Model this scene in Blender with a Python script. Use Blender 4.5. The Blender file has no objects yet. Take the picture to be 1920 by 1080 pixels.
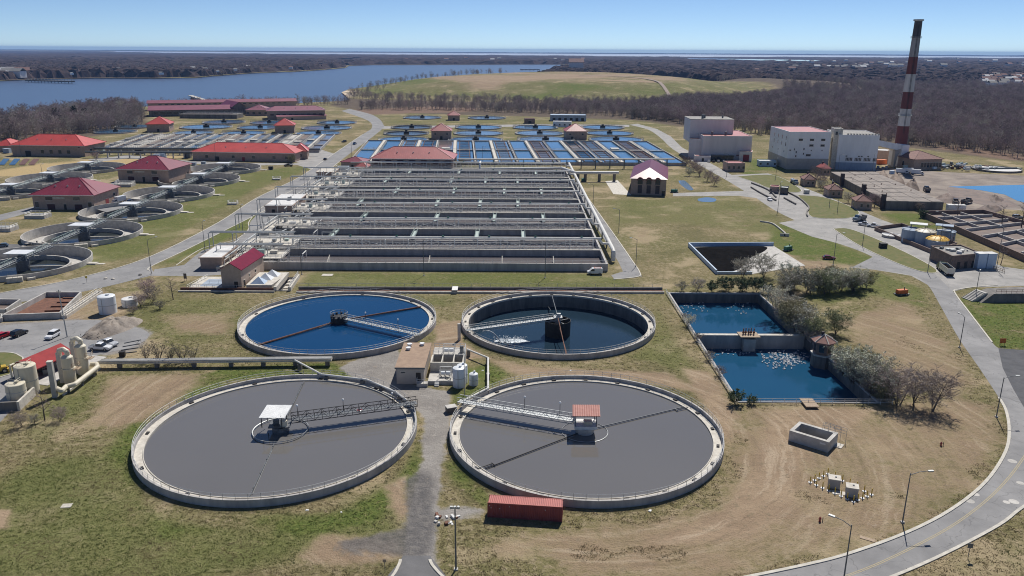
import bpy, bmesh, math, random
import numpy as np
from mathutils import Vector, Matrix, noise as mnoise
from mathutils.geometry import delaunay_2d_cdt

scene = bpy.context.scene
C = scene.collection
rnd = random.Random(7)
R = math.radians
PI = math.pi

# ---------------------------------------------------------------- camera
CAM_H, FOC, PITCH, ROLL = 73.0, 1493.0, R(16.63), R(0.33)
cam_data = bpy.data.cameras.new('camera')
cam_data.sensor_width = 36.0
cam_data.lens = 36.0 * FOC / 1920.0
cam_data.clip_start = 1.0
cam_data.clip_end = 90000.0
cam = bpy.data.objects.new('camera', cam_data)
C.objects.link(cam)
cam.matrix_world = (Matrix.Translation((0, 0, CAM_H)) @ Matrix.Rotation(R(90) - PITCH, 4, 'X')
                    @ Matrix.Rotation(ROLL, 4, 'Z'))
scene.camera = cam

# ---------------------------------------------------------------- sky, sun, exposure
SUN_EL, SUN_AZ = R(52), R(20)
world = bpy.data.worlds.new('World')
scene.world = world
world.use_nodes = True
wn = world.node_tree.nodes
wn.clear()
sky = wn.new('ShaderNodeTexSky')
sky.sky_type = 'NISHITA'
sky.sun_disc = False
sky.sun_elevation = SUN_EL
sky.sun_rotation = SUN_AZ
sky.altitude = 50
sky.air_density = 0.46
sky.dust_density = 0.0
sky.ozone_density = 5.0
bg = wn.new('ShaderNodeBackground')
bg.inputs['Strength'].default_value = 0.070
wo = wn.new('ShaderNodeOutputWorld')
world.node_tree.links.new(sky.outputs[0], bg.inputs[0])
world.node_tree.links.new(bg.outputs[0], wo.inputs[0])
sun_data = bpy.data.lights.new('sun', 'SUN')
sun_data.energy = 3.6
sun_data.angle = R(0.53)
sun_data.color = (1.0, 0.965, 0.91)
sun = bpy.data.objects.new('sun', sun_data)
C.objects.link(sun)
SUN_DIR = Vector((math.sin(SUN_AZ) * math.cos(SUN_EL), math.cos(SUN_AZ) * math.cos(SUN_EL), math.sin(SUN_EL)))
sun.rotation_euler = SUN_DIR.to_track_quat('Z', 'Y').to_euler()
vs = scene.view_settings
vs.view_transform = 'Standard'
vs.look = 'None'
vs.exposure = 0.46
vs.gamma = 1.0
vs.use_curve_mapping = False
scene.cycles.max_bounces = 6
scene.cycles.diffuse_bounces = 4
scene.cycles.glossy_bounces = 3
scene.cycles.transparent_max_bounces = 6
scene.cycles.volume_bounces = 0
scene.cycles.use_denoising = True
scene.cycles.filter_width = 1.05
scene.cycles.sample_clamp_indirect = 4.0


def G(px, py, z=0.0):
    """survey: a point of the photograph to the place on level z of the site (metres)."""
    u, v = px - 960, py - 540
    c, s = math.cos(ROLL), math.sin(ROLL)
    u, v = u * c + v * s, -u * s + v * c
    dy = FOC * math.cos(PITCH) - v * math.sin(PITCH)
    dz = -(FOC * math.sin(PITCH) + v * math.cos(PITCH))
    t = (z - CAM_H) / dz
    return (u * t, dy * t)


def GV(px, py, z=0.0):
    x, y = G(px, py, z)
    return Vector((x, y, z))


# ---------------------------------------------------------------- materials
MATS = {}


def _nt(name):
    m = bpy.data.materials.new(name)
    m.use_nodes = True
    nt = m.node_tree
    nt.nodes.clear()
    out = nt.nodes.new('ShaderNodeOutputMaterial')
    b = nt.nodes.new('ShaderNodeBsdfPrincipled')
    nt.links.new(b.outputs[0], out.inputs[0])
    return m, nt, b


def mat(name, col, col2=None, rough=0.8, scale=0.6, metal=0.0, bump=0.0, bscale=None, spec=0.4, streak=False, coord='pos', detail=5.0, lo=0.35, hi=0.65, crack=0.0, vary=0.0):
    """two-tone weathered surface: noise mixes col and col2, a finer noise gives grain and relief."""
    if col2 is None:
        col2 = tuple(c * 0.72 for c in col)
    m, nt, b = _nt(name)
    N, L = nt.nodes, nt.links
    if coord == 'pos':
        src = N.new('ShaderNodeNewGeometry').outputs['Position']
    else:
        src = N.new('ShaderNodeTexCoord').outputs['Object']
    if streak:
        mp = N.new('ShaderNodeMapping')
        mp.inputs['Scale'].default_value = (1, 1, 0.18)
        L.new(src, mp.inputs[0])
        srcs = mp.outputs[0]
    else:
        srcs = src
    n1 = N.new('ShaderNodeTexNoise')
    n1.inputs['Scale'].default_value = scale
    n1.inputs['Detail'].default_value = detail
    n1.inputs['Roughness'].default_value = 0.65
    L.new(srcs, n1.inputs['Vector'])
    rp = N.new('ShaderNodeMapRange')
    rp.inputs[1].default_value = lo
    rp.inputs[2].default_value = hi
    L.new(n1.outputs[0], rp.inputs[0])
    mx = N.new('ShaderNodeMix')
    mx.data_type = 'RGBA'
    mx.inputs[6].default_value = (*col, 1)
    mx.inputs[7].default_value = (*col2, 1)
    L.new(rp.outputs[0], mx.inputs[0])
    res = mx.outputs[2]
    if vary:      # each tree its own tone
        oi = N.new('ShaderNodeObjectInfo')
        vr = N.new('ShaderNodeMapRange')
        vr.inputs[3].default_value, vr.inputs[4].default_value = 1 - vary, 1 + vary
        L.new(oi.outputs['Random'], vr.inputs[0])
        hs = N.new('ShaderNodeHueSaturation')
        hv = N.new('ShaderNodeMapRange')
        hv.inputs[3].default_value, hv.inputs[4].default_value = .46, .56
        ms = N.new('ShaderNodeMath')
        ms.operation = 'FRACT'
        m7 = N.new('ShaderNodeMath')
        m7.operation = 'MULTIPLY'
        m7.inputs[1].default_value = 7.31
        L.new(oi.outputs['Random'], m7.inputs[0])
        L.new(m7.outputs[0], ms.inputs[0])
        L.new(ms.outputs[0], hv.inputs[0])
        L.new(hv.outputs[0], hs.inputs['Hue'])
        L.new(vr.outputs[0], hs.inputs['Value'])
        L.new(res, hs.inputs['Color'])
        res = hs.outputs[0]
    if crack:
        wv = N.new('ShaderNodeTexNoise')
        wv.inputs['Scale'].default_value = .5
        L.new(src, wv.inputs['Vector'])
        va = N.new('ShaderNodeVectorMath')
        va.operation = 'MULTIPLY_ADD'
        va.inputs[1].default_value = (3, 3, 0)
        L.new(wv.outputs[1], va.inputs[0])
        L.new(src, va.inputs[2])
        vo = N.new('ShaderNodeTexVoronoi')
        vo.feature = 'DISTANCE_TO_EDGE'
        vo.inputs['Scale'].default_value = crack
        L.new(va.outputs[0], vo.inputs['Vector'])
        cr = N.new('ShaderNodeMapRange')
        cr.inputs[1].default_value, cr.inputs[2].default_value = 0.0, .012
        cr.inputs[3].default_value, cr.inputs[4].default_value = .70, 1.0
        L.new(vo.outputs['Distance'], cr.inputs[0])
        ml = N.new('ShaderNodeMix')
        ml.data_type, ml.blend_type = 'RGBA', 'MULTIPLY'
        ml.inputs[0].default_value = 1.0
        L.new(res, ml.inputs[6])
        L.new(cr.outputs[0], ml.inputs[7])
        res = ml.outputs[2]
    L.new(res, b.inputs['Base Color'])
    b.inputs['Roughness'].default_value = rough
    b.inputs['Metallic'].default_value = metal
    b.inputs['Specular IOR Level'].default_value = spec
    if bump:
        n2 = N.new('ShaderNodeTexNoise')
        n2.inputs['Scale'].default_value = bscale or scale * 8
        n2.inputs['Detail'].default_value = 3
        L.new(src, n2.inputs['Vector'])
        bp = N.new('ShaderNodeBump')
        bp.inputs['Strength'].default_value = bump
        bp.inputs['Distance'].default_value = 0.1
        L.new(n2.outputs[0], bp.inputs['Height'])
        L.new(bp.outputs[0], b.inputs['Normal'])
    MATS[name] = m
    return m


def water_mat(name, deep, rough=0.04, wave=0.6, wscale=0.9, spec=0.5, murk=0.0, col2=None, stretch=(1, 1, 1), nscale=0.05, ior=1.33):
    m, nt, b = _nt(name)
    N, L = nt.nodes, nt.links
    g = N.new('ShaderNodeNewGeometry')
    n1 = N.new('ShaderNodeTexNoise')
    n1.inputs['Scale'].default_value = nscale
    n1.inputs['Detail'].default_value = 4
    L.new(g.outputs['Position'], n1.inputs['Vector'])
    mx = N.new('ShaderNodeMix')
    mx.data_type = 'RGBA'
    mx.inputs[6].default_value = (*deep, 1)
    mx.inputs[7].default_value = (*(col2 or tuple(c * 1.35 for c in deep)), 1)
    L.new(n1.outputs[0], mx.inputs[0])
    L.new(mx.outputs[2], b.inputs['Base Color'])
    b.inputs['Roughness'].default_value = rough
    b.inputs['IOR'].default_value = ior
    b.inputs['Specular IOR Level'].default_value = spec
    mp = N.new('ShaderNodeMapping')
    mp.inputs['Scale'].default_value = stretch
    L.new(g.outputs['Position'], mp.inputs[0])
    n2 = N.new('ShaderNodeTexNoise')
    n2.inputs['Scale'].default_value = wscale
    n2.inputs['Detail'].default_value = 4
    L.new(mp.outputs[0], n2.inputs['Vector'])
    bp = N.new('ShaderNodeBump')
    bp.inputs['Strength'].default_value = wave
    bp.inputs['Distance'].default_value = 0.05
    L.new(n2.outputs[0], bp.inputs['Height'])
    L.new(bp.outputs[0], b.inputs['Normal'])
    MATS[name] = m
    return m


mat('concrete', (.55, .52, .475), (.38, .36, .325), scale=.5, bump=.3, bscale=4)
mat('concrete_light', (.64, .60, .52), (.46, .42, .36), scale=.9, bump=.2, bscale=5)
mat('concrete_dark', (.22, .20, .18), (.12, .11, .10), scale=.5, streak=True, bump=.3, bscale=4)
mat('concrete_wall', (.47, .445, .42), (.31, .295, .28), scale=.45, streak=True, bump=.25, bscale=4)
mat('kerb', (.60, .56, .48), (.45, .42, .36), scale=.8)
mat('asphalt', (.17, .165, .165), (.115, .113, .113), scale=.25, bump=.25, bscale=9, rough=.9, detail=8)
mat('asphalt_pale', (.38, .36, .335), (.26, .25, .235), scale=.16, bump=.2, bscale=7, rough=.9, detail=9, crack=.14)
mat('asphalt_grey', (.30, .292, .285), (.205, .20, .197), scale=.12, bump=.2, bscale=7, rough=.9, detail=9, crack=.14)
mat('yard_mud', (.34, .285, .235), (.17, .14, .12), scale=.07, bump=.5, bscale=2, rough=1, detail=10)
mat('asphalt_dark', (.105, .105, .11), (.07, .07, .075), scale=.4, bump=.25, bscale=9, rough=.9)
mat('paint_yellow', (.42, .34, .19), (.33, .29, .20), scale=3)
mat('paint_white', (.75, .74, .71), (.60, .59, .56), scale=2)
mat('white_panel', (.86, .845, .83), (.76, .745, .73), scale=.25, streak=True)
mat('pink_panel', (.76, .67, .63), (.66, .58, .545), scale=.2, streak=True)
mat('roof_white', (.72, .71, .69), (.55, .54, .52), scale=.5)
mat('roof_red', (.56, .085, .07), (.45, .065, .055), scale=.15, rough=.42, spec=.5)
mat('roof_maroon', (.22, .026, .05), (.175, .022, .042), scale=.15, rough=.45, spec=.5)
mat('roof_purple', (.27, .085, .115), (.21, .065, .09), scale=.15, rough=.45, spec=.5)
mat('roof_rose', (.42, .11, .10), (.34, .09, .08), scale=.15, rough=.45, spec=.5)
mat('roof_darkmaroon', (.19, .022, .034), (.14, .018, .027), scale=.2, rough=.36, spec=.42)
mat('roof_plum', (.20, .018, .05), (.155, .015, .04), scale=.4, rough=.85, spec=.15)
mat('roof_scrubber', (.36, .05, .05), (.28, .04, .042), scale=.4, rough=.8, spec=.2)
mat('roof_tile', (.28, .15, .12), (.19, .10, .085), scale=.8, bump=.4, bscale=5)
mat('roof_tar', (.36, .25, .17), (.28, .19, .13), scale=.8, bump=.3, bscale=8)
mat('roof_grey', (.34, .32, .29), (.2, .19, .175), scale=.5)
mat('brick_tan', (.43, .315, .25), (.335, .245, .195), scale=.8, bump=.3, bscale=6)
mat('brick_tan_light', (.50, .39, .31), (.42, .32, .25), scale=.8, bump=.3, bscale=6)
mat('brick_brown', (.23, .16, .13), (.155, .11, .09), scale=.9, bump=.3, bscale=6)
mat('brick_dark', (.09, .065, .06), (.05, .04, .038), scale=.9)
mat('block_pale', (.50, .44, .38), (.42, .37, .32), scale=.5, bump=.2, bscale=5)
mat('stack_maroon', (.17, .05, .045), (.11, .035, .035), scale=.3, streak=True)
mat('stack_white', (.58, .55, .53), (.40, .38, .37), scale=.3, streak=True)
mat('glass_dark', (.02, .025, .035), (.035, .04, .05), scale=.6, rough=.12, spec=.6)
mat('window_red', (.10, .03, .03), (.06, .025, .025), scale=2)
mat('door_dark', (.03, .025, .022), (.05, .04, .035), scale=2)
mat('door_red', (.30, .05, .05), (.22, .04, .04), scale=1)
mat('galv', (.48, .49, .48), (.36, .37, .36), scale=1.5, rough=.5, metal=.35)
mat('galv_dark', (.16, .17, .18), (.10, .105, .11), scale=1.5, rough=.55, metal=.2)
mat('steel_pale', (.76, .75, .71), (.62, .61, .58), scale=1.2, rough=.55, metal=.1)
mat('steel_black', (.018, .017, .017), (.035, .03, .028), scale=1.2, rough=.7)
mat('pipe_white', (.74, .72, .66), (.60, .58, .53), scale=.6, rough=.5)
mat('pipe_grey', (.50, .49, .46), (.38, .37, .35), scale=.5, rough=.55)
mat('pale_green', (.42, .50, .46), (.34, .41, .38), scale=.8, rough=.6)
mat('beige_frp', (.70, .64, .50), (.56, .50, .38), scale=.6, streak=True, rough=.5)
mat('grey_duct', (.52, .49, .44), (.42, .39, .35), scale=.6, rough=.5)
mat('tank_white', (.76, .77, .77), (.64, .66, .68), scale=.4, streak=True, rough=.45)
mat('rust', (.22, .10, .06), (.12, .055, .035), scale=1.2, bump=.2)
mat('container_red', (.33, .075, .06), (.24, .055, .05), scale=.5, rough=.6, streak=True)
mat('container_top', (.52, .16, .13), (.40, .12, .10), scale=.5, rough=.6)
mat('canopy_rust', (.40, .17, .13), (.32, .13, .10), scale=1.0, rough=.6)
mat('canopy_white', (.80, .80, .79), (.68, .68, .67), scale=.8, rough=.5)
mat('bollard_yellow', (.62, .44, .03), (.50, .35, .03), scale=3, rough=.5)
mat('hydrant_red', (.30, .04, .03), (.2, .03, .025), scale=3, rough=.5)
mat('orange', (.65, .16, .03), (.5, .12, .03), scale=2, rough=.6)
mat('machine_green', (.03, .16, .10), (.02, .11, .07), scale=2, rough=.5)
mat('dome_yellow', (.78, .47, .05), (.62, .35, .04), scale=.7, rough=.5)
mat('tank_bluegrey', (.36, .42, .50), (.28, .33, .40), scale=.5, streak=True)
mat('silo_blue', (.48, .58, .70), (.40, .49, .60), scale=.5, streak=True, rough=.5)
mat('wood', (.42, .32, .22), (.30, .22, .15), scale=2)
mat('wood_pole', (.17, .14, .115), (.12, .10, .085), scale=2)
mat('sludge', (.006, .0055, .005), (.013, .0115, .0105), scale=.5, bump=1.0, bscale=1.2, rough=1, spec=.02)
mat('soil_pile', (.28, .21, .16), (.19, .14, .11), scale=.4, bump=.8, bscale=2)
mat('rubble', (.34, .29, .24), (.20, .165, .135), scale=.6, bump=1.0, bscale=2)
mat('bed_soil', (.21, .15, .12), (.13, .10, .085), scale=.2, bump=.6, bscale=1.5, detail=8)
mat('ruin_top', (.30, .25, .21), (.17, .145, .125), scale=.22, bump=.5, bscale=2, detail=9)
mat('bark', (.13, .10, .08), (.085, .068, .056), scale=2)
mat('bark_pale', (.38, .33, .28), (.27, .23, .195), scale=2, vary=.42)
mat('twig_brown', (.37, .275, .265), (.25, .19, .185), scale=.35, vary=.42)
mat('twig_grey', (.43, .36, .32), (.30, .25, .225), scale=.35, vary=.42)
mat('twig_green', (.30, .28, .15), (.20, .19, .10), scale=.4, vary=.42)
mat('blossom', (.60, .585, .47), (.36, .37, .25), scale=.6, vary=.42)
mat('leaf_dark', (.055, .08, .03), (.09, .12, .045), scale=.6)
mat('leaf_green', (.07, .10, .03), (.045, .07, .022), scale=.6)
mat('pine', (.018, .033, .018), (.03, .045, .022), scale=.5)
mat('tyre', (.02, .02, .02), (.03, .03, .03), scale=4)
mat('rim', (.45, .45, .45), (.35, .35, .35), scale=4, metal=.5, rough=.4)
mat('gull_white', (.85, .85, .84), (.78, .78, .78), scale=4)
mat('gull_grey', (.45, .46, .48), (.40, .41, .43), scale=4)
mat('foam', (.82, .84, .85), (.6, .65, .68), scale=1.5, bump=.6, bscale=3)
mat('solar_blue', (.10, .22, .42), (.16, .30, .50), scale=.8, rough=.25, spec=.6)
mat('solar_brown', (.36, .22, .19), (.30, .18, .16), scale=.8, rough=.35)
mat('sand', (.55, .44, .31), (.44, .35, .24), scale=.3)
for nm, c in dict(white=(.78, .78, .78), red=(.42, .02, .03), black=(.015, .015, .018), blue=(.03, .08, .20), silver=(.5, .51, .53), tan=(.5, .44, .34),
                  green=(.015, .07, .04), maroon=(.2, .02, .04), steelblue=(.12, .18, .24), cream=(.70, .66, .56), yellow=(.6, .4, .03)).items():
    mat('car_' + nm, c, tuple(v * .9 for v in c), rough=.25, scale=1, spec=.6)
mat('lamp_lens', (.75, .75, .72), (.65, .65, .62), rough=.2)
mat('tail_red', (.4, .01, .01), (.3, .01, .01), rough=.2)
water_mat('water_murky', (.164, .154, .142), rough=.02, wave=.010, wscale=1.5, col2=(.134, .128, .122), spec=.5, ior=1.7, nscale=.03)
water_mat('water_deepblue', (.004, .040, .115), rough=.03, wave=.05, wscale=1.2, col2=(.006, .052, .135))
water_mat('water_tank', (.020, .042, .062), rough=.05, wave=.55, wscale=1.6, col2=(.014, .028, .045))
water_mat('water_pond', (.015, .080, .155), rough=.04, wave=.25, wscale=1.3, col2=(.010, .06, .125))
water_mat('water_pool', (.045, .125, .24), rough=.06, wave=.2, wscale=1, col2=(.06, .16, .29), nscale=.02)
water_mat('water_pool_pale', (.16, .24, .34), rough=.08, wave=.2, wscale=1, col2=(.10, .17, .26), nscale=.03)
water_mat('water_grey', (.165, .145, .142), rough=.1, wave=.06, wscale=1, col2=(.115, .10, .10), nscale=.06)
water_mat('water_dark', (.028, .032, .03), rough=.08, wave=.1, wscale=1)
water_mat('lagoon_blue', (.06, .22, .42), rough=.08, wave=.1, wscale=1, col2=(.07, .25, .46))
water_mat('river', (.062, .095, .16), rough=.28, wave=.8, wscale=.12, col2=(.085, .115, .175), spec=.36, stretch=(.35, 1, 1), nscale=.0012)
water_mat('bay', (.42, .48, .55), rough=.7, wave=.6, wscale=.1, col2=(.46, .52, .58), nscale=.0005)  # base colour paled to stand in for sun glitter on the water


# ---------------------------------------------------------------- mesh collecting
class MB:
    def __init__(self):
        self.v, self.f = [], []

    def add(self, vs_, fs_):
        o = len(self.v)
        self.v.extend([tuple(p) for p in vs_])
        self.f.extend([tuple(i + o for i in f) for f in fs_])
        return self

    def box(self, x0, x1, y0, y1, z0, z1):
        return self.add([(x0, y0, z0), (x1, y0, z0), (x1, y1, z0), (x0, y1, z0), (x0, y0, z1), (x1, y0, z1), (x1, y1, z1), (x0, y1, z1)],
                        [(0, 3, 2, 1), (4, 5, 6, 7), (0, 1, 5, 4), (1, 2, 6, 5), (2, 3, 7, 6), (3, 0, 4, 7)])

    def obox(self, cx, cy, z0, sx, sy, h, a=0.0):
        c, s = math.cos(a), math.sin(a)
        q = [(cx + c * u - s * w, cy + s * u + c * w) for u, w in ((-sx / 2, -sy / 2), (sx / 2, -sy / 2), (sx / 2, sy / 2), (-sx / 2, sy / 2))]
        return self.prism(q, z0, z0 + h)

    def prism(self, poly, z0, z1):
        n = len(poly)
        ar = sum(poly[i][0] * poly[(i + 1) % n][1] - poly[(i + 1) % n][0] * poly[i][1] for i in range(n))
        if ar < 0:
            poly = poly[::-1]
        vs_ = [(p[0], p[1], z0) for p in poly] + [(p[0], p[1], z1) for p in poly]
        fs_ = [tuple(range(n - 1, -1, -1)), tuple(range(n, 2 * n))] + [(i, (i + 1) % n, n + (i + 1) % n, n + i) for i in range(n)]
        return self.add(vs_, fs_)

    def bar(self, p, q, w, h=None):
        """square bar from p to q"""
        return self.tube(p, q, w / 2 * 1.414, n=4, rot=PI / 4)

    def tube(self, p, q, r, r2=None, n=6, rot=0.0, cap=True):
        p, q = Vector(p), Vector(q)
        d = q - p
        if d.length < 1e-6:
            return self
        d.normalize()
        a = Vector((0, 0, 1)) if abs(d.z) < .95 else Vector((1, 0, 0))
        u = d.cross(a).normalized()
        w = u.cross(d)
        r2 = r if r2 is None else r2
        vs_ = []
        for c, rr in ((p, r), (q, r2)):
            for i in range(n):
                t = 2 * PI * i / n + rot
                vs_.append(c + u * math.cos(t) * rr + w * math.sin(t) * rr)
        fs_ = [(i, n + i, n + (i + 1) % n, (i + 1) % n) for i in range(n)]
        if cap:
            fs_ += [tuple(range(n)), tuple(range(2 * n - 1, n - 1, -1))]
        return self.add(vs_, fs_)

    def path(self, pts, r, n=8):
        for a, b in zip(pts[:-1], pts[1:]):
            self.tube(a, b, r, n=n)
        for a in pts[1:-1]:
            self.ball(a, r * 1.02, r * 1.02, n=n, m=4)
        return self

    def ball(self, c, r, rz=None, n=10, m=6):
        rz = rz or r
        vs_, fs_ = [], []
        for j in range(m + 1):
            t = PI * j / m
            for i in range(n):
                a = 2 * PI * i / n
                vs_.append((c[0] + r * math.sin(t) * math.cos(a), c[1] + r * math.sin(t) * math.sin(a), c[2] + rz * math.cos(t)))
        for j in range(m):
            for i in range(n):
                fs_.append((j * n + i, (j + 1) * n + i, (j + 1) * n + (i + 1) % n, j * n + (i + 1) % n))
        return self.add(vs_, fs_)

    def lathe(self, prof, n=32, c=(0, 0), closed=False, a0=0.0, a1=None):
        """revolve (r, z) profile; closed joins the last point to the first."""
        full = a1 is None
        a1 = 2 * PI if full else a1
        k = len(prof)
        m = n if full else n + 1
        vs_ = []
        for i in range(m):
            a = a0 + (a1 - a0) * i / n
            for r, z in prof:
                vs_.append((c[0] + r * math.cos(a), c[1] + r * math.sin(a), z))
        fs_ = []
        for i in range(n):
            j = (i + 1) % m
            for q in range(k if closed else k - 1):
                w = (q + 1) % k
                fs_.append((i * k + q, j * k + q, j * k + w, i * k + w))
        return self.add(vs_, fs_)

    def disc(self, c, r, z, n=48):
        return self.add([(c[0] + r * math.cos(2 * PI * i / n), c[1] + r * math.sin(2 * PI * i / n), z) for i in range(n)], [tuple(range(n))])

    def sheet(self, poly, z):
        return self.add([(p[0], p[1], z) for p in poly], [tuple(range(len(poly)))])

    def mesh(self, name, m, smooth=False):
        me = bpy.data.meshes.new(name)
        me.from_pydata(self.v, [], self.f)
        me.update()
        if m is not None:
            me.materials.append(MATS[m] if isinstance(m, str) else m)
        if smooth:
            me.polygons.foreach_set('use_smooth', [True] * len(me.polygons))
            me.set_sharp_from_angle(angle=R(35))
        return me

    def build(self, name, m, parent=None, loc=None, smooth=False):
        o = bpy.data.objects.new(name, self.mesh(name, m, smooth))
        C.objects.link(o)
        if parent is not None:
            o.parent = parent
            KIDS.setdefault(parent.name, []).append(o)
        if loc is not None:
            o.location = loc
        return o


def tag(o, label=None, cat=None, group=None, kind=None):
    if label:
        o['label'] = label
    if cat:
        o['category'] = cat
    if group:
        o['group'] = group
    if kind:
        o['kind'] = kind
    return o


def thing(name, label, cat, loc=(0, 0, 0), rz=0.0, group=None):
    o = bpy.data.objects.new(name, None)
    o.empty_display_size = .5
    C.objects.link(o)
    o.location = (loc[0], loc[1], loc[2] if len(loc) > 2 else 0.0)
    o.rotation_euler = (0, 0, rz)
    return tag(o, label, cat, group)


KIDS = {}


def copy_tree(o, loc, rz=0.0, label=None, parent=None, scale=None):
    c = o.copy()
    C.objects.link(c)
    if parent is None:
        c.location = (loc[0], loc[1], loc[2] if len(loc) > 2 else 0.0)
        c.rotation_euler = (0, 0, rz)
        if scale:
            c.scale = (scale,) * 3
        if label:
            c['label'] = label
    else:
        c.parent = parent
        KIDS.setdefault(parent.name, []).append(c)
    for ch in KIDS.get(o.name, ()):
        copy_tree(ch, None, parent=c)
    return c


def pset(name, mname, data, parent):
    """alike pieces sharing one mesh: data = list of (loc, rotz)"""
    base, locs = data
    me = base.mesh(name, mname)
    for (l, rz) in locs:
        o = bpy.data.objects.new(name, me)
        C.objects.link(o)
        o.parent = parent
        KIDS.setdefault(parent.name, []).append(o)
        o.location = l
        o.rotation_euler = (0, 0, rz)


def smooth_line(pts, k=6):
    """Catmull-Rom through 2-D points"""
    if len(pts) < 3:
        return list(pts)
    P = [pts[0]] + list(pts) + [pts[-1]]
    out = []
    for i in range(1, len(P) - 2):
        p0, p1, p2, p3 = [np.array(q[:2], float) for q in P[i - 1:i + 3]]
        for j in range(k):
            t = j / k
            out.append(tuple(.5 * ((2 * p1) + (-p0 + p2) * t + (2 * p0 - 5 * p1 + 4 * p2 - p3) * t * t + (-p0 + 3 * p1 - 3 * p2 + p3) * t ** 3)))
    out.append(tuple(pts[-1][:2]))
    return out


def strip(mb, line, w, z0, z1=None):
    """flat ribbon (z1 None) or low wall along a 2-D line"""
    n = len(line)
    L_, R_ = [], []
    for i in range(n):
        a, b = np.array(line[max(0, i - 1)]), np.array(line[min(n - 1, i + 1)])
        d = b - a
        d = d / (np.linalg.norm(d) + 1e-9)
        nrm = np.array((-d[1], d[0])) * w / 2
        L_.append(np.array(line[i]) + nrm)
        R_.append(np.array(line[i]) - nrm)
    if z1 is None:
        vs_ = [(*p, z0) for p in L_] + [(*p, z0) for p in R_]
        mb.add(vs_, [(i, n + i, n + i + 1, i + 1) for i in range(n - 1)])
    else:
        vs_ = [(*p, z1) for p in L_] + [(*p, z1) for p in R_] + [(*p, z0) for p in L_] + [(*p, z0) for p in R_]
        fs_ = []
        for i in range(n - 1):
            fs_ += [(i, n + i, n + i + 1, i + 1), (i, i + 1, 2 * n + i + 1, 2 * n + i), (n + i, 3 * n + i, 3 * n + i + 1, n + i + 1)]
        fs_ += [(0, 2 * n, 3 * n, n), (n - 1, 2 * n - 1, 4 * n - 1, 3 * n - 1)]
        mb.add(vs_, fs_)
    return mb


def railing(mb, pts, h=1.1, step=2.0, r=.045, rails=(1.0, .5)):
    """pts 3-D polyline; posts and rails"""
    for p, q in zip(pts[:-1], pts[1:]):
        p, q = Vector(p), Vector(q)
        n = max(1, int((q - p).length / step))
        for i in range(n + 1):
            a = p.lerp(q, i / n)
            mb.tube(a, a + Vector((0, 0, h)), r, n=4, cap=False)
        for f in rails:
            mb.tube(p + Vector((0, 0, h * f)), q + Vector((0, 0, h * f)), r, n=4, cap=False)
    return mb


def truss(mb, p, q, h, bay, w=.09, side=None):
    """one plane of a lattice girder between two points"""
    p, q = Vector(p), Vector(q)
    up = Vector((0, 0, h))
    n = max(2, int(round((q - p).length / bay)))
    mb.bar(p, q, w)
    mb.bar(p + up, q + up, w)
    for i in range(n + 1):
        a = p.lerp(q, i / n)
        mb.bar(a, a + up, w * .7)
        if i < n:
            b = p.lerp(q, (i + 1) / n)
            if i % 2:
                mb.bar(a, b + up, w * .6)
            else:
                mb.bar(a + up, b, w * .6)
    return mb

# ================================================================ THE SETTING
PX = lambda pts, z=0.0: [G(p[0], p[1], z) for p in pts]


def circle(c, r, n=64):
    return [(c[0] + r * math.cos(2 * PI * i / n), c[1] + r * math.sin(2 * PI * i / n)) for i in range(n)]


def in_poly(P, poly):
    x, y = P[:, 0], P[:, 1]
    ins = np.zeros(len(P), bool)
    n = len(poly)
    for i in range(n):
        (x0, y0), (x1, y1) = poly[i], poly[(i + 1) % n]
        c = (y0 > y) != (y1 > y)
        with np.errstate(divide='ignore', invalid='ignore'):
            xi = (x1 - x0) * (y - y0) / (y1 - y0 + 1e-12) + x0
        ins ^= c & (x < xi)
    return ins


def poly_dist(P, poly):
    """signed distance, positive inside"""
    d = np.full(len(P), 1e9)
    n = len(poly)
    for i in range(n):
        a, b = np.array(poly[i]), np.array(poly[(i + 1) % n])
        ab = b - a
        t = np.clip(((P - a) @ ab) / (ab @ ab + 1e-9), 0, 1)
        d = np.minimum(d, np.hypot(*(P - a - t[:, None] * ab).T))
    return np.where(in_poly(P, poly), d, -d)


# big settling tanks in front, and the empty clarifiers on the left
TANK_FL, TANK_FR, TANK_BL, TANK_BR = (-45.6, 142.8), (14.6, 143.2), (-47.8, 208.6), (12.8, 209.6)
TANK_R = 26.8
CLAR = [(-171.2, 269.0), (-173.6, 315.0), (-175.4, 361.5), (-177.0, 407.5), (-178.6, 453.0), (-180.1, 498.0)]
CLAR_L = [(-262.5, 413.0), (-264.3, 453.5), (-266.0, 498.0)]
CLAR_R = 22.0
POND = [(49.4, 158.6), (80.0, 158.6), (77.6, 240.0), (49.4, 240.0)]
FLUME = PX([(537, 521), (560, 521), (543, 546), (516, 546)])

RIVER_PX = [(-420, 240), (-150, 232), (0, 226), (60, 222), (120, 213), (180, 206), (260, 200), (420, 196), (560, 193), (625, 190), (655, 187), (648, 179), (640, 173),
            (652, 168), (700, 164), (760, 158), (840, 151), (930, 147), (1000, 142), (1030, 136), (1020, 131), (1060, 126), (1128, 121),
            (1000, 120.5), (820, 121), (700, 121.5), (655, 123), (648, 127), (600, 131), (560, 133.5), (470, 137), (400, 142), (370, 145), (290, 146.5), (180, 146), (60, 148.5), (0, 151), (-160, 152), (-420, 150)]
RIVER = PX(RIVER_PX)
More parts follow.
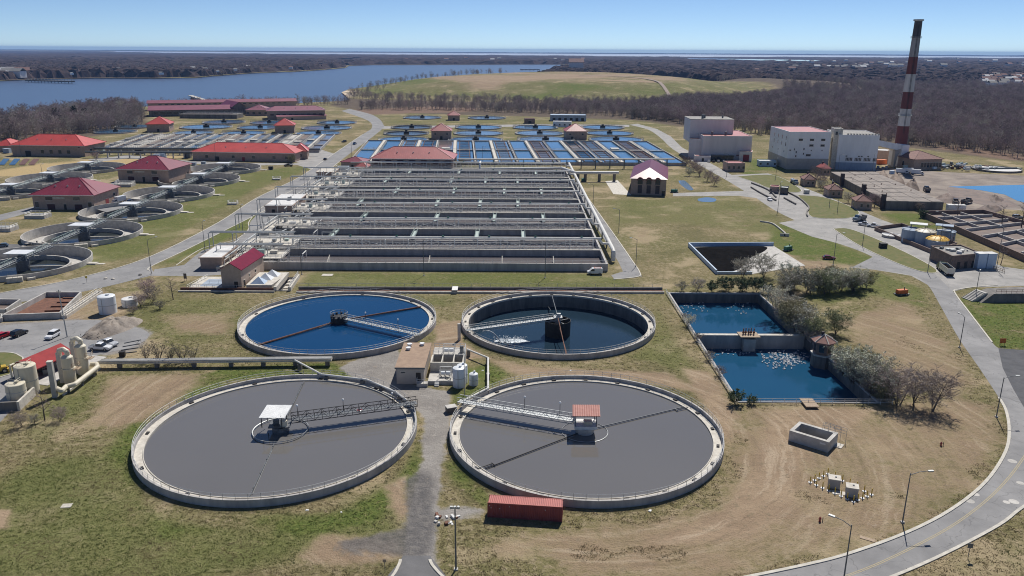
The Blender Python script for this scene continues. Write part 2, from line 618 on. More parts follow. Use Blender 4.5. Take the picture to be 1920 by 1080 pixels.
# the bay beyond: long bright arms of water between low tongues of land
BAY1 = PX([(1290, 108.6), (1400, 110.0), (1500, 111.4), (1560, 113.0), (1556, 117.2), (1480, 117.6), (1400, 116.4), (1310, 114.4), (1285, 111.5)])
BAY2 = PX([(210, 96.0), (420, 97.4), (700, 98.8), (960, 99.9), (1240, 101.4), (1500, 103.1), (1800, 105.2), (2100, 107.6), (2100, 111.5), (1800, 109.2), (1500, 107.8), (1400, 107.6), (1290, 107.6), (1150, 106.2), (960, 104.4), (640, 102.6), (400, 100.8), (230, 98.6)])
HOLES = [circle(c, TANK_R - .9) for c in (TANK_FL, TANK_FR, TANK_BL, TANK_BR)] + [circle(c, CLAR_R - .15, 48) for c in CLAR + CLAR_L] + [POND, FLUME, RIVER, BAY1, BAY2]


def smst(x, a, b):
    t = np.clip((x - a) / (b - a), 0, 1)
    return t * t * (3 - 2 * t)


def hill_z(P):
    """the capped landfill and lesser swells"""
    x, y = P[:, 0], P[:, 1]
    core = PX([(700, 187), (850, 190), (1010, 191), (1150, 192), (1290, 192)])
    foot = [(-250, 1330), (-60, 1270), (120, 1240), (330, 1250), (470, 1420), (520, 1700), (430, 2050), (180, 2250), (-60, 2200), (-230, 1950), (-330, 1650)]
    d = poly_dist(P, foot)
    z = 22.0 * smst(d, 0, 190)
    z += 6.0 * smst(d, 150, 330) * (0.5 + .5 * np.sin(x * .011 + y * .006))
    d2 = poly_dist(P, [(430, 1500), (640, 1420), (760, 1700), (620, 2050), (450, 1950)])
    z += 16 * smst(d2, -60, 130)
    return z


def GH(px, py):
    """survey onto the rising ground of the hill"""
    z = 0.0
    for _ in range(12):
        z = float(hill_z(np.array([G(px, py, z)]))[0])
    return G(px, py, z)


def build_ground():
    pts = []
    rr = np.random.RandomState(3)

    def grid(y0, y1, step, k, m):
        ys = np.arange(y0, y1, step)
        for y in ys:
            w = k * y + m
            xs = np.arange(-w, w, step)
            pts.append(np.c_[xs + rr.uniform(-.3, .3, len(xs)) * step, np.full(len(xs), y) + rr.uniform(-.3, .3, len(xs)) * step])
    grid(70, 262, 1.9, .74, 14)
    grid(262, 520, 4.4, .72, 30)
    grid(520, 1150, 14, .74, 60)
    grid(1150, 2600, 36, .78, 120)
    grid(2600, 6000, 220, .85, 400)
    grid(6000, 21000, 1200, .9, 1500)
    P = np.vstack(pts)
    keep = np.ones(len(P), bool)
    for h in HOLES:
        keep &= poly_dist(P, h) < -.8 if len(h) > 3 and abs(h[0][1]) < 600 else ~in_poly(P, h)
    P = P[keep]
    outer = [(-26000, 20), (26000, 20), (26000, 23500), (-26000, 23500)]
    vl = [Vector(p) for p in P] + [Vector(p) for p in outer]
    n0 = len(P)
    edges = [(n0 + i, n0 + (i + 1) % 4) for i in range(4)]
    for h in HOLES:
        b = len(vl)
        vl += [Vector(p) for p in h]
        edges += [(b + i, b + (i + 1) % len(h)) for i in range(len(h))]
    V, E_, F_, _, _, _ = delaunay_2d_cdt(vl, edges, [], 0, 1e-4)
    V = np.array([tuple(v) for v in V])
    F_ = np.array([f for f in F_ if len(f) == 3])
    cen = V[F_].mean(1)
    ok = np.ones(len(F_), bool)
    for h in HOLES:
        ok &= ~in_poly(cen, h)
    F_ = F_[ok]
    Z = hill_z(V)
    a = V[F_[:, 1]] - V[F_[:, 0]]
    b = V[F_[:, 2]] - V[F_[:, 0]]
    flip = (a[:, 0] * b[:, 1] - a[:, 1] * b[:, 0]) < 0
    F_[flip] = F_[flip][:, ::-1]
    me = bpy.data.meshes.new('ground')
    me.from_pydata(np.c_[V, Z].tolist(), [], F_.tolist())
    me.update()
    me.polygons.foreach_set('use_smooth', [True] * len(me.polygons))
    zones = ground_zones(V)
    for k, nm in enumerate(('zone_a', 'zone_b')):
        at = me.color_attributes.new(nm, 'FLOAT_COLOR', 'POINT')
        at.data.foreach_set('color', np.clip(zones[k], 0, 1).astype(np.float32).ravel())
    me.materials.append(ground_material())
    o = bpy.data.objects.new('ground', me)
    C.objects.link(o)
    tag(o, kind='structure')
    return o


def ground_zones(V):
    n = len(V)
    A = np.zeros((n, 4))   # green, dirt, gravel, dark
    B = np.zeros((n, 4))   # wood floor, straw, sand, reed
    near = V[:, 1] < 640

    def z(arr, ch, pxpoly, feather, amount=1.0, world=False):
        poly = pxpoly if world else PX(pxpoly)
        xs, ys = [p[0] for p in poly], [p[1] for p in poly]
        m = (V[:, 0] > min(xs) - feather) & (V[:, 0] < max(xs) + feather) & (V[:, 1] > min(ys) - feather) & (V[:, 1] < max(ys) + feather)
        if not m.any():
            return
        d = poly_dist(V[m], poly)
        arr[m, ch] = np.maximum(arr[m, ch], amount * smst(d, -feather, feather * .6))
    # ---- green lawns
    z(A, 0, [(-100, 1100), (-60, 930), (60, 860), (200, 850), (260, 960), (420, 1000), (620, 960), (760, 880), (775, 960), (730, 1030), (600, 1030), (400, 1100)], 7, .55)
    z(A, 0, [(200, 850), (235, 800), (300, 745), (420, 712), (430, 735), (320, 790), (250, 850), (255, 950), (330, 985), (470, 1000), (300, 1010)], 4, .8)
    z(A, 0, [(340, 720), (420, 690), (620, 680), (700, 712), (560, 705), (440, 712)], 3, .85)
    z(A, 0, [(455, 970), (620, 965), (740, 905), (790, 830), (795, 880), (760, 930), (700, 985), (560, 1010)], 3, .8)
    z(A, 0, [(835, 860), (850, 900), (920, 960), (915, 930), (860, 870)], 2, .8)
    z(A, 0, [(850, 700), (915, 680), (960, 700), (900, 740), (845, 760)], 3, .8)
    z(A, 0, [(850, 735), (910, 700), (1150, 690), (1320, 730), (1400, 850), (1330, 770), (1180, 715), (950, 730), (870, 780)], 4, .35)
    z(A, 0, [(560, 552), (860, 552), (850, 575), (780, 570), (650, 556)], 4, .5)
    z(A, 0, [(230, 560), (440, 560), (470, 580), (430, 640), (330, 640), (220, 600)], 6, .45)
    z(A, 0, [(90, 720), (160, 690), (220, 700), (150, 780), (80, 830), (40, 800)], 5, .5)
    z(A, 0, [(1230, 570), (1270, 640), (1340, 740), (1250, 690), (1180, 670), (1225, 620)], 5, .55)
    z(A, 0, [(1500, 560), (1530, 525), (1640, 508), (1730, 540), (1745, 580), (1640, 556), (1560, 570)], 4, .6)
    z(A, 0, [(1800, 560), (1960, 555), (1960, 665), (1870, 650), (1835, 605)], 3, 1.0)
    z(A, 0, [(1560, 425), (1600, 430), (1750, 505), (1735, 512), (1610, 462)], 3, .7)
    z(A, 0, [(1560, 450), (1650, 490), (1560, 500), (1450, 490), (1440, 430), (1480, 415)], 5, .8)
    z(A, 0, [(1130, 375), (1390, 365), (1470, 415), (1440, 440), (1280, 420), (1150, 420)], 10, .5)
    z(A, 0, [(570, 510), (1110, 512), (1180, 525), (1200, 545), (560, 548)], 5, .6)
    z(A, 0, [(0, 520), (150, 505), (280, 475), (470, 360), (590, 315), (560, 310), (430, 330), (260, 400), (130, 470)], 6, .6)
    z(A, 0, [(290, 500), (330, 495), (470, 430), (490, 395), (570, 340), (540, 350), (420, 420)], 4, .7)
    z(A, 0, [(640, 330), (700, 280), (680, 290), (620, 320)], 6, .6)
    z(A, 0, [(1380, 320), (1450, 326), (1600, 395), (1590, 410), (1500, 405), (1480, 360)], 6, .8)
    z(A, 0, [(1650, 400), (1800, 400), (1760, 430), (1700, 425)], 6, .8)
    z(A, 0, [(1400, 300), (1460, 298), (1560, 318), (1400, 320)], 8, .8)
    z(A, 0, [(720, 215), (1300, 215), (1240, 240), (1300, 300), (720, 262), (680, 250)], 20, .4)
    z(A, 0, [(1800, 1050), (1990, 960), (1990, 1200), (1600, 1200)], 4, .35)
    # ---- bare dirt
    z(A, 1, [(1350, 960), (1380, 800), (1400, 765), (1640, 765), (1760, 740), (1870, 760), (1890, 820), (1840, 900), (1700, 990), (1500, 1055), (1300, 1100), (1050, 1090), (1000, 1000), (1200, 980)], 7, .58)
    z(A, 1, [(1450, 770), (1640, 768), (1500, 860), (1480, 960), (1400, 1010), (1200, 1020), (1360, 960), (1420, 870)], 6, 1.0)
    z(A, 1, [(1560, 600), (1700, 565), (1760, 620), (1830, 720), (1790, 760), (1680, 700), (1600, 640)], 8, .6)
    z(A, 1, [(1280, 690), (1330, 700), (1380, 780), (1370, 840), (1330, 770)], 4, .9)
    z(A, 1, [(820, 610), (865, 600), (862, 640), (900, 665), (830, 690), (800, 660), (822, 640)], 3, 1.0)
    z(A, 1, [(900, 665), (1000, 690), (1250, 700), (1330, 740), (1180, 712), (960, 700)], 4, .8)
    z(A, 1, [(200, 705), (370, 700), (340, 760), (230, 800), (150, 800), (190, 760)], 5, .7)
    z(A, 1, [(-50, 960), (18, 955), (22, 985), (-50, 1000)], 1.5, 1.0)
    z(A, 1, [(560, 1055), (600, 1000), (740, 1010), (760, 1045), (640, 1060)], 3, .7)
    z(A, 1, [(900, 1010), (1100, 990), (1200, 1000), (1100, 1030), (930, 1050)], 4, .6)
    z(A, 1, [(60, 580), (190, 545), (260, 560), (230, 600), (120, 620)], 5, .6)
    z(A, 1, [(300, 590), (440, 585), (430, 630), (330, 625)], 6, .6)
    z(A, 1, [(720, 910), (760, 890), (770, 960), (740, 980)], 2, .8)
    z(A, 1, [(1320, 395), (1440, 390), (1440, 420), (1340, 420)], 8, .35)
    z(A, 1, [(1440, 460), (1500, 485), (1600, 495), (1560, 505), (1470, 510)], 4, .7)
    z(A, 1, [(1190, 420), (1210, 420), (1225, 470), (1230, 500), (1215, 500)], 4, .5)
    z(B, 1, [(-60, 330), (60, 310), (180, 298), (330, 290), (330, 305), (180, 312), (40, 330)], 8, .9)
    # ---- gravel and broken asphalt of the drive and the yards
    z(A, 2, [(756, 1085), (772, 960), (795, 860), (800, 790), (770, 750), (690, 725), (640, 690), (660, 678), (745, 655), (745, 718), (842, 735), (840, 800), (826, 860), (815, 950), (810, 1030), (818, 1085)], 2.0, 1.0)
    z(A, 2, [(-90, 612), (120, 600), (230, 600), (285, 625), (255, 655), (190, 668), (100, 640), (-90, 650)], 3, .8)
    z(A, 2, [(815, 955), (850, 945), (905, 955), (905, 968), (840, 975)], 1.5, .8)
    z(A, 2, [(1560, 325), (1620, 320), (1780, 380), (1930, 390), (1930, 350), (1750, 335), (1650, 318)], 10, .7)
    z(A, 3, [(762, 900), (800, 880), (812, 960), (800, 1040), (772, 1042), (700, 1034), (640, 1032), (640, 1016), (700, 1004), (766, 990)], 2.5, .85)
    z(A, 3, [(905, 770), (850, 770), (845, 762), (890, 750)], 1.5, .3)
    # ---- woods, reeds, sand
    z(B, 0, [(-300, 260), (0, 232), (150, 205), (270, 205), (270, 240), (180, 255), (60, 262), (-300, 300)], 12)
    z(B, 0, [(645, 185), (1050, 195), (1300, 190), (1320, 130), (1110, 125), (1300, 118), (1930, 112), (2300, 118), (2300, 330), (1900, 300), (1700, 275), (1400, 225), (1290, 238), (1200, 225), (1000, 218), (700, 210), (625, 198)], 25)
    z(B, 0, [(-600, 149), (0, 150), (290, 146), (400, 141), (640, 125), (650, 122), (1060, 120.5), (1250, 117), (2600, 116), (2600, 104), (-600, 95)], 40)
    z(B, 3, [(1740, 276), (1930, 306), (1930, 294), (1800, 274)], 9, .8)
    z(B, 3, [(655, 206), (800, 200), (900, 203), (880, 210), (680, 215)], 12, .8)
    foot = [(-250, 1330), (-60, 1270), (120, 1240), (330, 1250), (470, 1420), (520, 1700), (430, 2050), (180, 2250), (-60, 2200), (-230, 1950), (-330, 1650)]
    d = poly_dist(V, foot)
    hz = hill_z(V)
    on = smst(d, -30, 30)
    pat = .5 + .5 * np.sin(V[:, 0] * .013 + 2 * np.sin(V[:, 1] * .007))
    pat = pat * (.5 + .5 * np.sin(V[:, 0] * .041 + 3 * np.sin(V[:, 1] * .017))) + .25 * np.sin(V[:, 1] * .05 + V[:, 0] * .02)
    A[:, 0] = np.maximum(A[:, 0], on * (.40 + .4 * pat) * (1 - smst(hz, 19, 24)))
    A[:, 1] = np.maximum(A[:, 1], on * (.25 + .7 * pat) * smst(hz, 18, 23))
    B[:, 0] *= 1 - on
    for pl, am in (([(760, 156), (900, 152), (1040, 152), (1180, 156), (1160, 162), (1000, 162), (860, 166), (780, 163)], .85), ([(1030, 163), (1130, 162), (1125, 165), (1040, 166)], 1), ([(1200, 150), (1290, 152), (1280, 162), (1220, 160)], .7)):
        z(A, 1, [GH(*p) for p in pl], 22, am, True)
    z(B, 2, [(638, 176), (645, 170), (668, 167), (650, 175), (655, 185)], 12)
    return A, B


def ground_material():
    m, nt, b = _nt('ground_cover')
    N, L = nt.nodes, nt.links
    pos = N.new('ShaderNodeNewGeometry').outputs['Position']

    def noise(sc, det=4, rough=.6, vec=None):
        n = N.new('ShaderNodeTexNoise')
        n.inputs['Scale'].default_value = sc
        n.inputs['Detail'].default_value = det
        n.inputs['Roughness'].default_value = rough
        L.new(vec or pos, n.inputs['Vector'])
        return n.outputs[0]

    def mth(op, a, bb, clamp=False):
        n = N.new('ShaderNodeMath')
        n.operation = op
        n.use_clamp = clamp
        for i, q in enumerate((a, bb)):
            if isinstance(q, (int, float)):
                n.inputs[i].default_value = q
            else:
                L.new(q, n.inputs[i])
        return n.outputs[0]

    def rng(x, lo, hi):
        n = N.new('ShaderNodeMapRange')
        n.interpolation_type = 'SMOOTHSTEP'
        n.inputs[1].default_value = lo
        n.inputs[2].default_value = hi
        L.new(x, n.inputs[0])
        return n.outputs[0]

    def mix(f, a, bb):
        n = N.new('ShaderNodeMix')
        n.data_type = 'RGBA'
        if isinstance(f, float):
            n.inputs[0].default_value = f
        else:
            L.new(f, n.inputs[0])
        for i, q in ((6, a), (7, bb)):
            if isinstance(q, tuple):
                n.inputs[i].default_value = (*q, 1)
            else:
                L.new(q, n.inputs[i])
        return n.outputs[2]

    def attr(nm):
        a = N.new('ShaderNodeVertexColor')
        a.layer_name = nm
        s = N.new('ShaderNodeSeparateColor')
        L.new(a.outputs[0], s.inputs[0])
        return s.outputs[0], s.outputs[1], s.outputs[2], a.outputs[1]
    green, dirt, gravel, dark = attr('zone_a')
    wood, straw, sand, reed = attr('zone_b')
    nb, nm_, nf, nv = noise(.018, 5), noise(.11, 6, .65), noise(.7, 5, .7), noise(3.2, 3, .7)
    # tyre tracks: arcs worn round the front right tank
    sp = N.new('ShaderNodeSeparateXYZ')
    L.new(pos, sp.inputs[0])
    dx, dy = mth('SUBTRACT', sp.outputs[0], 14.6), mth('SUBTRACT', sp.outputs[1], 143.2)
    rad = mth('SQRT', mth('ADD', mth('MULTIPLY', dx, dx), mth('MULTIPLY', dy, dy)), 0.0)
    cxy = N.new('ShaderNodeCombineXYZ')
    L.new(mth('ADD', mth('MULTIPLY', rad, .55), mth('MULTIPLY', nm_, 2.0)), cxy.inputs[0])
    L.new(mth('MULTIPLY', mth('ARCTAN2', dy, dx), 1.6), cxy.inputs[1])
    tr = noise(1.0, 6, .7, cxy.outputs[0])
    brk = mth('ADD', mth('MULTIPLY', mth('SUBTRACT', nm_, .5), 1.3), mth('MULTIPLY', mth('SUBTRACT', nf, .5), .9))

    def zone(q, soft=.28):
        return rng(mth('ADD', q, mth('MULTIPLY', brk, mth('MULTIPLY', mth('SUBTRACT', 1.15, q), 1.0))), .5 - soft, .5 + soft)
    dry = mix(rng(nm_, .35, .65), (.205, .170, .085), (.265, .212, .118))
    dry = mix(rng(nb, .35, .68), dry, (.175, .165, .068))
    dry = mix(rng(nf, .46, .70), dry, (.34, .275, .175))
    dry = mix(rng(nf, .47, .30), dry, (.105, .098, .042))
    dry = mix(rng(nv, .50, .70), dry, (.085, .078, .036))
    npt = noise(.045, 7, .62)
    dry = mix(mth('MULTIPLY', rng(npt, .52, .62), .75), dry, (.40, .315, .20))
    dry = mix(mth('MULTIPLY', rng(npt, .46, .38), .6), dry, (.125, .118, .05))
    grn = mix(rng(nf, .35, .68), (.095, .130, .030), (.155, .172, .050))
    grn = mix(rng(nm_, .45, .75), grn, (.19, .165, .075))
    grn = mix(mth('MULTIPLY', rng(nf, .55, .72), .8), grn, (.26, .22, .115))
    grn = mix(rng(nv, .50, .70), grn, (.045, .055, .018))
    col = mix(zone(green), dry, grn)
    drt = mix(rng(nm_, .35, .65), (.36, .265, .175), (.285, .205, .135))
    drt = mix(mth('MULTIPLY', rng(tr, .50, .64), .68), drt, (.47, .37, .265))
    drt = mix(mth('MULTIPLY', rng(tr, .46, .37), .5), drt, (.19, .14, .095))
    drt = mix(mth('MULTIPLY', rng(nf, .52, .72), .8), drt, (.20, .165, .105))
    drt = mix(mth('MULTIPLY', rng(nv, .52, .72), .6), drt, (.16, .13, .085))
    col = mix(zone(dirt), col, drt)
    col = mix(zone(straw), col, (.44, .33, .17))
    grv = mix(rng(nm_, .3, .7), (.33, .305, .275), (.235, .215, .195))
    grv = mix(rng(nf, .5, .78), grv, (.40, .37, .33))
    col = mix(zone(gravel, .18), col, grv)
    dk = mix(rng(nf, .35, .7), (.105, .10, .10), (.19, .175, .16))
    col = mix(mth('MULTIPLY', zone(dark, .2), .85), col, dk)
    wd = mix(rng(nm_, .35, .68), (.105, .080, .062), (.15, .118, .085))
    col = mix(zone(wood), col, wd)
    col = mix(zone(reed), col, (.20, .135, .10))
    col = mix(zone(sand), col, (.62, .50, .38))
    L.new(col, b.inputs['Base Color'])
    b.inputs['Roughness'].default_value = 1.0
    b.inputs['Specular IOR Level'].default_value = .1
    bp = N.new('ShaderNodeBump')
    bp.inputs['Strength'].default_value = .9
    bp.inputs['Distance'].default_value = .35
    L.new(mth('ADD', nf, mth('MULTIPLY', nv, .6)), bp.inputs['Height'])
    L.new(bp.outputs[0], b.inputs['Normal'])
    MATS['ground_cover'] = m
    return m


ground = build_ground()


def structure(mb, name, m, label=None):
    o = mb.build(name, m)
    return tag(o, kind='structure', label=label)


# water of the river and the bay lies below the land
structure(MB().sheet([(-9000, 620), (2200, 620), (2200, 9000), (-9000, 9000)], -1.6), 'river', 'river')
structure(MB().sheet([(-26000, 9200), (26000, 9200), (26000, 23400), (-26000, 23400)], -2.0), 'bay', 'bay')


tl = smooth_line([GH(*p) for p in ((1085, 163), (1150, 166), (1205, 171), (1240, 180), (1268, 191))], 8)
mbt = strip(MB(), tl, 6, 0)
mbt.v = [(x, y, float(hill_z(np.array([(x, y)]))[0]) + .9) for x, y, _ in mbt.v]
structure(mbt, 'hill_track', 'soil_pile')
# ---- roads
ROADS = []


def road(name, pxpoly, m, z):
    poly = PX(pxpoly)
    ROADS.append(poly)
    mb = MB()
    mb.sheet(poly, z)
    me = mb.mesh(name, m)
    bm = bmesh.new()
    bm.from_mesh(me)
    bmesh.ops.triangulate(bm, faces=bm.faces[:], ngon_method='EAR_CLIP')
    bm.normal_update()
    for f in bm.faces:
        if f.normal.z < 0:
            f.normal_flip()
    bm.to_mesh(me)
    bm.free()
    o = bpy.data.objects.new(name, me)
    C.objects.link(o)
    return tag(o, kind='structure')


def kerb(px, w=.35, h=.15, z=0.0, m='kerb', name='kerb', k=5):
    line = smooth_line(PX(px), k)
    return structure(strip(MB(), line, w, z, z + h), name, m)


def sm(px, k=4):
    return smooth_line(px, k)


R1L = [(1350, 1092), (1423, 1078), (1513, 1059), (1587, 1040), (1693, 1002), (1780, 958), (1847, 905), (1885, 848), (1892, 807), (1886, 770), (1873, 746), (1836, 690), (1798, 635), (1763, 573), (1739, 534), (1708, 516), (1640, 505)]
road('access_road', sm(R1L) + [(1600, 500), (1640, 480), (1700, 486), (1745, 506)] + sm([(1790, 550), (1821, 591), (1860, 642), (1872, 653)]) + [(1990, 662), (2060, 930)] + sm([(1960, 930), (1920, 950), (1873, 985), (1773, 1038), (1683, 1078), (1560, 1125)]) + [(1350, 1180)], 'asphalt_grey', .030)
kerb(R1L[:11], .55, .16)
kerb([(2000, 905), (1920, 950), (1873, 985), (1773, 1038), (1683, 1078), (1600, 1108)], .5, .16)
kerb([(1860, 642), (1821, 591), (1790, 549), (1797, 543), (1830, 538), (1870, 535)], .4, .15)
for off in (-.14, .14):
    ln = smooth_line(PX([(1560, 1090), (1640, 1060), (1720, 1022), (1790, 983), (1850, 938), (1893, 894), (1925, 850)]), 6)
    q = np.array(ln)
    d = np.gradient(q, axis=0)
    nrm = np.c_[-d[:, 1], d[:, 0]] / np.linalg.norm(d, axis=1)[:, None]
    structure(strip(MB(), [tuple(p) for p in q + nrm * off], .14, .040), 'road_marking', 'paint_yellow')
road('dark_lot', [(1872, 653), (1990, 662), (2060, 800), (1935, 790), (1900, 730), (1880, 690)], 'asphalt_dark', .042)
R4 = sm([(1180, 234), (1215, 243), (1238, 258), (1262, 280), (1307, 307), (1357, 335), (1392, 356), (1417, 371), (1452, 394), (1490, 413)]) + [(1460, 418)] + sm([(1523, 444), (1573, 457), (1620, 474), (1645, 488), (1640, 497), (1590, 501)]) + \
    [(1640, 506), (1708, 517), (1750, 540), (1785, 547), (1820, 539), (1990, 534), (1990, 515), (1880, 500), (1790, 462), (1700, 428), (1655, 413), (1622, 399), (1560, 372), (1500, 349), (1460, 332), (1440, 325), (1372, 328), (1325, 302), (1278, 276), (1258, 256), (1232, 242), (1195, 232)]
road('plant_road', R4, 'asphalt_pale', .022)
road('sludge_yard', [(1560, 321), (1650, 314), (1760, 322), (1930, 330), (1990, 345), (1990, 400), (1880, 392), (1790, 395), (1770, 378), (1620, 322)], 'yard_mud', .018)
road('gable_drive', [(1262, 362), (1395, 358), (1420, 372), (1385, 367), (1262, 368)], 'asphalt_pale', .026)


def verge(px, label=None):
    """kerbed grass island on the paving"""
    line = smooth_line(PX(px + [px[0]]), 5)
    mb = MB().prism(line[:-1], 0, .10)
    g = tag(mb.build('grass_verge', 'verge_grass'), kind='structure')
    k = strip(MB(), line, .3, 0, .15).build('kerb', 'kerb', g)
    return g


MATS['verge_grass'] = mat('verge_grass', (.105, .125, .036), (.18, .155, .065), scale=.35, bump=.6, bscale=3, rough=1, detail=8)
verge([(1562, 429), (1598, 431), (1680, 465), (1752, 503), (1742, 512), (1690, 497), (1612, 461)])
verge([(1382, 331), (1450, 329), (1500, 354), (1488, 361), (1440, 352), (1418, 343)])
verge([(1495, 366), (1548, 371), (1608, 395), (1592, 409), (1523, 407), (1513, 386)])
# left road with its kerbs
R2L = [(-70, 566), (0, 550), (140, 523), (280, 482), (410, 417), (480, 372), (560, 333), (612, 298), (680, 252), (697, 240), (690, 226), (640, 208)]
R2R = [(655, 204), (700, 216), (718, 232), (712, 246), (640, 300), (575, 352), (520, 383), (460, 413), (350, 468), (283, 500)]
road('left_road', sm(R2L) + sm(R2R) + [(288, 512), (340, 513), (372, 512), (372, 518), (283, 517)] + sm([(283, 517), (160, 546), (0, 573), (-70, 588)]), 'asphalt_grey', .026)
kerb(R2L[:9], .4, .14)
kerb(R2R[4:] + [(281, 508)], .4, .14)
road('basin_drive', [(283, 517), (290, 505), (345, 497), (378, 470), (440, 452), (466, 430), (470, 415), (500, 383), (575, 345), (583, 332), (640, 316), (700, 322), (600, 400), (480, 480), (470, 512), (372, 518)], 'asphalt_grey', .018)
kerb([(330, 498), (380, 466), (440, 450), (466, 430), (468, 414), (500, 383), (575, 343), (583, 332), (600, 326)], .35, .14)
road('side_drive', [(1062, 335), (1076, 335)] + sm([(1100, 368), (1150, 438), (1199, 510), (1196, 519), (1152, 524)]) + [(1146, 516), (1168, 509), (1160, 492), (1118, 425)], 'asphalt_grey', .02)
kerb([(1076, 335), (1100, 368), (1150, 438), (1186, 490), (1199, 510), (1196, 519), (1150, 524)], .4, .14)
road('yard', sm([(-90, 618), (60, 606), (180, 600), (250, 612), (280, 628), (250, 650), (190, 664), (135, 685), (80, 712), (30, 760), (-20, 810), (-90, 850)]), 'asphalt_grey', .02)
verge([(-90, 664), (10, 661), (38, 668), (42, 677), (22, 700), (0, 708), (-90, 740)])
road('clarifier_lane', [(-40, 412), (60, 388), (205, 346), (222, 335), (232, 338), (205, 352), (70, 394), (0, 414), (-40, 424)], 'asphalt_grey', .02)
road('clarifier_apron', [(180, 392), (205, 378), (245, 382), (235, 389), (200, 398)], 'asphalt_grey', .024)
road('upper_lane', [(165, 299), (240, 291), (360, 302), (450, 306), (560, 306), (600, 290), (618, 297), (585, 318), (556, 309), (440, 311), (350, 306), (240, 297), (180, 304)], 'asphalt_pale', .02)
road('basin_cross_lane', [(540, 300), (600, 280), (640, 292), (600, 316)], 'asphalt_pale', .014)
road('parking_pad', [(-90, 458), (52, 458), (62, 464), (52, 470), (-90, 474)], 'asphalt', .02)
road('gable_pad', [(1135, 340), (1158, 338), (1184, 366), (1150, 364)], 'concrete_light', .03)
road('entry_drive', [(744, 1060), (756, 1042), (806, 1042), (822, 1062), (860, 1110), (700, 1110)], 'asphalt', .03)
kerb([(700, 1112), (735, 1082), (748, 1060), (751, 1050)], .45, .16)
kerb([(806, 1050), (812, 1062), (834, 1085), (870, 1110)], .45, .16)
road('middle_lane', [(700, 236), (735, 237), (780, 236), (1000, 233), (1180, 234), (1180, 238), (1000, 237), (780, 240), (735, 241), (700, 242)], 'asphalt_pale', .014)
for i, (a, b) in enumerate([((1340 + 558, 863 + 2), 1.0), ((1819, 940), .9), ((1829, 927), .8), ((1901, 941), 1.0), ((1913, 906), .8), ((1887, 942), .7)]):
    structure(MB().disc((0, 0), b * .8, 0, 20), 'manhole_cover', 'concrete').location = (*G(*a), .038 + .002 * i)

# ================================================================ ROUND TANKS
def ang_to(c, px, z=0.0):
    p = G(px[0], px[1], z)
    return math.atan2(p[1] - c[1], p[0] - c[0])


def polar(a, r, z=0.0):
    return (r * math.cos(a), r * math.sin(a), z)


def arm(mb, a, r0, r1, z, w=.16, n=6):
    mb.tube(polar(a, r0, z), polar(a, r1, z), w, n=n)


def bridge_parts(t, a, r0, r1, z, dark, width=1.5):
    """walkway with a lattice railing on both sides, deck and end brackets"""
    d = Vector((math.cos(a), math.sin(a), 0))
    n = Vector((-d.y, d.x, 0)) * width / 2
    deck = MB()
    deck.add([d * r0 + n + Vector((0, 0, z)), d * r1 + n + Vector((0, 0, z)), d * r1 - n + Vector((0, 0, z)), d * r0 - n + Vector((0, 0, z)),
              d * r0 + n + Vector((0, 0, z + .1)), d * r1 + n + Vector((0, 0, z + .1)), d * r1 - n + Vector((0, 0, z + .1)), d * r0 - n + Vector((0, 0, z + .1))],
             [(0, 1, 2, 3), (7, 6, 5, 4), (0, 4, 5, 1), (1, 5, 6, 2), (2, 6, 7, 3), (3, 7, 4, 0)])
    dk = deck.build('walkway_deck', 'galv_dark' if dark else 'galv', t)
    for s in (-1, 1):
        mb = MB()
        truss(mb, d * r0 + n * s + Vector((0, 0, z - .45)), d * r1 + n * s + Vector((0, 0, z - .45)), 1.6, 1.5, .11)
        mb.build('lattice_girder', 'steel_black' if dark else 'galv', t)
    return d, n


def lamp_small(t, p, h=2.6, dark=True):
    mb = MB().tube(p, (p[0], p[1], p[2] + h), .06, n=6)
    o = mb.build('lamp_post', 'steel_black' if dark else 'galv', t)
    MB().ball((p[0], p[1], p[2] + h + .15), .25, n=8, m=5).build('globe', 'canopy_white', o)


def settling_tank(label, c, water_z, water_m, bridge_px, dark_bridge, deep=False, slots=16, slot0=0.1):
    t = thing('settling_tank', label, 'tank', (*c, 0), group='large round settling tanks')
    Rr = TANK_R
    MB().lathe([(Rr, -1.0), (Rr, 1.45), (Rr - .4, 1.45), (Rr - .4, .70)], 96).build('outer_wall', 'concrete_wall', t, smooth=True)
    MB().lathe([(Rr - .4, .70), (Rr - 1.85, .66), (Rr - 1.85, .80), (Rr - 2.0, .80), (Rr - 2.0, -4.5 if deep else -.6)], 96).build('launder_shelf', 'concrete_light', t, smooth=True)
    if deep:
        MB().lathe([(Rr - 2.02, .30), (Rr - 2.02, -4.2)], 96).build('inner_wall', 'concrete_dark', t, smooth=True)
    w = MB().disc((0, 0), Rr - 1.95, water_z, 96).build('water', water_m, t)
    box = MB().obox(0, 0, 0, .9, .55, .22)
    pset('outlet_box', 'steel_black', (box, [(polar(slot0 + 2 * PI * i / slots, Rr - 1.15, .68), slot0 + 2 * PI * i / slots + PI / 2) for i in range(slots)]), t)
    mb = MB()
    ring = [polar(2 * PI * i / 80, Rr - .2, 1.45) for i in range(81)]
    railing(mb, ring, 1.1, 2.2, .04)
    mb.build('railing', 'steel_pale', t)
    a = ang_to(c, bridge_px, 1.5)
    return t, a


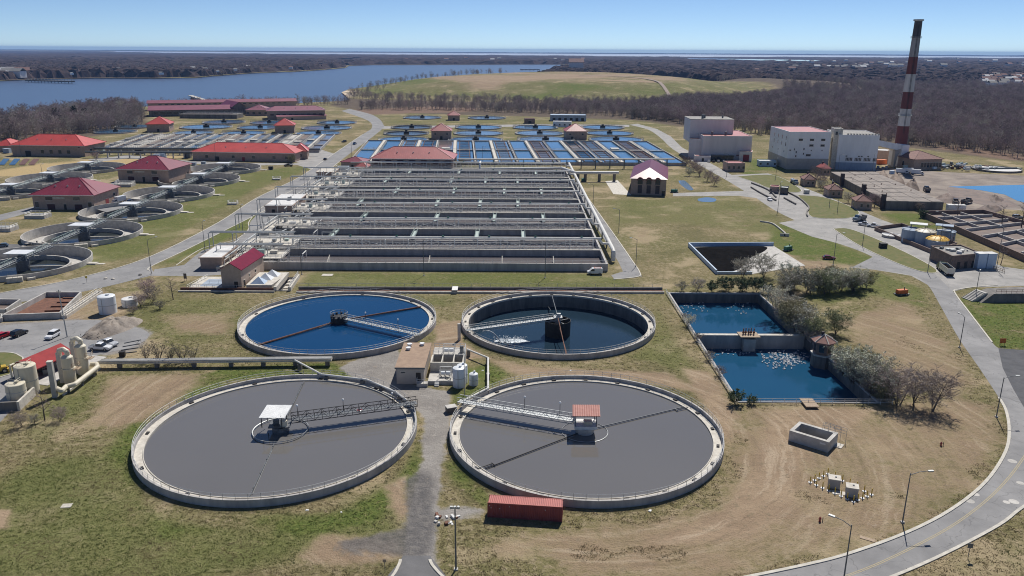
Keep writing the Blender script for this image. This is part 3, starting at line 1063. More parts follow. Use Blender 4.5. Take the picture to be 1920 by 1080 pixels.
# front left
t, a = settling_tank('front left round tank of murky grey water with white canopy on its hub', TANK_FL, .55, 'water_murky', (776, 766), True, slots=11, slot0=.35)
d, n = bridge_parts(t, a, 2.2, TANK_R + .6, 2.7, True)
for f in (3.5, 12.5, 22.5):
    lamp_small(t, tuple(d * f - n * 1.1 * (-1) + Vector((0, 0, 2.7))), 2.3)
MB().lathe([(.35, -.06), (.5, 0), (.35, .06)], 14, closed=True).build('life_ring', 'tail_red', t, loc=tuple(d * 15.5 - n * 1.1 + Vector((0, 0, 3.2))))
mb = MB().lathe([(1.6, .3), (1.6, 1.7), (1.0, 1.9), (.01, 1.9)], 20)
mb.build('hub_drive', 'galv_dark', t, smooth=True)
mb = MB().obox(0, 0, 1.9, 4.2, 3.0, .12, .1)
mb.obox(-.8, .2, 2.0, 1.2, .8, .9, .3).obox(.9, -.3, 2.0, 1.0, 1.0, .8, 0)
mb.build('hub_platform', 'galv_dark', t)
MB().tube((.9, -.5, 2.0), (.9, -.5, 3.1), .7, n=14).build('drive_motor', 'beige_frp', t, smooth=True)
for x, y in ((-2.6, -1.3), (1.4, -1.6), (1.6, 1.3), (-2.4, 1.6)):
    MB().bar((x - .6, y, 1.9), (x - .6, y, 4.6), .14).build('canopy_post', 'steel_black', t)
mb = MB()   # corrugated sheet, tilted
nx = 22
vv = []
for i in range(nx * 2 + 1):
    x = -3.4 + 5.0 * i / (nx * 2)
    zc = .05 if i % 2 else -.05
    vv += [(x, -2.2, 4.45 + zc), (x + .35, 2.2, 5.15 + zc)]
mb.add(vv, [(2 * i, 2 * i + 2, 2 * i + 3, 2 * i + 1) for i in range(nx * 2)])
mb.add([(x, y, z - .1) for x, y, z in vv], [(2 * i + 1, 2 * i + 3, 2 * i + 2, 2 * i) for i in range(nx * 2)])
mb.build('canopy', 'canopy_white', t)
ring = MB()
ring.lathe([(5.25, .75), (5.4, .85), (5.4, 1.0), (5.25, .95)], 56, closed=True)
for i in range(12):
    ring.tube(polar(i * PI / 6, 5.35, .5), polar(i * PI / 6, 5.35, .9), .05, n=4)
ring.build('feedwell_ring', 'galv', t, smooth=True)
for q in ((563, 731), (462, 945)):
    aa = ang_to(TANK_FL, q, .6)
    mb = MB()
    mb.tube(polar(aa, 5.4, .75), polar(aa, 24.4, .75), .09, n=6)
    mb.tube(polar(aa + .012, 8, .62), polar(aa + .012, 23.5, .62), .06, n=5)
    for r_ in (7, 12, 17, 22):
        mb.tube(polar(aa, r_, .4), polar(aa, r_, 1.0), .08, n=5)
    mb.build('skimmer_arm', 'galv_dark', t)
# front right
t, a = settling_tank('front right round tank of murky grey water with rust-red canopy on its hub', TANK_FR, .55, 'water_murky', (878, 764), False, slots=22, slot0=.05)
d, n = bridge_parts(t, a, 2.2, TANK_R + .6, 2.6, False)
for f in (5.5, 13.0):
    lamp_small(t, tuple(d * f - n * 1.1 + Vector((0, 0, 2.6))), 2.8)
MB().lathe([(1.7, .3), (2.1, 1.9), (.01, 1.9)], 20).build('hub_drive', 'concrete', t, smooth=True)
MB().obox(0, 0, 1.9, 4.4, 3.6, .6).build('hub_platform', 'steel_pale', t)
MB().obox(.5, -.4, 2.5, 1.6, 1.3, .7).build('drive_motor', 'beige_frp', t)
for x, y in ((-2, -1.6), (2, -1.6), (2, 1.6), (-2, 1.6)):
    MB().bar((x, y, 2.5), (x, y, 5.0), .14).build('canopy_post', 'galv_dark', t)
mb = MB()
railing(mb, [(-2.1, -1.7, 2.5), (2.1, -1.7, 2.5), (2.1, 1.7, 2.5), (-2.1, 1.7, 2.5), (-2.1, -1.7, 2.5)], 1.1, 1.4, .05)
mb.build('hub_railing', 'galv', t)
mb = MB()
vv = []
for i in range(25):
    x = -2.7 + 5.4 * i / 24
    vv += [(x, -2.2, 5.0 + (.03 if i % 2 else -.03)), (x + .3, 2.3, 5.35 + (.03 if i % 2 else -.03))]
mb.add(vv, [(2 * i, 2 * i + 2, 2 * i + 3, 2 * i + 1) for i in range(24)])
mb.add([(x, y, z - .1) for x, y, z in vv], [(2 * i + 1, 2 * i + 3, 2 * i + 2, 2 * i) for i in range(24)])
mb.build('canopy', 'canopy_rust', t)
MB().lathe([(4.5, .60), (4.6, .66), (4.5, .7)], 48, closed=True).build('feedwell_ring', 'galv', t, smooth=True)
for q, k in (((905, 882), 'steel_black'), ((1266, 768), 'galv_dark')):
    aa = ang_to(TANK_FR, q, .6)
    mb = MB().tube(polar(aa, 2.0, .8), polar(aa, 24.5, .75), .11, n=6)
    mb.tube(polar(aa - .03, 22.3, .8), polar(aa - .03, 25.2, .8), .1, n=5)
    mb.tube(polar(aa - .04, 22.4, .8), polar(aa + .01, 22.4, .8), .12, n=5)
    mb.build('skimmer_arm', k, t)
# back left: full, deep blue
t, a = settling_tank('round tank of deep blue water with black hub and narrow bridge', TANK_BL, .55, 'water_deepblue', (802, 634), False, slots=9, slot0=2.2)
d, n = bridge_parts(t, a, 1.5, TANK_R + .4, 1.9, False, 1.3)
for f in (9, 20):
    lamp_small(t, tuple(d * f + n + Vector((0, 0, 1.9))), 2.6)
mb = MB().lathe([(2.3, .3), (2.3, 2.2), (.01, 2.2)], 20)
for i in range(9):
    p = polar(i * .7, 1.9)
    mb.obox(p[0], p[1], 2.2, .5, .5, .6, i)
mb.build('hub_drive', 'steel_black', t)
mb = MB()
railing(mb, [polar(i * PI / 6, 2.4, 2.2) for i in range(13)], 1.2, 1.2, .05)
mb.build('hub_railing', 'galv', t)
for q in ((478, 650), (775, 579)):
    aa = ang_to(TANK_BL, q, .6)
    MB().tube(polar(aa, 2.0, .95), polar(aa, 24.9, .80), .24, n=6).build('skimmer_arm', 'rust', t)
mb = MB()
for q in (-1, 1):
    aa = ang_to(TANK_BL, (478, 650), .6) + q * .06
    mb.tube(polar(aa, 2.0, 1.2), polar(aa, 7.0, .8), .06, n=4)
mb.build('stay_rods', 'galv_dark', t)
# back right: water drawn down, black drum
t, a = settling_tank('round tank with water drawn down around a tall black drum', TANK_BR, -3.1, 'water_tank', (874, 622), False, deep=True, slots=24, slot0=.02)
d, n = bridge_parts(t, a, 1.0, TANK_R + .4, 1.9, False, 1.4)
dr = MB().lathe([(3.5, -3.6), (3.6, 1.2), (3.5, 1.2), (3.4, -2.6), (.01, -2.6)], 36).build('centre_drum', 'steel_black', t, smooth=True)
mb = MB().tube((0, 0, -2.6), (0, 0, 2.0), .8, n=12)
mb.obox(0, 0, 1.9, 2.4, 2.0, .3).obox(.2, .1, 2.2, 1.1, .8, .9)
for i in range(4):
    mb.bar((0, 0, .9), polar(i * PI / 2 + .5, 3.5, 1.0), .12)
mb.build('hub_drive', 'galv', t)
for q in ((1036, 560), (1062, 668)):
    aa = ang_to(TANK_BR, q, .6)
    mb = MB()
    mb.tube(polar(aa, .8, 2.0), polar(aa, 24.9, .75), .12, n=6)
    mb.tube(polar(aa + .05, 3.6, .2), polar(aa + .05, 24.9, -2.6), .08, n=6)
    mb.build('skimmer_arm', 'galv_dark' if q[1] < 600 else 'rust', t)
# the jet that fills it
p0, p1 = GV(905, 622, .6), GV(938, 640, -3.0)
j = thing('water_jet', 'white jet of water splashing into the drawn-down tank', 'water', (p0.x, p0.y, 0))
mb = MB()
prev = None
for i in range(9):
    f = i / 8
    q = Vector((f * (p1.x - p0.x), f * (p1.y - p0.y), .7 + 1.3 * f - 5.0 * f * f))
    if prev is not None:
        mb.tube(prev, q, .10 + .1 * f, .11 + .1 * f, n=7)
    prev = q
mb.build('stream', 'foam', j)
mb = MB()
q0 = Vector((p1.x - p0.x, p1.y - p0.y, -3.0))
rj = random.Random(5)
for i in range(330):
    u = rj.random()
    px_ = q0 + Vector((u * 7.0 * (1 if rj.random() < .85 else -.4) + rj.gauss(0, .6), u * 2.0 + rj.gauss(0, 1.1), abs(rj.gauss(0, .55)) * (1 - .5 * u)))
    s = rj.uniform(.04, .16) * (1.2 - .6 * u)
    mb.ball(px_, s, n=5, m=3)
o = mb.build('spray', 'foam', j)
o['kind'] = 'stuff'
vv = [(q0.x + 3.0 + (4.8 * rj.uniform(.75, 1.1)) * math.cos(b_), q0.y + .6 + (1.7 * rj.uniform(.7, 1.15)) * math.sin(b_), -3.06) for b_ in np.linspace(0, 2 * PI, 30)[:-1]]
MB().add(vv, [tuple(range(29))]).build('foam_patch', 'foam', j)

# ---------------------------------------------------------------- empty clarifiers on the left
BR_A = math.atan2(*(np.array(G(197, 421, 2.4)) - np.array(G(110, 460, 2.4)))[::-1])


def clarifier_proto(label):
    t = thing('clarifier', label, 'tank', (*CLAR[1], 0), group='empty round clarifiers among the lawns')
    Rr = CLAR_R
    MB().lathe([(Rr, -.5), (Rr, 1.9), (Rr - .35, 1.9), (Rr - .35, -1.9), (14.8, -2.1)], 72).build('outer_wall', 'concrete', t, smooth=True)
    MB().lathe([(15.0, -2.2), (15.0, -.2), (14.4, -.2), (14.4, -2.4), (3.0, -2.9), (.01, -2.9)], 60).build('inner_ring', 'concrete', t, smooth=True)
    MB().lathe([(14.3, -1.75), (.01, -1.75)], 60).build('sludge_pool', 'water_dark', t)
    d = Vector((math.cos(BR_A), math.sin(BR_A), 0))
    n = Vector((-d.y, d.x, 0)) * 1.05
    mb = MB()
    q = [d * -21.6 + n, d * 19 + n, d * 19 - n, d * -21.6 - n]
    mb.prism([(v.x, v.y) for v in q], 2.0, 2.25)
    mb.build('walkway_deck', 'galv_dark', t)
    for s in (-1, 1):
        mb = MB()
        truss(mb, d * -21.6 + n * s + Vector((0, 0, 2.25)), d * 19 + n * s + Vector((0, 0, 2.25)), 1.2, 2.4, .14)
        mb.tube(d * -21 + n * s * .55 + Vector((0, 0, 2.6)), d * 18 + n * s * .55 + Vector((0, 0, 2.6)), .22, n=7)
        mb.build('lattice_girder', 'pale_green' if s > 0 else 'galv', t)
    MB().tube((0, 0, -2.6), (0, 0, 2.0), 2.2, n=18).tube((0, 0, 2.2), (0, 0, 3.3), 1.3, n=14).build('hub_drive', 'galv_dark', t, smooth=True)
    for x, y in ((-3, -2.4), (3, -2.4), (3, 2.4), (-3, 2.4)):
        MB().bar((x, y, 2.2), (x, y, 4.6), .16).build('canopy_post', 'galv', t)
    MB().obox(-.4, 0, 4.6, 8.0, 6.0, .2).build('canopy', 'tank_white', t)
    mb = MB()
    aa = .12
    mb.obox(8.2, .9, -1.3, 13, .5, .9, aa)
    mb.build('scraper_beam', 'concrete_light', t)
    pset('weir_bracket', 'galv_dark', (MB().obox(0, 0, 0, .4, .4, .9), [(polar(1.2 + k * .56, 17.2, -1.95), 0) for k in range(10)]), t)
    mb = MB()
    mb.obox(10, -21.2, 0, 4.5, 1.4, 1.6, .45)
    mb.obox(13.6, -18.2, 0, 2.4, 1.2, .8, .8)
    railing(mb, [(8.5, -22.5, 1.6), (12.5, -20.7, 1.6)], 1.0, 1.2, .05)
    mb.build('access_steps', 'concrete_light', t)
    mb = MB().obox(23.4, 2.0, 0, 3.2, 2.2, .5).obox(26.0, 2.2, 0, 3.0, 1.6, .12)
    mb.build('valve_pad', 'concrete_light', t)
    return t


names = ['empty clarifier at the left edge beside the left road, nearest of its row', 'empty clarifier second nearest of its row beside the left road',
         'empty clarifier right beside the white box truck and maroon-roofed brick building', 'empty clarifier fourth of its row counted from the left edge of the photo',
         'empty clarifier fifth of its row, beside the farther maroon-roofed building', 'farthest empty clarifier of its row, before the long red-roofed building']
proto = clarifier_proto(names[1])
for i, c in enumerate(CLAR):
    if i != 1:
        copy_tree(proto, (*c, 0), 0, names[i])
for c, lb in zip(CLAR_L, ['empty clarifier cut by the left edge, behind the nearer maroon-roofed building', 'empty clarifier mostly behind the nearer maroon roof, middle of the far-left row',
                          'empty clarifier left of the farther maroon-roofed building']):
    copy_tree(proto, (*c, 0), .0, lb)
# ---------------------------------------------------------------- distant round pools
def pool_proto(kind):
    wm = dict(blue='water_pool', pale='water_pool_pale', dark='water_dark')[kind]
    t = thing('round_pool', 'pool', 'tank', (0, 0, 0), group='distant round pools')
    MB().lathe([(22, -.2), (22, 1.1), (21.5, 1.1), (21.5, .5)], 56).build('outer_wall', 'concrete', t, smooth=True)
    MB().lathe([(21.5, .55), (20.4, .55), (20.4, .75), (20.1, .75), (20.1, .2)], 56).build('launder_shelf', 'concrete_wall', t, smooth=True)
    MB().disc((0, 0), 20.2, .6 if kind != 'dark' else .2, 56).build('water', wm, t)
    mb = MB()
    railing(mb, [polar(2 * PI * i / 40, 21.8, 1.1) for i in range(41)], 1.1, 3.6, .06)
    mb.build('railing', 'galv_dark', t)
    mb = MB()
    for s in (-.7, .7):
        truss(mb, (-21.5, s, 1.6), (2, s, 1.6), 1.2, 3.0, .14)
    mb.box(-21.5, 2, -.6, .6, 1.55, 1.7)
    mb.build('bridge', 'galv_dark', t)
    MB().tube((0, 0, .2), (0, 0, 2.2), 2.6, n=16).tube((0, 0, 2.2), (0, 0, 3.6), 1.2, n=10).build('hub_drive', 'steel_black', t)
    return t


POOLS = [((792, 221.5), 'pale', 35, 'far pale round pool left of the small rose-roofed hut'), ((913, 222), 'pale', 35, 'far pale round pool right of the small rose-roofed hut'),
         ((772, 239.5), 'dark', 38, 'drained dark round pool, farther of two left of the near rose-roofed cube'), ((897, 240), 'blue', 43, 'blue round pool, farthest of three in the second column from left road'),
         ((1004, 240), 'blue', 42, 'blue round pool, farthest of three left of the right rose-roofed cube'), ((1130, 240), 'blue', 40, 'blue round pool, farthest of three right of the right rose-roofed cube'),
         ((762, 251), 'dark', 42, 'drained dark round pool, nearer of two left of the near rose-roofed cube'), ((897, 251), 'pale', 46, 'round pool, middle of three in the second column from left road'),
         ((1012, 251), 'pale', 46, 'round pool, middle of three left of the right rose-roofed cube'), ((1143, 251), 'blue', 44, 'round pool, middle of three right of the right rose-roofed cube'),
         ((757, 263), 'blue', 47, 'blue round pool behind the long rose-roofed building'), ((892, 263.5), 'blue', 51, 'blue round pool touching the rectangular basins, right of the rose-roofed cube'),
         ((1023, 263), 'pale', 53, 'pale round pool touching the rectangular basins, third from left'), ((1155, 263), 'blue', 51, 'blue round pool touching the rectangular basins, rightmost'),
         ((420, 230), 'blue', 38, 'blue round pool nearest the long purple-roofed hall, middle of the left field'), ((387, 239), 'blue', 46, 'blue round pool right of the red-roofed square house in the left field'),
         ((488, 240), 'blue', 40, 'blue round pool left of the second red-roofed square house'), ((505, 231), 'blue', 34, 'blue round pool before the purple hall wing in the left field'),
         ((632, 231), 'blue', 36, 'blue round pool beside the left road, farther one'), ((613, 241), 'blue', 46, 'blue round pool beside the left road, nearer one'),
         ((363, 250), 'pale', 36, 'round pool behind the rectangular basins of the left field, left of centre'), ((457, 251), 'blue', 40, 'round pool behind the rectangular basins, centre of the left field'),
         ((597, 251), 'blue', 42, 'round pool behind the rectangular basins, right end of the left field'), ((253, 238.5), 'blue', 34, 'round pool left of the red-roofed square house, farther one'),
         ((217, 248), 'blue', 37, 'round pool left of the red-roofed square house, nearer one')]
protos = {}
for (p, k, hw, lb) in POOLS:
    x, y = G(*p)
    s = (hw / FOC) * math.hypot(y, CAM_H) * 1.0 / 22.0
    rz = rnd.choice((0, .4, -.5, PI, 2.6))
    if k not in protos:
        protos[k] = pool_proto(k)
        o = protos[k]
        o.location, o.rotation_euler, o['label'] = (x, y, 0), (0, 0, rz), lb
    else:
        o = copy_tree(protos[k], (x, y, 0), rz, lb)
    o.scale = (s, s, 1)

# ================================================================ BUILDINGS
_CACHE = {}


def piece(name, m, parent, loc, size, rz=0.0):
    """a box part; alike pieces share their mesh"""
    key = (name, m, tuple(round(s, 3) for s in size))
    if key not in _CACHE:
        sx, sy, sz = size
        _CACHE[key] = MB().box(-sx / 2, sx / 2, -sy / 2, sy / 2, 0, sz).mesh(name, m)
    o = bpy.data.objects.new(name, _CACHE[key])
    C.objects.link(o)
    o.parent = parent
    KIDS.setdefault(parent.name, []).append(o)
    o.location = loc
    o.rotation_euler = (0, 0, rz)
    return o


def opening(kind, parent, face, W, D, pos, z, w, h, m='glass_dark', frame='concrete_light', trim=True):
    """window or door on a face: 'f' front (y=0), 'r' right (x=W), 'l' left (x=0); pos along the face"""
    if face == 'f':
        loc, rz = (pos, 0, z), 0.0
    elif face == 'r':
        loc, rz = (W, pos, z), PI / 2
    else:
        loc, rz = (0, pos, z), PI / 2
    o = piece(kind, m, parent, loc, (w, .12, h), rz)
    if trim:
        piece('frame', frame, o, (0, 0, h), (w + .3, .2, .18))
        if kind == 'window':
            piece('sill', frame, o, (0, 0, -.16), (w + .3, .24, .15))
    return o


def frame_of(nl, nr, z=0.0):
    a, b = np.array(G(*nl, z)), np.array(G(*nr, z))
    return (a[0], a[1], 0.0), math.atan2(b[1] - a[1], b[0] - a[0]), float(np.linalg.norm(b - a))


def roof_mesh(kind, W, D, h, rise, o=.7, ridge=None, th=.22):
    mb = MB()
    x0, x1, y0, y1 = -o, W + o, -o, D + o
    zt = h + rise
    if kind == 'hip':
        if W >= D:
            k = min((D / 2 + o) * (ridge if ridge is not None else 1.0), (x1 - x0) / 2 - .01)
            A, B = (x0 + k, (y0 + y1) / 2, zt), (x1 - k, (y0 + y1) / 2, zt)
            v = [(x0, y0, h), (x1, y0, h), (x1, y1, h), (x0, y1, h), A, B]
            f = [(0, 1, 5, 4), (1, 2, 5), (2, 3, 4, 5), (3, 0, 4)]
        else:
            k = min((W / 2 + o) * (ridge if ridge is not None else 1.0), (y1 - y0) / 2 - .01)
            A, B = ((x0 + x1) / 2, y0 + k, zt), ((x0 + x1) / 2, y1 - k, zt)
            v = [(x0, y0, h), (x1, y0, h), (x1, y1, h), (x0, y1, h), A, B]
            f = [(0, 1, 4), (1, 2, 5, 4), (2, 3, 5), (3, 0, 4, 5)]
        mb.add(v, f)
        mb.box(x0, x1, y0, y1, h - th, h - .004)
    elif kind == 'gable_front':       # ridge runs away from the front
        xm = (x0 + x1) / 2
        for s0, s1 in ((x0, xm), (x1, xm)):
            mb.add([(s0, y0, h), (s1, y0, zt), (s1, y1, zt), (s0, y1, h), (s0, y0, h - th), (s1, y0, zt - th), (s1, y1, zt - th), (s0, y1, h - th)],
                   [(0, 1, 2, 3), (7, 6, 5, 4), (0, 4, 5, 1), (2, 6, 7, 3), (0, 3, 7, 4), (1, 5, 6, 2)])
    elif kind == 'gable_side':
        ym = (y0 + y1) / 2
        for s0, s1 in ((y0, ym), (y1, ym)):
            mb.add([(x0, s0, h), (x1, s0, h), (x1, s1, zt), (x0, s1, zt), (x0, s0, h - th), (x1, s0, h - th), (x1, s1, zt - th), (x0, s1, zt - th)],
                   [(0, 1, 2, 3), (7, 6, 5, 4), (0, 4, 5, 1), (2, 6, 7, 3), (0, 3, 7, 4), (1, 5, 6, 2)])
    elif kind == 'flat':
        mb.box(x0, x1, y0, y1, h, h + rise)
    elif kind == 'shed':
        mb.add([(x0, y0, h), (x1, y0, h), (x1, y1, zt), (x0, y1, zt), (x0, y0, h - th), (x1, y0, h - th), (x1, y1, zt - th), (x0, y1, zt - th)],
               [(0, 1, 2, 3), (7, 6, 5, 4), (0, 4, 5, 1), (1, 5, 6, 2), (2, 6, 7, 3), (0, 3, 7, 4)])
    return mb


def wall_mesh(W, D, h, kind, rise):
    mb = MB()
    if kind == 'gable_front':
        for y in (0.0, D):
            mb.add([(0, y, 0), (W, y, 0), (W, y, h), (W / 2, y, h + rise - .2), (0, y, h)], [(0, 1, 2, 3, 4) if y == 0 else (4, 3, 2, 1, 0)])
        mb.add([(0, 0, 0), (0, D, 0), (0, D, h), (0, 0, h), (W, 0, 0), (W, D, 0), (W, D, h), (W, 0, h)], [(1, 0, 3, 2), (4, 5, 6, 7)])
    else:
        mb.box(0, W, 0, D, -.2, h - .03)
    return mb


def building(name, label, nl, nr, D, h, rise, roof='hip', rm='roof_red', wm='brick_tan', cat='building', over=.7, ridge=None, opens=(), dz=0.0, group=None, base=None, rot=None):
    loc, rz, W = frame_of(nl, nr)
    if rot is not None:
        rz = rot
    t = thing(name, label, cat, loc, rz, group)
    wall_mesh(W, D, h, roof, rise).build('wall', wm, t)
    r = roof_mesh(roof, W, D, h, rise, over, ridge).build('roof', rm, t)
    if roof == 'hip' and W > 6:
        mb = MB()
        if W >= D:
            k = min((D / 2 + over) * (ridge if ridge is not None else 1.0), W / 2 + over - .01)
            mb.bar((-over + k, D / 2, h + rise), (W + over - k, D / 2, h + rise), .35)
            ends = [(-over + k, D / 2), (W + over - k, D / 2)]
            cs = [((-over, -over), 0), ((-over, D + over), 0), ((W + over, -over), 1), ((W + over, D + over), 1)]
        else:
            k = min((W / 2 + over) * (ridge if ridge is not None else 1.0), D / 2 + over - .01)
            mb.bar((W / 2, -over + k, h + rise), (W / 2, D + over - k, h + rise), .35)
            ends = [(W / 2, -over + k), (W / 2, D + over - k)]
            cs = [((-over, -over), 0), ((W + over, -over), 0), ((-over, D + over), 1), ((W + over, D + over), 1)]
        for (c_, e) in cs:
            mb.bar((*c_, h), (*ends[e], h + rise), .3)
        mb.build('ridge_cap', rm, r)
        if W >= D and ridge in (None, 1.0):
            mb, nn = MB(), int((W + 2 * over) / 1.3)
            for i in range(1, nn):
                x = -over + (W + 2 * over) * i / nn
                run = min(D / 2 + over, x + over, W + over - x)
                mb.bar((x, -over, h + .02), (x, -over + run, h + rise * run / (D / 2 + over) + .02), .14)
            tag(mb.build('standing_seams', rm, r), kind='stuff')
    if roof == 'hip' and W > 22 and h > 4.5:
        for f in (.3, .5, .7):
            k = .45 * D / 2
            MB().tube((W * f, k, h + rise * .45 - .2), (W * f, k, h + rise * .45 + .9), .35, n=8).build('roof_vent', 'galv', t)
        MB().box(-over - .12, W + over + .12, -over - .14, -over - .003, h - .26, h - .02).build('gutter', 'steel_pale', t)
    if base:
        MB().box(-.08, W + .08, -.08, D + .08, -.2, base[0]).build('plinth', base[1], t)
    for op in opens:
        kind, face, pos, z, w, hh = op[:6]
        mm = op[6] if len(op) > 6 else ('glass_dark' if kind == 'window' else 'door_dark')
        L_ = W if face == 'f' else D
        opening(kind, t, face, W, D, pos * L_, z, w, hh, mm, frame=op[7] if len(op) > 7 else 'concrete_light')
    return t, W


def row(kind, face, n, z, w, h, m='glass_dark', a=.08, b=.92):
    return [(kind, face, a + (b - a) * i / max(1, n - 1), z, w, h, m) for i in range(n)]


# ---- left brick houses with metal roofs
t, W = building('brick_house', 'tan brick building with wide maroon hip roof, nearest on the left lawn', (64, 392.5), (178, 393.5), 24, 7.0, 6.2, 'hip', 'roof_maroon', over=1.0,
                opens=[('window', 'f', .27, 4.4, 3.2, 1.6), ('door', 'f', .29, 0, 3.6, 2.6, 'window_red'), ('window', 'f', .72, 4.4, 3.2, 1.6), ('door', 'f', .74, 0, 3.6, 2.6, 'window_red'), ('door', 'f', .52, .0, 1.2, 2.6),
                       ('window', 'f', .06, 1.0, 1.6, 2.6), ('window', 'f', .93, 1.0, 1.6, 2.6), ('door', 'r', .5, 0, 3.0, 3.2, 'door_red'), ('window', 'r', .8, 3.5, 1.6, 1.2)])
MB().box(W * .34, W * .53, -.16, -.06, 5.2, 5.9).build('name_board', 'concrete_light', t)
MB().add([(W * .62, 12, 13.25), (W + 1.0, 4, 7.05), (W + 1, 25, 7.05), (W * .62, 12, 13.26), (W * .52, -1.0, 7.02)], [(0, 4, 1), (0, 1, 2)]).build('roof_valley', 'roof_maroon', t)
t, W = building('brick_house', 'tan brick building with maroon hip roof, farther on the left lawn', (223, 340), (318, 342), 26, 7.2, 6.0, 'hip', 'roof_maroon', over=1.0,
                opens=[('window', 'f', .24, 4.6, 3.2, 1.6), ('door', 'f', .25, .6, 3.6, 2.4, 'window_red'), ('window', 'f', .72, 4.6, 3.2, 1.6), ('door', 'f', .73, .6, 3.6, 2.4, 'window_red'), ('door', 'f', .5, 0, 1.4, 3), ('door', 'r', .85, 0, 1.4, 3)])
MB().box(W * .34, W * .53, -.16, -.06, 5.4, 6.1).build('name_board', 'concrete_light', t)
t, W = building('brick_hall', 'long tan brick hall with bright red hip roof at the left edge', (24, 292), (160, 294), 26, 7.6, 6.4, 'hip', 'roof_red', over=1.0,
                opens=[('door', 'f', .22, 0, 4.0, 3.8)] + [('window', 'f', f, 1.8, 2.2, 2.6) for f in (.42, .54, .66, .78)] + [('window', 'r', .3, 2, 2, 2.6), ('window', 'r', .7, 2, 2, 2.6), ('window', 'f', .93, 6.0, 1.2, .8, 'window_red')])
building('brick_annex', 'low red-roofed wing at the left end of the long hall', (-10, 285), (24, 285), 18, 4.6, 4.0, 'hip', 'roof_red', over=.8, opens=[('door', 'f', .5, 0, 2, 2.6)])
t, W = building('brick_hall', 'long low tan brick hall with bright red roof left of the road', (362, 300.5), (553, 304), 25, 6.0, 5.0, 'hip', 'roof_red', over=.9, ridge=1.0,
                opens=[('window', 'f', f, 1.8, 2.0, 2.0) for f in (.14, .4, .6, .8, .92)] + [('door', 'f', .5, 0, 2.0, 2.8, 'door_red'), ('door', 'f', .24, 0, 3, 3)] + [('window', 'r', .5, 2, 2, 2)])
building('brick_annex', 'red-roofed square annex at the right end of the long low hall', (552, 299), (577, 298.5), 16, 5.6, 4.4, 'hip', 'roof_red', over=.8, opens=[('door', 'f', .5, 0, 1.6, 2.6)])
t, W = building('brick_hall', 'tan brick hall with long rose roof behind the aeration basin', (698, 321.5), (849, 323), 24, 8.2, 6.0, 'hip', 'roof_rose', over=.9,
                opens=row('window', 'f', 7, 4.8, 3.8, 2.6, 'window_red', .06, .94) + [('window', 'r', .4, 4.8, 2.5, 2)])
MB().tube((W * .02, 3, 6), (W * .02, 3, 15), .12, n=5).build('vent_mast', 'galv', t)
building('brick_annex', 'low flat-ended maroon-roofed wing left of the rose hall', (640, 315), (682, 316), 14, 4.0, 2.6, 'hip', 'roof_maroon', over=.6, opens=[('door', 'f', .5, 0, 1.4, 2.4)])
building('gate_house', 'little square hut with pointed rose roof before the rose hall', (667, 321), (689, 321.5), 8, 2.8, 2.8, 'hip', 'roof_rose', over=.6, opens=[('door', 'f', .5, 0, 1.2, 2.2)])
building('brick_cube', 'rose-roofed brick cube among the pools, left of the pair', (809, 262), (846, 262), 17, 7.4, 5.6, 'hip', 'roof_rose', over=.8, opens=[('door', 'f', .5, 0, 2, 3), ('window', 'f', .2, 4, 1.5, 1.5), ('window', 'f', .8, 4, 1.5, 1.5)])
building('brick_cube', 'rose-roofed brick cube among the pools, right of the pair', (1061, 262.5), (1100, 262.5), 17, 7.4, 5.8, 'hip', 'roof_rose', over=.8, opens=[('door', 'f', .3, 0, 2, 3), ('window', 'f', .2, 4, 1.5, 1.5), ('window', 'f', .8, 4, 1.5, 1.5)])
building('brick_hut', 'far small brick hut with pointed rose roof between two pale pools', (840, 226), (862, 226), 12, 5.5, 4.2, 'hip', 'roof_rose', over=.7, opens=[('door', 'f', .5, 0, 2, 3)])
building('brick_cube', 'square brick house with pointed red roof in the left pool field', (276, 248), (318, 247.5), 20, 7.2, 6.0, 'hip', 'roof_red', over=.9, opens=[('window', 'r', .25, 3, 1.5, 2), ('window', 'r', .5, 3, 1.5, 2), ('window', 'r', .75, 3, 1.5, 2), ('door', 'f', .5, 0, 2, 3)])
building('brick_cube', 'square brick house with pointed red roof beside the left road pools', (516, 250), (552, 249.5), 18, 7.0, 5.6, 'hip', 'roof_red', over=.9, opens=[('window', 'r', .3, 3, 1.5, 2), ('window', 'r', .7, 3, 1.5, 2), ('door', 'f', .5, 0, 2, 3)])
# ---- the long purple-roofed halls by the river
building('process_hall', 'very long purple-roofed hall by the river, left range', (280, 219), (440, 216), 30, 7, 4.0, 'gable_side', 'roof_purple', 'concrete_dark', over=1.2, opens=row('window', 'f', 12, 2, 5, 3))
building('process_hall', 'raised clerestory range of the purple-roofed hall by the river', (278, 208), (556, 203), 18, 9, 3.0, 'gable_side', 'roof_purple', 'brick_tan_light', over=1.0, opens=row('window', 'f', 22, 6.5, 3.6, 1.2, 'glass_dark'))
building('process_hall', 'dark maroon gabled cross-wing of the purple hall', (437, 216), (462, 215), 46, 9, 5.5, 'gable_front', 'roof_darkmaroon', 'concrete_dark', over=1.0, opens=[('door', 'f', .5, 0, 4, 4)])
building('process_hall', 'purple-roofed linking wing right of the dark cross-wing', (462, 217), (502, 217), 26, 6.5, 5, 'hip', 'roof_purple', 'brick_tan', over=.9, opens=row('window', 'f', 4, 2, 3, 2))
building('process_hall', 'purple-roofed hall nearest the left road, by the river', (502, 225), (610, 223), 30, 9.5, 4.0, 'hip', 'roof_purple', 'brick_tan', over=1.0, ridge=.6, opens=row('window', 'f', 9, 4.5, 3.6, 1.6, 'window_red'))
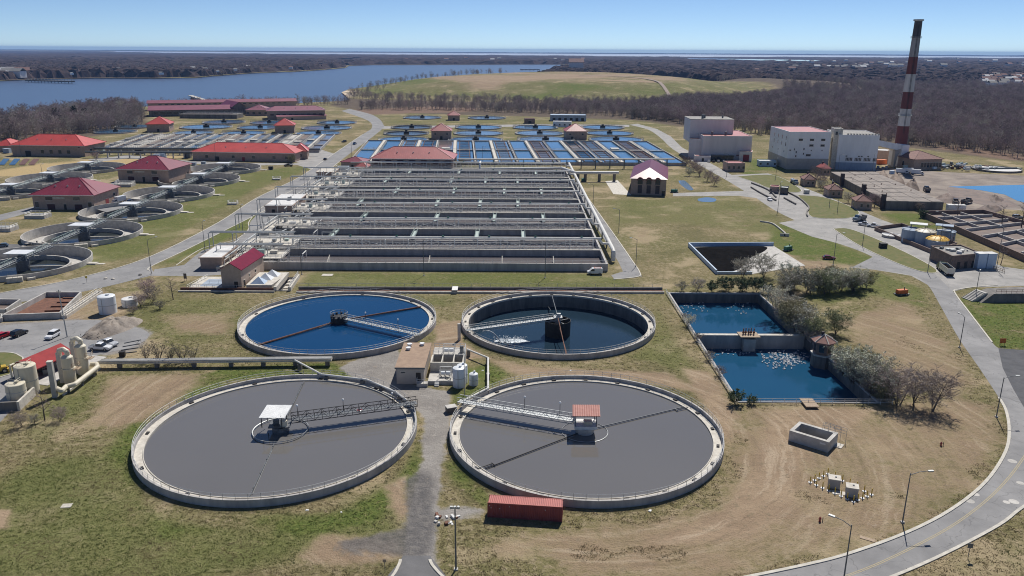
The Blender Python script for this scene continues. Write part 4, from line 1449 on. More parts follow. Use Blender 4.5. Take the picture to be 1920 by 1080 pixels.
building('loading_porch', 'low purple-roofed porch along the front of the riverside hall', (520, 226), (612, 223.5), 6, 4.0, 1.4, 'shed', 'roof_purple', 'brick_tan_light', over=.5, opens=[('door', 'f', .3, 0, 2, 2.5)])
t = thing('filter_gallery', 'open concrete filter gallery before the purple hall', 'basin', (*G(337, 222), 0))
x1, y1 = np.array(G(447, 222)) - np.array(G(337, 222))
MB().box(0, x1, 0, 22, 0, 4.5).build('wall', 'concrete_dark', t)
pset('filter_cell', 'water_grey', (MB().box(-3.2, 3.2, -7, 7, 0, .1), [((5 + i * 7.6, 11, 4.5), 0) for i in range(int((x1 - 4) / 7.6))]), t)
mb = MB()
for i in range(3):
    railing(mb, [(0, .5 + i * 10.5, 4.5), (x1, .5 + i * 10.5, 4.5)], 1.2, 4, .09)
mb.build('railing', 'galv', t)

# ---- gabled brick house on the right
loc, rz, W = frame_of((1182, 364.5), (1248, 367))
D = 46
t = thing('gabled_house', 'brick blower house with dark maroon roof glaring white on its front slope, three arched windows', 'building', loc, rz)
h, rise = 8.6, 4.6
MB().box(0, W, 0, D, -.2, h - .03).build('wall', 'brick_tan', t)
o_, rn = .7, 11.0
rf = MB().add([(-o_, -o_, h), (W + o_, -o_, h), (W + o_, D + o_, h), (-o_, D + o_, h), (W / 2, -o_ + rn, h + rise), (W / 2, D, h + rise)], [(0, 1, 4), (1, 2, 5, 4), (2, 3, 5), (3, 0, 4, 5), (3, 2, 1, 0)]).build('roof', 'roof_darkmaroon', t)
for i in range(3):
    x = W * (.26 + .25 * i)
    MB().add([(x - 1.3, -.12, 5.6)] + [(x + 1.3 * math.cos(PI * (1 - k / 8)), -.12, 7.0 + 1.3 * math.sin(PI * k / 8)) for k in range(9)] + [(x + 1.3, -.12, 5.6)], [tuple(range(10, -1, -1))]).build('arched_window', 'glass_dark', t)
    hood = MB().lathe([(1.3, -.9), (1.75, -.9), (1.75, .5), (1.3, .5)], 10, closed=True, a0=0, a1=PI).build('arch_hood', 'roof_darkmaroon', t)
    hood.location = (x, -.1, 7.6)
    hood.rotation_euler = (PI / 2, 0, 0)
    piece('brick_panel', 'brick_dark', t, (x, 0, .8), (2.2, .12, 4.4))
for k in range(6):
    opening('window', t, 'l', W, D, 4 + k * 7.4, 4.2, 2.2, 3.0)
opening('door', t, 'f', W, D, W * .93, 0, 1.6, 2.6)

# ---- industrial blocks at the right
def block(name, label, nl, nr, D, h, wm, rm, opens=(), parapet=.5, over=0.0, base=None, cat='building'):
    loc, rz, W = frame_of(nl, nr)
    t = thing(name, label, cat, loc, rz)
    MB().box(0, W, 0, D, -.2, h).build('wall', wm, t)
    MB().box(-over + .35, W + over - .35, -over + .35, D + over - .35, h, h + .12).build('roof', rm, t)
    mb = MB()
    for q in ((-over, W + over, -over, -over + .35), (-over, W + over, D + over - .35, D + over), (-over, -over + .35, -over + .35, D + over - .35), (W + over - .35, W + over, -over + .35, D + over - .35)):
        mb.box(*q, h - (.3 if over else -.002), h + parapet)
    mb.build('parapet', wm, t)
    if base:
        MB().box(-.1, W + .1, -.1, D + .1, -.2, base[0]).build('plinth', base[1], t)
    for op in opens:
        kind, face, pos, z, w, hh = op[:6]
        mm = op[6] if len(op) > 6 else ('glass_dark' if kind == 'window' else 'door_dark')
        opening(kind, t, face, W, D, pos * (W if face == 'f' else D), z, w, hh, mm, trim=len(op) < 8)
    return t, W


t, W = block('boiler_house', 'tall white boiler house with brick base and scattered dark windows', (1474, 317.5), (1551, 318), 40, 23.5, 'white_panel', 'roof_rose', base=(7.0, 'block_pale'),
             opens=[('window', 'f', f, 18.4, 2.6, 1.2) for f in (.28, .55, .82)] + [('window', 'f', f, 14.8, 2.6, 1.2) for f in (.55, .82)] + [('window', 'f', .5, 8.6, 3, 1.2), ('window', 'f', .2, 10.5, .7, 1.2), ('window', 'f', .2, 8, .7, 1.2), ('window', 'f', .38, 12.5, .7, 1.2), ('window', 'f', .05, 12.0, .9, .6), ('window', 'f', .15, 12.4, .5, 1.0), ('window', 'f', .38, 9.6, .6, 1.0), ('window', 'f', .56, 12, .6, .5), ('window', 'f', .82, 12, .6, .5), ('door', 'f', .5, 0, 4.5, 4.5)]
             + [('window', 'l', f, 18.5, 1.0, 2.0) for f in (.15, .35, .55, .75)] + [('window', 'l', f, 14.5, 1.0, 2.0) for f in (.15, .35, .55, .75)] + [('window', 'l', f, 10.4, .8, .8) for f in (.2, .5, .8)])
t, W = block('furnace_house', 'white panel furnace house with notched roof edge beside the stair tower', (1566, 318), (1641, 320), 36, 22.0, 'white_panel', 'roof_grey', parapet=.4, base=(4.8, 'tank_bluegrey'),
             opens=[('window', 'f', .24 + .035 * i + .05 * (i // 5), 6.0, .55, 1.8) for i in range(18)] + [('window', 'f', f, 8.6, 1.0, .5) for f in (.24, .55, .62, .78)] + [('door', 'f', f, 0, 3.8, 4.4) for f in (.34, .48, .66, .82)])
mb_base = MB().obox(0, 0, 0, 1.0, 1.2, .9)
pset('notch_block', 'concrete_light', (mb_base, [((W * (.22 + .75 * i / 10), .55, 22.4), 0) for i in range(11)]), t)
t, W = block('stair_tower', 'narrow white stair tower between the two tall white houses', (1556, 317), (1572, 317.5), 12, 25.5, 'concrete_light', 'roof_grey', opens=[('window', 'f', .3, 22, 1.4, 2)])
MB().add([(-4.5, 2, 0), (-3.0, 2, 0), (-1.0, 2, 17), (-.02, 2, 20), (-2.2, 2, 20), (-4.5, 6, 0), (-3.0, 6, 0), (-1.0, 6, 17), (-.02, 6, 20), (-2.2, 6, 20)], [(0, 1, 2, 3, 4), (9, 8, 7, 6, 5), (0, 4, 9, 5), (1, 6, 7, 2), (4, 3, 8, 9)]).build('buttress', 'beige_frp', t)
# conduit to the stack
a, b = np.array(G(1643, 318)), np.array(G(1682, 315))
t = thing('flue_bridge', 'white flue duct sloping down on an arched leg to the chimney foot', 'duct', (*a, 0), math.atan2(b[1] - a[1], b[0] - a[0]))
Wd = float(np.linalg.norm(b - a)) + 6
mb = MB()
mb.add([(0, 4, 15.5), (Wd, 4, 10.5), (Wd, 12, 10.5), (0, 12, 15.5), (0, 4, 19.0), (Wd, 4, 14.6), (Wd, 12, 14.6), (0, 12, 19.0)], [(0, 3, 2, 1), (4, 5, 6, 7), (0, 1, 5, 4), (1, 2, 6, 5), (2, 3, 7, 6), (3, 0, 4, 7)])
mb.build('duct', 'white_panel', t)
MB().box(Wd - .02, Wd + 6.5, 3, 13, 0, 14.2).build('leg', 'white_panel', t)
MB().add([(Wd - 5, 3.9, 0), (Wd - 3.4, 3.9, 0), (Wd - 2.5, 3.9, 7), (Wd - .03, 3.9, 10.4), (Wd - .03, 3.9, 12), (Wd - 5, 3.9, 11), (Wd - 5, 6, 0), (Wd - 3.4, 6, 0), (Wd - 2.5, 6, 7), (Wd - .03, 6, 10.4), (Wd - .03, 6, 12), (Wd - 5, 6, 11)],
         [(0, 1, 2, 3, 4, 5), (11, 10, 9, 8, 7, 6), (0, 5, 11, 6), (1, 7, 8, 2), (2, 8, 9, 3)]).build('arch', 'block_pale', t)
building('brick_house', 'brown brick house with shallow tiled roof at the chimney foot', (1712, 319), (1764, 318), 22, 7.0, 4.2, 'hip', 'roof_tile', 'brick_tan', over=.8, opens=row('window', 'f', 7, 1.6, 1.6, 3.0, 'glass_dark', .3, .95) + [('window', 'l', .5, 1.6, 1.6, 3)])
# chimney
cx, cy = G(1684, 306)
t = thing('chimney', 'tall leaning-looking chimney banded maroon and white beside the white houses', 'chimney', (cx, cy, 0))
HT, r0, r1 = 93.8, 4.2, 2.35
mat('stack_soot', (.10, .09, .09), (.05, .045, .045), scale=.3, streak=True)
mat('stack_grey', (.34, .32, .32), (.20, .19, .19), scale=.3, streak=True)
bands = [(0, 25.3, 'stack_maroon'), (25.3, 36.7, 'stack_white'), (36.7, 47.7, 'stack_maroon'), (47.7, 59.2, 'stack_white'), (59.2, 70.2, 'stack_maroon'), (70.2, 82.3, 'stack_grey'), (82.3, 93.8, 'stack_soot')]
rr_ = lambda z: r0 + (r1 - r0) * z / HT
for z0, z1, m_ in bands:
    MB().lathe([(rr_(z0), z0), (rr_(z1), z1)], 28).build('band', m_, t, smooth=True)
MB().lathe([(r1, HT - 1.2), (r1 + .8, HT - .9), (r1 + .8, HT), (r1 - .4, HT), (r1 - .4, HT - 3)], 28).build('rim', 'galv', t, smooth=True)
MB().lathe([(r1 - .3, HT - .5), (.01, HT - .5)], 20).build('flue', 'steel_black', t)
mb = MB()
for zz in (82.0, 32.0):
    mb.lathe([(rr_(zz), zz), (rr_(zz) + .8, zz), (rr_(zz) + .8, zz + .25), (rr_(zz), zz + .25)], 24)
    railing(mb, [polar(2 * PI * i / 12, rr_(zz) + .75, zz + .2) for i in range(13)], 1.0, 2, .06)
mb.build('gallery', 'galv', t)
mb = MB()
for s in (-.3, .3):
    mb.bar((-1.2 + s, -rr_(20) - .1, 20), (-.6 + s, -rr_(90) - .1, 90), .14)
mb.build('ladder', 'steel_black', t)
# pink works on the left of that group
t, W = block('pink_works', 'pale pink works hall with set-back upper block and rooftop vents', (1316, 299), (1407, 300), 44, 16.0, 'pink_panel', 'roof_rose', base=(3.0, 'pink_panel'),
             opens=[('door', 'f', .74, 0, 3, 3.5, 'door_red')])
MB().box(-6.5, W * .72, 18, 44, 10.0, 26.0).build('upper_block', 'pink_panel', t)
MB().box(-6.7, W * .72 + .2, 17.8, 44.2, 26.0, 26.4).build('upper_roof', 'roof_grey', t)
for x, y, z, s in ((W * .22, 8, 16.2, 1.3), (W * .5, 8, 16.2, 1.3), (3, 24, 26.4, 1.5), (5, 27, 26.4, 1.2), (W * .55, 30, 26.4, 1.0)):
    o = MB().tube((x, y, z), (x, y, z + s * 2), s * .6, n=10).build('roof_vent', 'galv_dark', t)
MB().box(W * .18, W * .62, -5, -.02, 0, 3.6).build('loading_dock', 'glass_dark', t)
t, W = block('pink_works', 'pale pink lower wing left of the pink works hall', (1290, 296), (1318, 297), 30, 13.0, 'pink_panel', 'roof_rose')
t, W = block('pink_annex', 'pale pink corner annex with tall red door by the pink works', (1385, 302), (1409, 303), 10, 6.2, 'pink_panel', 'roof_rose', opens=[('door', 'f', .55, 0, 4, 4.6, 'door_red')])
t, W = block('pink_annex', 'small pink gate annex before the lower pink wing', (1303, 302.5), (1332, 303), 7, 3.2, 'pink_panel', 'roof_rose', opens=[('door', 'f', .5, 0, 1.4, 2.2)])
t, W = block('brick_shed', 'brown brick shed with rounded front on the lawn before the pink works', (1364, 322), (1396, 322), 11, 5.0, 'brick_tan', 'roof_rose', opens=row('window', 'f', 4, 1.5, 1.3, 2))
t, W = block('site_trailer', 'pale blue site trailer beside the brown brick shed', (1423, 312), (1455, 312.5), 7, 3.2, 'silo_blue', 'roof_white', opens=row('window', 'f', 3, 1.2, 1.2, 1.1))
t, W = block('brown_annex', 'low tan service block between furnace house and flue leg', (1643, 305), (1665, 306), 12, 8.0, 'brick_tan_light', 'roof_white')
# far long sheds beyond the pools
t, W = block('storage_shed', 'long low blue-grey storage shed at the wood edge', (1032, 227), (1099, 227.5), 16, 6.0, 'tank_bluegrey', 'silo_blue', opens=row('door', 'f', 6, 0, 3, 3.4, 'door_dark', .1, .9))
t, W = block('storage_shed', 'long white trailer-like shed below the blue-grey shed', (1037, 238), (1071, 238.5), 9, 5.0, 'white_panel', 'roof_white', opens=row('window', 'f', 4, 1.6, 1.6, 1.4))
t, W = block('storage_shed', 'brown timber shed right of the far drained pools', (984, 232), (1003, 232), 9, 4.6, 'brick_brown', 'roof_tile', opens=[('door', 'f', .5, 0, 3, 3)])
# ---- small buildings round the aeration basin
t, W = building('maroon_gable_house', 'narrow brick house with maroon gabled roof beside the flume', (417, 540), (454, 541), 19, 6.2, 2.3, 'gable_front', 'roof_plum', 'brick_tan_light', over=.5,
                opens=[('door', 'f', .72, 0, 1.2, 2.3), ('window', 'r', .35, 2.2, .9, .9), ('window', 'r', .62, 2.2, .9, .9), ('door', 'r', .12, 0, 1.1, 2.2)])
t, W = block('flat_shed', 'small flat white-roofed block shed beside the maroon gabled house', (377, 505), (417, 505), 17, 4.2, 'brick_tan', 'roof_white', over=.4, parapet=.1)
t, W = block('flat_shed', 'flat white-roofed pump house on the left flank of the aeration basin', (498, 402), (548, 402), 30, 4.0, 'brick_tan', 'roof_white', over=.4, parapet=.1, opens=[('door', 'f', .3, 0, 1.4, 2.4)])
MB().obox(8, 14, 4.1, 1.6, 1.6, 1.4).build('rooftop_unit', 'galv_dark', t)
t, W = block('flat_shed', 'cream flat-roofed hut at the far left corner of the aeration basin', (594, 334), (628, 334), 14, 3.6, 'brick_tan', 'concrete_light', over=.4, parapet=.1)
t, W = block('electrical_house', 'dark blue-grey electrical house behind the aeration basin', (632, 326), (652, 326), 8, 3.8, 'tank_bluegrey', 'galv_dark', parapet=.1)
# central pump house with its yard of tanks
loc, rz, W = frame_of((744, 720), (795, 720.5))
t = thing('pump_house', 'tan block pump house with flat brown roof between the four tanks', 'building', loc, 0)
MB().box(0, W, 0, 15.5, -.2, 3.9).build('wall', 'block_pale', t)
MB().box(-.3, W + .3, -.3, 15.8, 3.9, 4.15).build('roof', 'roof_tar', t)
mb = MB()
mb.box(-.32, W + .32, -.34, -.3, 3.75, 4.18)
mb.build('fascia', 'galv_dark', t)
for x, y in ((1.4, 11), (1.4, 13.5), (W * .7, 14)):
    MB().tube((x, y, 4.15), (x, y, 4.5), .4, n=10).tube((x, y, 4.5), (x, y, 4.75), .62, n=10).build('roof_vent', 'canopy_white', t)
opening('window', t, 'f', W, 15, 1.5, 2.7, .9, .35)
opening('door', t, 'f', W, 15, W * .8, .8, 1.1, 2.1, 'door_dark')
MB().box(W - 1.5, W + 1.0, -1.6, -.02, 0, .8).build('entry_step', 'concrete', t)
mb = MB()
railing(mb, [(W - 1.5, -.05, .8), (W - 1.5, -1.6, .8), (W + .9, -1.6, .8)], 1.0, .8, .04)
mb.build('step_railing', 'pipe_white', t)
base = np.array(loc[:2]) + np.array((W, 0))
u = thing('chemical_deck', 'raised concrete deck with three dark tank cells and white cylinders beside the pump house', 'platform', (base[0] + .9, base[1] - .3, 0))
MB().box(0, 7.8, 0, 6.0, 0, .9).build('deck', 'concrete', u)
mb = MB()
for q in ((0, 7.8, 6.0, 6.4), (0, .35, 6.4, 11.5), (2.5, 2.75, 6.4, 11.2), (5.2, 5.45, 6.4, 11.2), (7.45, 7.8, 6.4, 11.5), (.35, 7.45, 11.2, 11.5)):
    mb.box(*q, 0, 3.0)
mb.build('cell_wall', 'concrete_light', u)
MB().box(.35, 7.45, 6.4, 11.2, 0, .9).build('cell_liquid', 'steel_black', u)
MB().box(0, 7.8, 11.5, 17, 0, 2.6).build('rear_deck', 'concrete', u)
for y, z in ((12.8, 2.6), (2.6, .9)):
    for x in (3.2, 4.4):
        MB().tube((x - .45, y, z + .9), (x + .55, y, z + .9), .45, n=12).build('pressure_cylinder', 'tank_white', u, smooth=True)
    mb = MB()
    for x in (2.5, 5.2):
        for yy in (y - 1, y + 1.2):
            mb.bar((x, yy, z), (x, yy, z + 2.0), .12)
    for yy in (y - 1, y + 1.2):
        mb.bar((2.5, yy, z + 2.0), (5.2, yy, z + 2.0), .12)
    mb.build('pipe_frame', 'steel_pale', u)
mb = MB()
railing(mb, [(0, 16.8, 2.6), (7.7, 16.8, 2.6), (7.7, 11.8, 2.6)], 1.1, 1.2, .045)
railing(mb, [(.2, 11.6, 3.0), (7.6, 11.6, 3.0)], 1.0, 1.2, .045)
mb.build('railing', 'steel_pale', u)
mb = MB()
for k in range(3):
    mb.box(1.6, 2.6, -.35 * (k + 1), -.35 * k, 0, .75 - .22 * k)
mb.build('steps', 'steel_pale', u)
mb = MB()
for k in range(7):
    q = Vector((rnd.uniform(1, 7), rnd.uniform(.6, 5), .95))
    mb.path([q, q + Vector((rnd.uniform(-1, 1), rnd.uniform(-1, 1), .5)), q + Vector((rnd.uniform(-1.5, 1.5), rnd.uniform(-1, 1), .1))], .08, 5)
mb.build('hose', 'galv_dark', u)
MB().obox(6.9, 13.6, 2.6, .9, .7, 1.7).build('control_box', 'galv_dark', u)


def vertical_tank(name, label, px, r, h, m, dome=.35, cat='tank', group=None, extras=True):
    x, y = G(*px)
    t = thing(name, label, cat, (x, y, 0), 0, group)
    MB().lathe([(r, 0), (r, h), (r * .96, h + dome * .3), (r * .6, h + dome * .8), (.01, h + dome)], 26).build('shell', m, t, smooth=True)
    if extras:
        MB().tube((r * .2, 0, h + dome * .7), (r * .2, 0, h + dome + .35), r * .22, n=10).build('manway', m, t, smooth=True)
        MB().bar((-r * .1, -r - .05, 0), (-r * .1, -r - .05, h), .1).build('sight_pipe', 'galv', t)
        MB().lathe([(r + .02, h * .5), (r + .05, h * .5), (r + .05, h * .5 + .12), (r + .02, h * .5 + .12)], 26).build('band', 'galv', t)
    return t


vertical_tank('chemical_tank', 'tall white chemical tank at the right of the pump deck', (861, 724), 1.45, 4.4, 'tank_white')
vertical_tank('chemical_tank', 'tall white chemical tank hidden behind its twin at the pump deck', (867, 717), 1.2, 4.2, 'tank_white')
vertical_tank('chemical_tank', 'short white chemical tank right of the tall white twins', (888, 721), 1.05, 2.5, 'tank_white', .5)
vertical_tank('water_tank', 'white upright tank on the rough lawn left of the brush', (203, 586), 2.4, 5.0, 'tank_white', .3)
vertical_tank('water_tank', 'grey squat tank half hidden by brush behind the white one', (244, 573), 2.2, 2.2, 'roof_white', .3)

# ================================================================ AERATION BASIN
WY = [265.0, 284.5, 319.0, 353.5, 388.0, 422.5, 457.0, 491.0]     # front faces of the cross walls
XR = 33.0
ZT = 2.7
xl = lambda y: -86.5 - (y - 265) * .045
ab = thing('aeration_basin', 'huge grid of open concrete basins crossed by lattice pipe bridges', 'basin', (0, 265, 0))
AY = lambda y: y - 265.0
MB().box(xl(265), XR, 0, .7, 0, ZT).build('front_wall', 'concrete_wall', ab)
for k, y in enumerate(WY[1:]):
    w = MB().box(xl(y), XR - .7, AY(y), AY(y) + 1.6, 0, ZT).build('cross_wall', 'concrete_wall', ab)
    MB().box(xl(y), XR - .7, AY(y) - .7, AY(y) + 2.3, ZT + .01, ZT + .2).build('coping', 'concrete_light', w)
    mid = AY(y) - (15 if k else 9)
    if k:
        MB().box(xl(y), XR - .72, AY(y) - 16.5, AY(y) - 15.9, 0, ZT - .9).build('baffle_wall', 'concrete_wall', ab)
MB().box(XR - .7, XR, .7, AY(WY[-1]) + 2, 0, ZT).build('side_wall', 'concrete_wall', ab)
mb = MB()
for k in range(len(WY) - 1):
    mb.box(xl(WY[k + 1]) - .6, xl(WY[k + 1]) - .01, AY(WY[k]) + .7, AY(WY[k + 1]), 0, ZT)
mb.build('end_wall', 'concrete_wall', ab)
for k in range(len(WY) - 1):
    y0, y1 = AY(WY[k]) + (.72 if k == 0 else 1.62), AY(WY[k + 1]) - .02
    MB().box(xl(WY[k + 1]), XR - .72, y0, y1, 0, .35).build('lane_water', 'water_grey', ab)
# railings and lattice bridges
mb = MB()
railing(mb, [(xl(265), .3, ZT), (XR, .3, ZT)], 1.1, 3, .05)
mb.build('railing', 'steel_pale', ab)
for k, y in enumerate(WY[1:]):
    yy = AY(y)
    mb = MB()
    railing(mb, [(xl(y), yy - .25, ZT + .2), (XR - 1, yy - .25, ZT + .2)], 1.1, 2.4, .05)
    mb.build('railing', 'steel_pale', ab)
    x0, x1 = xl(y) + 6, XR - 3
    pb = MB()
    n = 13
    for i in range(n + 1):
        x = x0 + (x1 - x0) * i / n
        pb.bar((x, yy + 2.6, ZT), (x, yy + 2.6, ZT + 3.3), .24)
        pb.bar((x, yy + 4.6, .35), (x, yy + 4.6, ZT + 3.3), .2)
        pb.bar((x, yy + 2.4, ZT + 2.6), (x, yy + 4.8, ZT + 2.6), .2)
        if i < n:
            xn = x0 + (x1 - x0) * (i + 1) / n
            if i % 3 != 1:
                s = (i % 3 == 0)
                pb.bar((x, yy + 2.6, ZT + (3.0 if s else .4)), (xn, yy + 2.6, ZT + (.4 if s else 3.0)), .15)
    pb.bar((x0, yy + 2.6, ZT + 3.3), (x1, yy + 2.6, ZT + 3.3), .2)
    g = pb.build('lattice_bridge', 'steel_pale', ab)
    MB().tube((x0 - 4, yy + 3.6, ZT + 3.6), (x1 + 3, yy + 3.6, ZT + 3.6), .42, n=10).build('air_main', 'pipe_white', g, smooth=True)
    MB().tube((x0 - 10, yy + 4.9, ZT + 3.1), (x1 + 1, yy + 4.9, ZT + 3.1), .22, n=8).build('sludge_pipe', 'pipe_white', g, smooth=True)
    pset('green_valve', 'machine_green', (MB().obox(0, 0, 0, .7, .5, .45), [((x0 + (x1 - x0) * (i + .5) / n, yy + 3.6, ZT + 4.0), 0) for i in range(2, n, 2)]), g)
    # drop legs
    for sd in (1, -1):
        pset('drop_pipe', 'pipe_white', (MB().tube((0, 0, ZT + 3.4), (0, .9 * sd, .3), .12, n=5), [((x0 + (x1 - x0) * (i + (.3 if sd > 0 else .8)) / 13, yy + 3.6, 0), 0) for i in range(13)]), g)
    mb = MB()
    truss(mb, (x0, yy + 4.6, ZT + .2), (x1, yy + 4.6, ZT + .2), 1.3, 3.2, .13)
    railing(mb, [(x0, yy + 2.2, ZT + .2), (x1, yy + 2.2, ZT + .2)], 1.1, 2.4, .05)
    mb.build('rear_lattice', 'steel_pale', g)
# pale gangways and deflector panels inside the lanes
for k in range(len(WY) - 1):
    y0, y1 = AY(WY[k]) + 2, AY(WY[k + 1])
    xs = [-70, -38, -14, 2] if k % 2 else [-62, -30, -6, 12]
    for i, x in enumerate(xs):
        x += rnd.uniform(-4, 4)
        if k == 0:
            MB().add([(x, y0 + 2, .35), (x + .25, y0 + 2, .35), (x + .25, y0 + 9, .35), (x, y0 + 9, .35), (x, y0 + 9, 2.6), (x + .25, y0 + 9, 2.6)], [(0, 3, 4), (1, 5, 2), (0, 4, 5, 1), (3, 2, 5, 4), (0, 1, 2, 3)]).build('deflector_panel', 'concrete_light', ab)
        else:
            mb = MB()
            mb.box(x - .7, x + .7, y1 - 15.8, y1 - .4, ZT - .6, ZT - .45)
            railing(mb, [(x - .7, y1 - 15.8, ZT - .5), (x - .7, y1 - .4, ZT - .5)], 1.0, 2.5, .06)
            railing(mb, [(x + .7, y1 - 15.8, ZT - .5), (x + .7, y1 - .4, ZT - .5)], 1.0, 2.5, .06)
            mb.build('gangway', 'pale_green', ab)
# equipment decks at the left end
for k, y in enumerate(WY[:-1]):
    x = xl(y + 20)
    yy = AY(y)
    MB().box(x - 9, x + 7, yy + 4, yy + 15, 2.75, 3.0).build('equipment_deck', 'concrete_light', ab)
    mb = MB()
    for dx in (-8.5, -1, 6.5):
        for dy in (4.5, 14.5):
            mb.bar((x + dx, yy + dy, 0), (x + dx, yy + dy, 2.75), .35)
    railing(mb, [(x - 9, yy + 4, 3), (x + 7, yy + 4, 3), (x + 7, yy + 15, 3), (x - 9, yy + 15, 3), (x - 9, yy + 4, 3)], 1.1, 1.8, .06)
    mb.build('deck_frame', 'steel_pale', ab)
    for i in range(3):
        MB().obox(x - 6 + i * 4.2, yy + rnd.uniform(6, 13), 3.0, rnd.uniform(1, 2.6), rnd.uniform(1, 2), rnd.uniform(.7, 1.9)).build('control_cabinet', rnd.choice(['galv', 'concrete_light', 'pale_green', 'steel_pale']), ab)
    for i, xx in enumerate((x - 26, x - 17, x - 8, x + 1)):
        if k == 0 and i == 0:
            continue
        mb = MB()
        for dy in (8.0, 12.0):
            mb.bar((xx, yy + dy, 0), (xx, yy + dy, 6.4), .26)
        mb.bar((xx, yy + 7.6, 6.4), (xx, yy + 12.4, 6.4), .26)
        mb.build('portal_frame', 'galv', ab)
    mb = MB()
    for dy, r_ in ((8.6, .16), (9.8, .25), (11.2, .16)):
        mb.tube((x - (26 if k else 17), yy + dy, 6.6), (x + 6, yy + dy, 6.6), r_, n=7)
    mb.tube((x - 12, yy + 2, 3.6), (x - 12, yy + 26, 3.6), .3, n=7)
    mb.tube((x - 3, yy + 15, 4.4), (x - 3, yy + 30, 3.2), .25, n=7)
    mb.build('pipe_run', 'galv', ab)
    MB().box(x - 14, x - 9.2, yy - 2, yy + 22, 0, 1.4).build('channel_cover', 'concrete_light', ab)
    for i in range(9):
        xx, y_ = x + rnd.uniform(-16, 14), yy + rnd.uniform(0, 26)
        q = [Vector((xx, y_, .2)), Vector((xx, y_, rnd.uniform(2.5, 6.2)))]
        q.append(q[1] + Vector((rnd.choice((-5, 5, 8, -3)), 0, 0)) if i % 2 else q[1] + Vector((0, rnd.choice((-5, 6)), 0)))
        q.append(Vector((q[2].x, q[2].y, .3)))
        MB().path(q, rnd.choice((.1, .14, .2)), 6).build('pipe_loop', rnd.choice(('pipe_white', 'steel_pale', 'galv')), ab)
    mb = MB()
    for dy in (0, 19):
        railing(mb, [(x - 15, yy + dy, .1 + 1.3 * (dy > 0)), (x + 12, yy + dy, .1 + 2.6)], 1.2, 1.6, .06)
    mb.build('railing', 'steel_pale', ab)
# the big white header on the right flank
h = thing('header_pipe', 'thick white header pipe along the right edge of the aeration basin', 'pipe', (36.4, 265, 0))
MB().tube((0, 14, 4.2), (-.6, 243, 4.2), .75, n=14).build('pipe', 'pipe_white', h, smooth=True)
MB().path([(0, 14, 4.2), (0, 12.6, 3.8), (0, 12.4, .6)], .75, 12).build('elbow', 'pipe_white', h, smooth=True)
pset('saddle', 'galv_dark', (MB().obox(0, 0, 0, .5, .5, 3.6), [((-.02 * i, 18 + i * 16, 0), 0) for i in range(14)]), h)
mb = MB()
for k, y in enumerate(WY[1:]):
    mb.path([(0, AY(y) + 3.6, 4.2), (-3, AY(y) + 3.6, 4.4), (-4.5, AY(y) + 3.6, 6.2)], .45, 9)
mb.build('branch_pipe', 'pipe_white', h, smooth=True)
e1, e2, e3 = GV(1053, 315, 5), GV(1080, 324, 5), GV(1160, 324, 5)
h2 = thing('overhead_duct', 'thick white overhead duct on grey piers leading to the gabled brick house', 'pipe', (e2.x, e2.y, 0))
MB().path([e1 - Vector((e2.x, e2.y, 0)), (0, 0, 5), (e3.x - e2.x, e3.y - e2.y, 5)], .9, 14).build('pipe', 'pipe_white', h2, smooth=True)
pset('pier', 'concrete_dark', (MB().obox(0, 0, 0, 1.6, 1.2, 4.2), [((f * (e3.x - e2.x), f * (e3.y - e2.y), 0), 0) for f in (.05, .22, .55, .9)]), h2)
l1, l2, l3 = GV(877, 314, 5), GV(900, 316, 4), GV(1050, 315, 4)
h3 = thing('overhead_duct', 'long white pipe along the far edge of the aeration basin', 'pipe', (l2.x, l2.y, 0))
MB().path([(0, 4, 7.5), (0, 0, 7), (0, -2, 4), ((l3.x - l2.x), (l3.y - l2.y), 4), (l3.x - l2.x + 3, l3.y - l2.y - 5, 4.4)], .7, 12).build('pipe', 'pipe_white', h3, smooth=True)
pset('pier', 'concrete', (MB().obox(0, 0, 0, 1, 1, 3.4), [((f * (l3.x - l2.x), f * (l3.y - l2.y), 0), 0) for f in (.1, .3, .5, .7, .9)]), h3)
a0, a1 = GV(858, 300, 6), GV(1265, 299, 6)
h4 = thing('pipe_rack', 'long double pipe rack along the front of the rectangular basins', 'pipe', (a0.x, a0.y, 0))
dx, dy = a1.x - a0.x, a1.y - a0.y
MB().tube((0, 0, 6.4), (dx, dy, 6.4), .55, n=10).build('pipe', 'pipe_white', h4, smooth=True)
MB().tube((0, 2, 6.2), (dx, dy + 2, 6.2), .4, n=10).build('pipe', 'pipe_grey', h4, smooth=True)
mb = MB()
for i in range(15):
    f = (i + .5) / 15
    mb.bar((dx * f, dy * f - .4, 0), (dx * f, dy * f - .4, 6), .35)
    mb.bar((dx * f, dy * f + 2.6, 0), (dx * f, dy * f + 2.6, 6), .35)
    mb.bar((dx * f, dy * f - .8, 5.7), (dx * f, dy * f + 3, 5.7), .3)
mb.build('rack_frame', 'galv_dark', h4)

